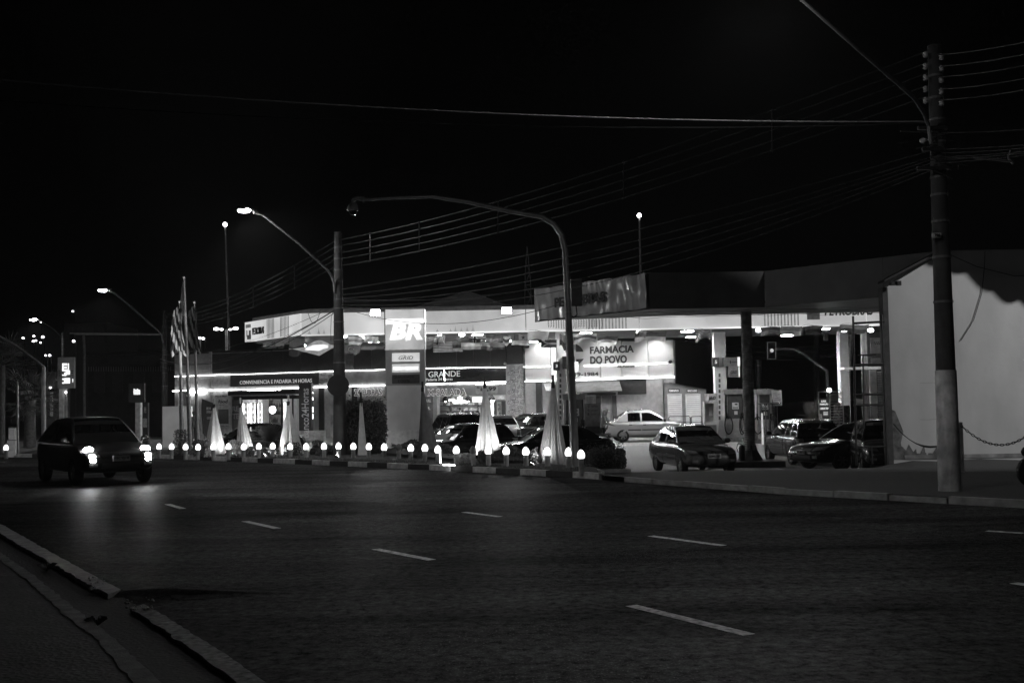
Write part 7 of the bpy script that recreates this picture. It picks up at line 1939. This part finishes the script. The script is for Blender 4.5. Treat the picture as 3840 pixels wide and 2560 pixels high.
# kiosk behind
Yk = 50; kf = Frame((0, Yk, 0), 0); o = thing('kiosk', 'small kiosk with a pale shutter and lit awning edge behind the scaffold', 'kiosk', (gxy(3280, Yk), Yk, -.1))
K = lambda x0, x1, y0, y1, d0, d1, nm, m: (lambda mb: (mb.pbox(kf, x0, x1, y0, y1, d0, d1), mb.build(nm, m, o))[1])(MB())
K(3238, 3256, 1240, 1592, .05, .3, 'column', mat('kiosk_column', .34, .8, nz=(3, .5), streak=(9, 9, .8)))
K(3266, 3308, 1266, 1325, .0, .12, 'board', mat('kiosk_board', .20, .7, nz=(4, .4))); K(3268, 3306, 1342, 1364, .0, .12, 'board', mat('kiosk_board', .2))
mb = MB()
for (x, y) in ((3276, 1284), (3283, 1284), (3290, 1284), (3297, 1284), (3279, 1290), (3287, 1290), (3294, 1290)): t, z = kf.uv(x, y); mb.ell(kf.pt(t, z, .13), .03, .01, .03, 6, 4)
mb.build('board_hole', m_black, o)
K(3166, 3316, 1375, 1384, .31, .9, 'awning_edge', mat('awning_edge_pale', .6, .6, emis=.22)); K(3266, 3290, 1386, 1590, .0, .2, 'pillar', mat('kiosk_pale', .62, .7, nz=(3, .3)))
mb = MB()
n = 26; ta, tb = kf.uv(3292, 1500)[0], kf.uv(3318, 1500)[0]; zt2 = kf.uv(3300, 1390)[1]
for k in range(n):
    z0 = .2 + (zt2 - .2) * k / n; z1 = z0 + (zt2 - .2) / n * .82; mb.add([kf.pt(ta, z0, .08), kf.pt(tb, z0, .08), kf.pt(tb, z1, .02), kf.pt(ta, z1, .02)], [(0, 1, 2, 3)])
mb.build('shutter', mat('shutter_pale', .5, .5), o)
K(3225, 3318, 1588, 1612, .31, .9, 'step', mat('step_pale', .55, .8)); K(3236, 3330, 1240, 1600, -1.0, -.9, 'back_wall', mat('kiosk_back', .06, .9))
mb = MB(); A = lambda x, y: kf.pt(*kf.uv(x, y), .85)
mb.tube([A(3295, 1552), A(3328, 1533)], .02, 6); mb.tube([A(3302, 1548), A(3302, 1606)], .018, 6); mb.tube([A(3325, 1535), A(3326, 1606)], .018, 6); mb.build('handrail', m_galv, o)
for x0, x1, y0, y1, tilt, lab in ((3212, 3235, 1494, 1516, 0, 'white paper notice pinned left of the kiosk column'), (3232, 3250, 1520, 1568, 4, 'white folded board leaning on the kiosk column')):
    mb = MB(); ff = Frame((0, Yk - .95, 0), 0); p4 = [ff.pt(*ff.uv(x0, y0)), ff.pt(*ff.uv(x1, y0)), ff.pt(*ff.uv(x1 + tilt, y1)), ff.pt(*ff.uv(x0 + tilt, y1))]; mb.hexa(p4 + [p + V((0, .03, 0)) for p in p4]); tag(mb.build('notice', m_white, None), lab, 'notice')
# bin / banner stand beside it
Yb = 47; x = gxy(3160, Yb); o = thing('banner_stand', 'patterned barrel shaped display with pale writing beside the promotion rack', 'display', (x, Yb, -.2)); bf = Frame((0, Yb - .4, 0), 0)
mb = MB(); zt3 = at(3160, 1520, Yb).z; zb3 = at(3160, 1584, Yb).z; mb.lathe((x, Yb, 0), [(.3, zb3), (.33, zb3 + .1), (.33, zt3 - .1), (.3, zt3)], 20); mb.build('drum', mat('drum_dark', .12, .5, nz=(9, .8)), o, True)
mb = MB(); mb.lathe((x, Yb, 0), [(.08, -.3), (.08, zb3)], 10); mb.build('leg', m_dark, o)
# promotion rack
Yr = 45.5; rf = Frame((0, Yr, 0), R(4)); o = thing('promotion_rack', 'tall metal rack with a promotion poster and shelves of small goods', 'rack', (gxy(3115, Yr), Yr, -.2))
mr_ = mat('rack_chrome', .6, .3, .6, emis=.02); A = lambda x, y, d=0: rf.pt(*rf.uv(x, y), d)
mb = MB()
for x in (3069, 3111, 3160):
    p = A(x, 1468); mb.tube([V((p.x, p.y, -.4)), p], .02, 6)
mb.tube([A(3069, 1469), A(3160, 1467)], .02, 6); fr = mb.build('frame', mr_, o)
for k in range(13):
    y = 1478 + 10.4 * k; mb = MB(); mb.tube([A(3112, y + 2), A(3159, y)], .014, 5); mb.build('shelf_bar', mr_, o)
mb = MB(); mb.pbox(rf, 3073, 3109, 1493, 1585, -.02, .0); ps = mb.build('poster', mat('promo_poster', .10, .5, emis=.01), o)
m_pw = mat('promo_white', .8, .4, emis=.55)
for s_, x0, x1, y0, y1 in (('SUPER', 3079, 3098, 1500, 1508), ('PROMOÇÃO', 3074, 3106, 1510, 1520), ('LUBRAX TOP', 3075, 3107, 1527, 1535), ('449,90', 3088, 3109, 1570, 1584)): mb = MB(); ftext(mb, rf, s_, x0, y0, x1, y1, .004, bold=.035); mb.build('lettering', m_pw, ps)
for y in (1544, 1551): mb = MB(); mb.pbox(rf, 3088, 3105, y, y + 4, .002, .006); mb.build('small_print', m_pw, ps)
mb = MB(); mb.pbox(rf, 3086, 3107, 1540, 1561, .001, .0025); mb.build('price_box', mat('price_box', .22, .5, emis=.05), ps)
mb = MB(); mb.pbox(rf, 3073, 3083, 1552, 1566, .002, .006); mb.pbox(rf, 3074, 3086, 1567, 1584, .002, .006); mb.build('poster_picture', mat('poster_pic', .4, .5, nz=(30, .9), emis=.1), ps)
mb = MB()
for k in range(60):
    x = random.uniform(3132, 3152); y = random.uniform(1512, 1600); p = A(x, y, -.08); mb.cbox(p, .06, .04, random.uniform(.05, .11))
tag(mb.build('goods', mat('rack_goods', .3, .5, nz=(12, .9)), o), kind='stuff')
p = A(3110, 1462); mb = MB(); mb.ell(p, .09, .07, .08, 10, 7); rl = mb.build('lamp', m_lampE, o, True); mb = MB(); mb.tube([p + V((0, .02, .06)), p + V((-.02, .02, .18))], .03, 6); mb.build('socket', m_black, rl)
# traffic light with arm
Yt = 62; o = thing('traffic_light', 'traffic light hanging from a curved arm seen under the dark canopy', 'traffic light', (gxy(3102, Yt), Yt, 0)); tf = Frame((0, Yt, 0), 0); A = lambda x, y, d=0: tf.pt(*tf.uv(x, y), d)
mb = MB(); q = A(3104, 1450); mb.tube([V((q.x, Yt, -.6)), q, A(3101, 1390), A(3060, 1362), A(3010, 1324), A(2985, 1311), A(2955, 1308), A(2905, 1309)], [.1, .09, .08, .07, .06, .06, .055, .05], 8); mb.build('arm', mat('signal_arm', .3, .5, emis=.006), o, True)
mb = MB(); mb.pbox(tf, 2878, 2909, 1283, 1346, -.3, 0); cs = mb.build('signal_box', m_black, o)
mb = MB(); r4 = [A(2878, 1283, .03), A(2909, 1283, .03), A(2909, 1346, .03), A(2878, 1346, .03), A(2878, 1283, .03)]; mb.tube(r4, .02, 5); mb.build('backplate_rim', mat('rim_painted_reflection', .7, .4, emis=.05), cs)  # faint emission stands in for light reflected by the rim
for y in (1297, 1314, 1332):
    mb = MB(); t, z = tf.uv(2894, y); mb.lathe(tf.pt(t, z, .01), [(1e-4, -.02), (.10, -.02), (.10, .01), (1e-4, .01)], 14, axis='y'); mb.build('lens', mat('lens_lit', .6, .3, emis=.5) if y == 1314 else m_dark, cs)
# background poles beyond the station
for (x0, y0, x1, y1, Y, r, lab, v) in ((3195, 1225, 3174, 1480, 58, .14, 'leaning concrete pole lit on one side behind the scaffold', .3), (3062, 1240, 3064, 1500, 70, .17, 'dim utility pole behind the traffic light arm', .05), (2845, 1350, 2842, 1520, 64, .16, 'thin dim pole right of the ribbed column', .08), (2575, 1260, 2578, 1460, 70, .13, 'dark pole behind the restroom block', .03)):
    a, b = at(x0, y0, Y), at(x1, y1, Y); o = thing('background_pole', lab, 'pole', (b.x, Y, 0)); d = (b - a) / (a.z - b.z); mb = MB(); mb.tube([a, b + d * (b.z + .6)], r, 10); mb.build('pole', mat('bgpole_%d' % int(v * 100), v, .8), o, True)
    mb = MB(); mb.lathe(a + V((0, 0, -.3)), [(r + .02, -.03), (r + .02, .03)], 10); mb.build('clamp_band', m_galv, o)
for k, (y0, y1) in enumerate(((1325, 1322), (1272, 1282), (1290, 1300), (1300, 1318))):
    wire(at(2590, y0, 66), at(3210, y1, 66), .4, NM[k] + ' of the dim wires strung behind the canopy columns', .02, m_wire if k == 0 else m_cable, 'dim wires behind the station')
# bright canopy clutter: hanging sign and dark board behind traffic light
mb = MB(); f = Frame((0, 54, 0), 0); mb.pbox(f, 3090, 3105, 1240, 1276, -.1, 0); tag(mb.build('hanging_board', m_panel, None), 'small dark board hanging under the canopy left of the leaning pole', 'board')

# ------------------------------------------------------------------ left background
Yg = 78; o = thing('warehouse', 'low dark unlit building behind the flagpoles', 'building', (gxy(640, Yg), Yg, 0)); wf = Frame((0, Yg, 0), 0)
mb = MB(); mb.fbox(wf, gxy(330, Yg), gxy(655, Yg), -.6, wf.uv(500, 1330)[1], -6, 0); mb.build('wall', mat('dark_brick', .03, .9, nz=(2, .4)), o)
mb = MB(); mb.fbox(wf, gxy(322, Yg), gxy(660, Yg), wf.uv(500, 1329)[1], wf.uv(500, 1318)[1], -6, .3); mb.build('roof', m_black, o)
for x in (352, 420, 500, 570): mb = MB(); mb.pbox(wf, x, x + 40, 1385, 1470, .003, .05); mb.build('shutter', mat('dark_shutter', .035, .6), o)
mb = MB()
for k in range(34): x = 335 + 9.3 * k; t, z = wf.uv(x, 1392); mb.tube([wf.pt(t, z, .12), wf.pt(t, z + .32, .12)], .012, 4)
mb.build('railing', m_galv, o)
Yg = 120; o = thing('apartment_block', 'barely visible tall dark building behind the low warehouse', 'building', (gxy(350, Yg), Yg, 0)); wf = Frame((0, Yg, 0), 0)
mb = MB(); mb.fbox(wf, gxy(238, Yg), gxy(400, Yg), -.6, wf.uv(300, 1211)[1], -10, 0); mb.build('wall', mat('far_wall', .02, .9, emis=.0008), o)  # slight emission stands in for night light on the wall
for x in (255, 290, 330, 368): 
    for y in (1225, 1262): mb = MB(); mb.pbox(wf, x, x + 18, y, y + 20, .003, .05); mb.build('window', m_black, o)
# gantry arm
Yg = 74; f = Frame((0, Yg, 0), 0); A = lambda x, y: f.pt(*f.uv(x, y)); o = thing('signal_gantry', 'horizontal signal arm on a post left of the thin utility pole', 'traffic light', (gxy(318, Yg), Yg, 0))
mb = MB(); mb.tube([A(262, 1251), A(612, 1254)], .07, 8); mb.build('arm', mat('gantry_steel', .4, .5, emis=.004), o); mb = MB(); mb.pbox(f, 260, 277, 1252, 1274, -.2, .1); mb.build('signal_box', m_dark, o)
mb = MB(); q = A(318, 1300); mb.tube([V((q.x, Yg, -.1)), A(316, 1300), A(313, 1254)], .09, 8); mb.build('post', mat('gantry_post', .15, .6, emis=.004), o)
# lit vertical sign board
Yg = 60; f = Frame((0, Yg, 0), R(6)); o = thing('vertical_sign_board', 'tall pale sign board with glowing shapes on two white legs at left', 'sign', (gxy(246, Yg), Yg, 0))
mb = MB(); mb.pbox(f, 216, 277, 1339, 1455, -.3, 0); bd = mb.build('board', mat('signboard_grey', .22, .6, emis=.02, nz=(2, .3)), o)
mb = MB()
for x0, x1, y0, y1 in ((233, 251, 1362, 1370), (233, 238, 1370, 1388), (240, 250, 1374, 1380), (233, 252, 1384, 1391), (254, 258, 1362, 1386), (247, 262, 1388, 1404), (241, 248, 1396, 1409), (233, 246, 1404, 1408), (240, 262, 1417, 1437), (233, 239, 1418, 1424), (233, 240, 1433, 1438), (271, 274, 1420, 1433)): mb.pbox(f, x0, x1, y0, y1, .003, .02)
mb.build('glowing_shapes', mat('sign_shape_glow', .8, .4, emis=1.3, nz=(40, .6)), bd)
mb = MB()
for y in (1389, 1397, 1406): mb.pbox(f, 218, 228, y, y + 3, .003, .01); mb.pbox(f, 262, 274, y, y + 3, .003, .01)
mb.build('dark_bands', m_panel, bd)
for x0, x1, v, e in ((221, 238, .5, .03), (241, 250, .35, .02)): mb = MB(); mb.pbox(f, x0, x1, 1458, 1570, -.2, -.05, g=-.1); mb.build('leg', mat('sign_leg_%d' % x0, v, .6, emis=e), o)
mb = MB(); t, z = f.uv(248, 1470); mb.ell(f.pt(t, z, .05), .05, .05, .06, 8, 6); mb.build('lamp', mat('far_lamp_glow', .9), o)
o = thing('narrow_facade', 'narrow pale facade strip lit by a wall lamp behind the left lamp post', 'building', (gxy(188, 88), 88, 0)); f = Frame((0, 88, 0), 0)
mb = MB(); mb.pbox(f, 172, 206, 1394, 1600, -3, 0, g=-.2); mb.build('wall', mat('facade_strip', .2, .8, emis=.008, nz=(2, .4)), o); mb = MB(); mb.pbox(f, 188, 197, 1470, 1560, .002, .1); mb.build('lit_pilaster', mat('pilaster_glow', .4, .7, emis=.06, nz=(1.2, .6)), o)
mb = MB(); mb.pbox(f, 178, 205, 1460, 1466, .002, .4); mb.build('canopy_strip', m_black, o)
# second small sign with totem and posters
Yg = 62; f = Frame((0, Yg, 0), R(8)); o = thing('small_sign_board', 'small dark sign board with a tiny lit panel on a pale leg', 'sign', (gxy(515, Yg), Yg, 0))
mb = MB(); mb.pbox(f, 482, 541, 1437, 1508, -.3, 0); bd = mb.build('board', mat('board_dim', .05, .6), o)
mb = MB()
for k, (a, b_) in enumerate(((0, 3), (4.5, 7), (8.5, 10), (11.5, 15), (16, 18), (20, 24))): mb.pbox(f, 501 + a, 501 + b_, 1457 + (k % 3) * 2, 1479, .002, .02)
mb.build('glowing_shapes', mat('sign_shape_glow', .8), bd)
mb = MB(); mb.pbox(f, 507, 525, 1509, 1700, -.25, -.05, g=-.1); mb.build('leg', mat('leg_pale', .4, .7, emis=.03), o); mb = MB(); mb.pbox(f, 525.5, 531, 1509, 1700, -.24, -.04, g=-.1); mb.build('leg_edge', mat('leg_bright', .6, .6, emis=.14), o)
o = thing('poster_column', 'thin dark column with small pale notices right of the small sign board', 'column', (gxy(545, 61), 61, 0)); f = Frame((0, 61, 0), 0)
mb = MB(); mb.pbox(f, 533, 556, 1510, 1690, -.2, 0, g=-.1); cl = mb.build('column', mat('notice_column', .05, .6), o); mb = MB(); mb.pbox(f, 536, 551, 1568, 1602, .002, .01); mb.pbox(f, 540, 548, 1526, 1548, .002, .01); mb.build('notice', mat('notice_paper', .3, .7, nz=(20, .8), emis=.02), cl); mb = MB(); mb.pbox(f, 554.5, 556, 1510, 1690, .002, .02, g=-.1); mb.build('edge_strip', m_lgrey, cl)
# white wall panel by the flagpoles
Yg = 56; f = Frame((0, Yg, 0), 0); o = thing('white_wall_panel', 'blank white free standing wall panel behind the flagpoles', 'wall panel', (gxy(663, Yg), Yg, 0))
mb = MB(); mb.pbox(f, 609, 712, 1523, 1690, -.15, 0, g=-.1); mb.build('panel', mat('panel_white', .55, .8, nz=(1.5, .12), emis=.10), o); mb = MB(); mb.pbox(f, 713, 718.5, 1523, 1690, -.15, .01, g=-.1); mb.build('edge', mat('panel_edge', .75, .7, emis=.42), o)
# left edge: post, cabinets, palms
Yg = 45.5; o = thing('sign_post', 'slim steel post beside the pale cabinets at the left edge', 'post', (gxy(66, Yg), Yg, 0)); f = Frame((0, Yg, 0), 0); A = lambda x, y: f.pt(*f.uv(x, y))
mb = MB(); q = A(68, 1708); mb.tube([V((q.x, Yg, -.1)), A(65, 1430)], .045, 10); mb.build('post', m_galv, o, True); mb = MB(); mb.lathe(V((q.x, Yg, 0)), [(.16, -.05), (.16, .04), (.06, .06)], 12); mb.build('foot', m_conc, o)
for x0, x1, y0, y1, dd, lab in ((26, 57, 1651, 1706, 0, 'pale square utility cabinet, lower one at the left edge'), (32, 57, 1605, 1648, .5, 'pale utility cabinet standing behind the lower one at the left edge')):
    f2 = Frame((0, 46.2 + dd, 0), 0); o = thing('utility_cabinet', lab, 'cabinet', (gxy((x0 + x1) / 2, 46.2 + dd), 46.2 + dd, 0), 0, 'utility cabinets at the left edge')
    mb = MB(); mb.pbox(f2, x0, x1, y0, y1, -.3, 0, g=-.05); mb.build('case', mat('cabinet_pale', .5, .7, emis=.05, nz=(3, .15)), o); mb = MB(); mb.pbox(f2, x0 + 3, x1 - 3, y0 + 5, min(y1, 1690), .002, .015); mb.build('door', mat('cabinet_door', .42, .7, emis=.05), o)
    mb = MB(); mb.pbox(f2, x0 - 1, x1 + 1, y0 - 3, y0, -.32, .03); mb.build('lid', m_grey, o)
m_pl = mat('palm_leaf_dim', .12, .6, emis=.0015, nz=(3, .6))  # faint emission stands in for light on the palms, trunks included
def fanpalm(px, Y, ty, n, ln, lab, tr):
    x = gxy(px, Y); zt_ = at(px, ty, Y).z; o = thing('palm_tree', lab, 'palm tree', (x, Y, 0), 0, 'fan palms at the left edge'); top = V((x, Y, zt_)); mb = MB()
    for i in range(n):
        a = random.uniform(0, 2 * PI); e = random.uniform(-.7, 1.3); l = ln * random.uniform(.6, 1)
        d = V((math.cos(a) * math.cos(e), math.sin(a) * math.cos(e), math.sin(e))); c = top + d * l * .75 + V((0, 0, -.1)); sd = d.cross(V((0, 0, 1))).normalized(); up = sd.cross(d)
        mb.tube([top, c], .012, 4)
        for k in range(19):
            t = (k - 9) / 9 * 1.9; dd = d * math.cos(t) + sd * math.sin(t) + up * .12 * math.cos(3 * t); tip = c + dd * l * .62 * (1 - .12 * abs(t)) + V((0, 0, -.10 * l * abs(math.sin(t)))); w = (d * math.sin(t) - sd * math.cos(t)) * .03
            m_ = c + dd * l * .32; mb.add([c, m_ + w, tip, m_ - w], [(0, 1, 2, 3)])
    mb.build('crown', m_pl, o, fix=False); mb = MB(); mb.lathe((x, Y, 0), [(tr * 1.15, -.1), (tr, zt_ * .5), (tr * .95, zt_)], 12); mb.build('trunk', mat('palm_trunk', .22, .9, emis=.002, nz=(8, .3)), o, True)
fanpalm(112, 60, 1500, 34, 1.9, 'full fan palm with a pale trunk left of the black car', .28)
fanpalm(8, 52, 1370, 30, 1.7, 'fan palm cut by the left edge of the picture', .12)

# ------------------------------------------------------------------ light and world
# offscreen street lamp to the right that lights the white wall
LX = V((22, 22, 9.5))
o = thing('street_lamp', 'street lamp beyond the right edge lighting the white wall', 'street lamp', (LX.x + 2.2, LX.y - 2.5, 0))
mb = MB(); mb.tube([V((LX.x + 2.2, LX.y - 2.5, 0)), V((LX.x + 2.2, LX.y - 2.5, 8.6))], [.12, .08], 10); mb.build('post', m_pole, o, True)
streetlamp_arm(o, [V((LX.x + 2.2, LX.y - 2.5, 8.2)), V((LX.x + 1.2, LX.y - 1.2, 9.3)), V((LX.x + .1, LX.y - .1, 9.5))], .035, LX, 5200, 1.0, tgt=(13.3, YW, 2.7), spot=62)
# added roof sheet outside the frame, shaped to cast the wall's scalloped shadow
o = thing('shade_roof', 'added unseen tile roof beyond the right edge, shaped to shade the white wall', 'roof', (19, 27, 0))
S1, S2 = V((11.5, YW, 5.25)), V((14.0, YW, 3.95)); P1 = S1 + (LX - S1) * .36; P2 = S2 + (LX - S2) * .36
mb = MB()
def tl_(u, v):
    e = P1 + (P2 - P1) * (u * 2.6 - .25); k = u * 2.85 / .1
    sc_ = .10 * abs(math.sin(PI * u * 9.3)) + .05 * math.sin(23 * u)
    return e + V((1.5, -2.0, 2.3)) * v + V((0, 0, -sc_ * (1 - v)))
mb.grid(140, 4, tl_); mb.build('tiles', mat('shade_roof_tiles', .12, .8), o)
for u, v_ in ((.80, .1), (.97, .9)): q = tl_(u, v_); mb = MB(); mb.tube([V((q.x, q.y, 0)), q], .06, 8); mb.build('post', m_dark, o)
w = bpy.data.worlds.new('World'); S.world = w; w.use_nodes = True
N = w.node_tree.nodes; L = w.node_tree.links
sky = N.new('ShaderNodeTexSky'); sky.sky_type = 'NISHITA'; sky.sun_disc = False; sky.sun_elevation = R(12); sky.sun_rotation = R(140)
bw = N.new('ShaderNodeRGBToBW'); L.new(sky.outputs[0], bw.inputs[0]); L.new(bw.outputs[0], N['Background'].inputs['Color']); N['Background'].inputs['Strength'].default_value = .00004
hz = N.new('ShaderNodeVolumeScatter'); hz.inputs['Density'].default_value = .0005; L.new(hz.outputs[0], N['World Output'].inputs['Volume'])  # thin haze added to give the lamps a soft glow
S.cycles.volume_bounces = 0
sd = bpy.data.lights.new('moon', 'SUN'); sd.energy = .004; sd.angle = R(.5); so = bpy.data.objects.new('moon', sd); COL.objects.link(so)
so.rotation_euler = V((math.sin(R(140)) * math.cos(R(12)), math.cos(R(140)) * math.cos(R(12)), math.sin(R(12)))).to_track_quat('Z', 'Y').to_euler()
S.view_settings.view_transform = 'Standard'; S.view_settings.look = 'None'; S.view_settings.exposure = 0; S.view_settings.gamma = 1
S.render.engine = 'CYCLES'
S.cycles.use_denoising = True
S.cycles.max_bounces = 5; S.cycles.diffuse_bounces = 2; S.cycles.glossy_bounces = 3; S.cycles.transparent_max_bounces = 10; S.cycles.transmission_bounces = 2
S.cycles.sample_clamp_indirect = 2.0; S.cycles.caustics_reflective = False; S.cycles.caustics_refractive = False
S.cycles.use_light_tree = True
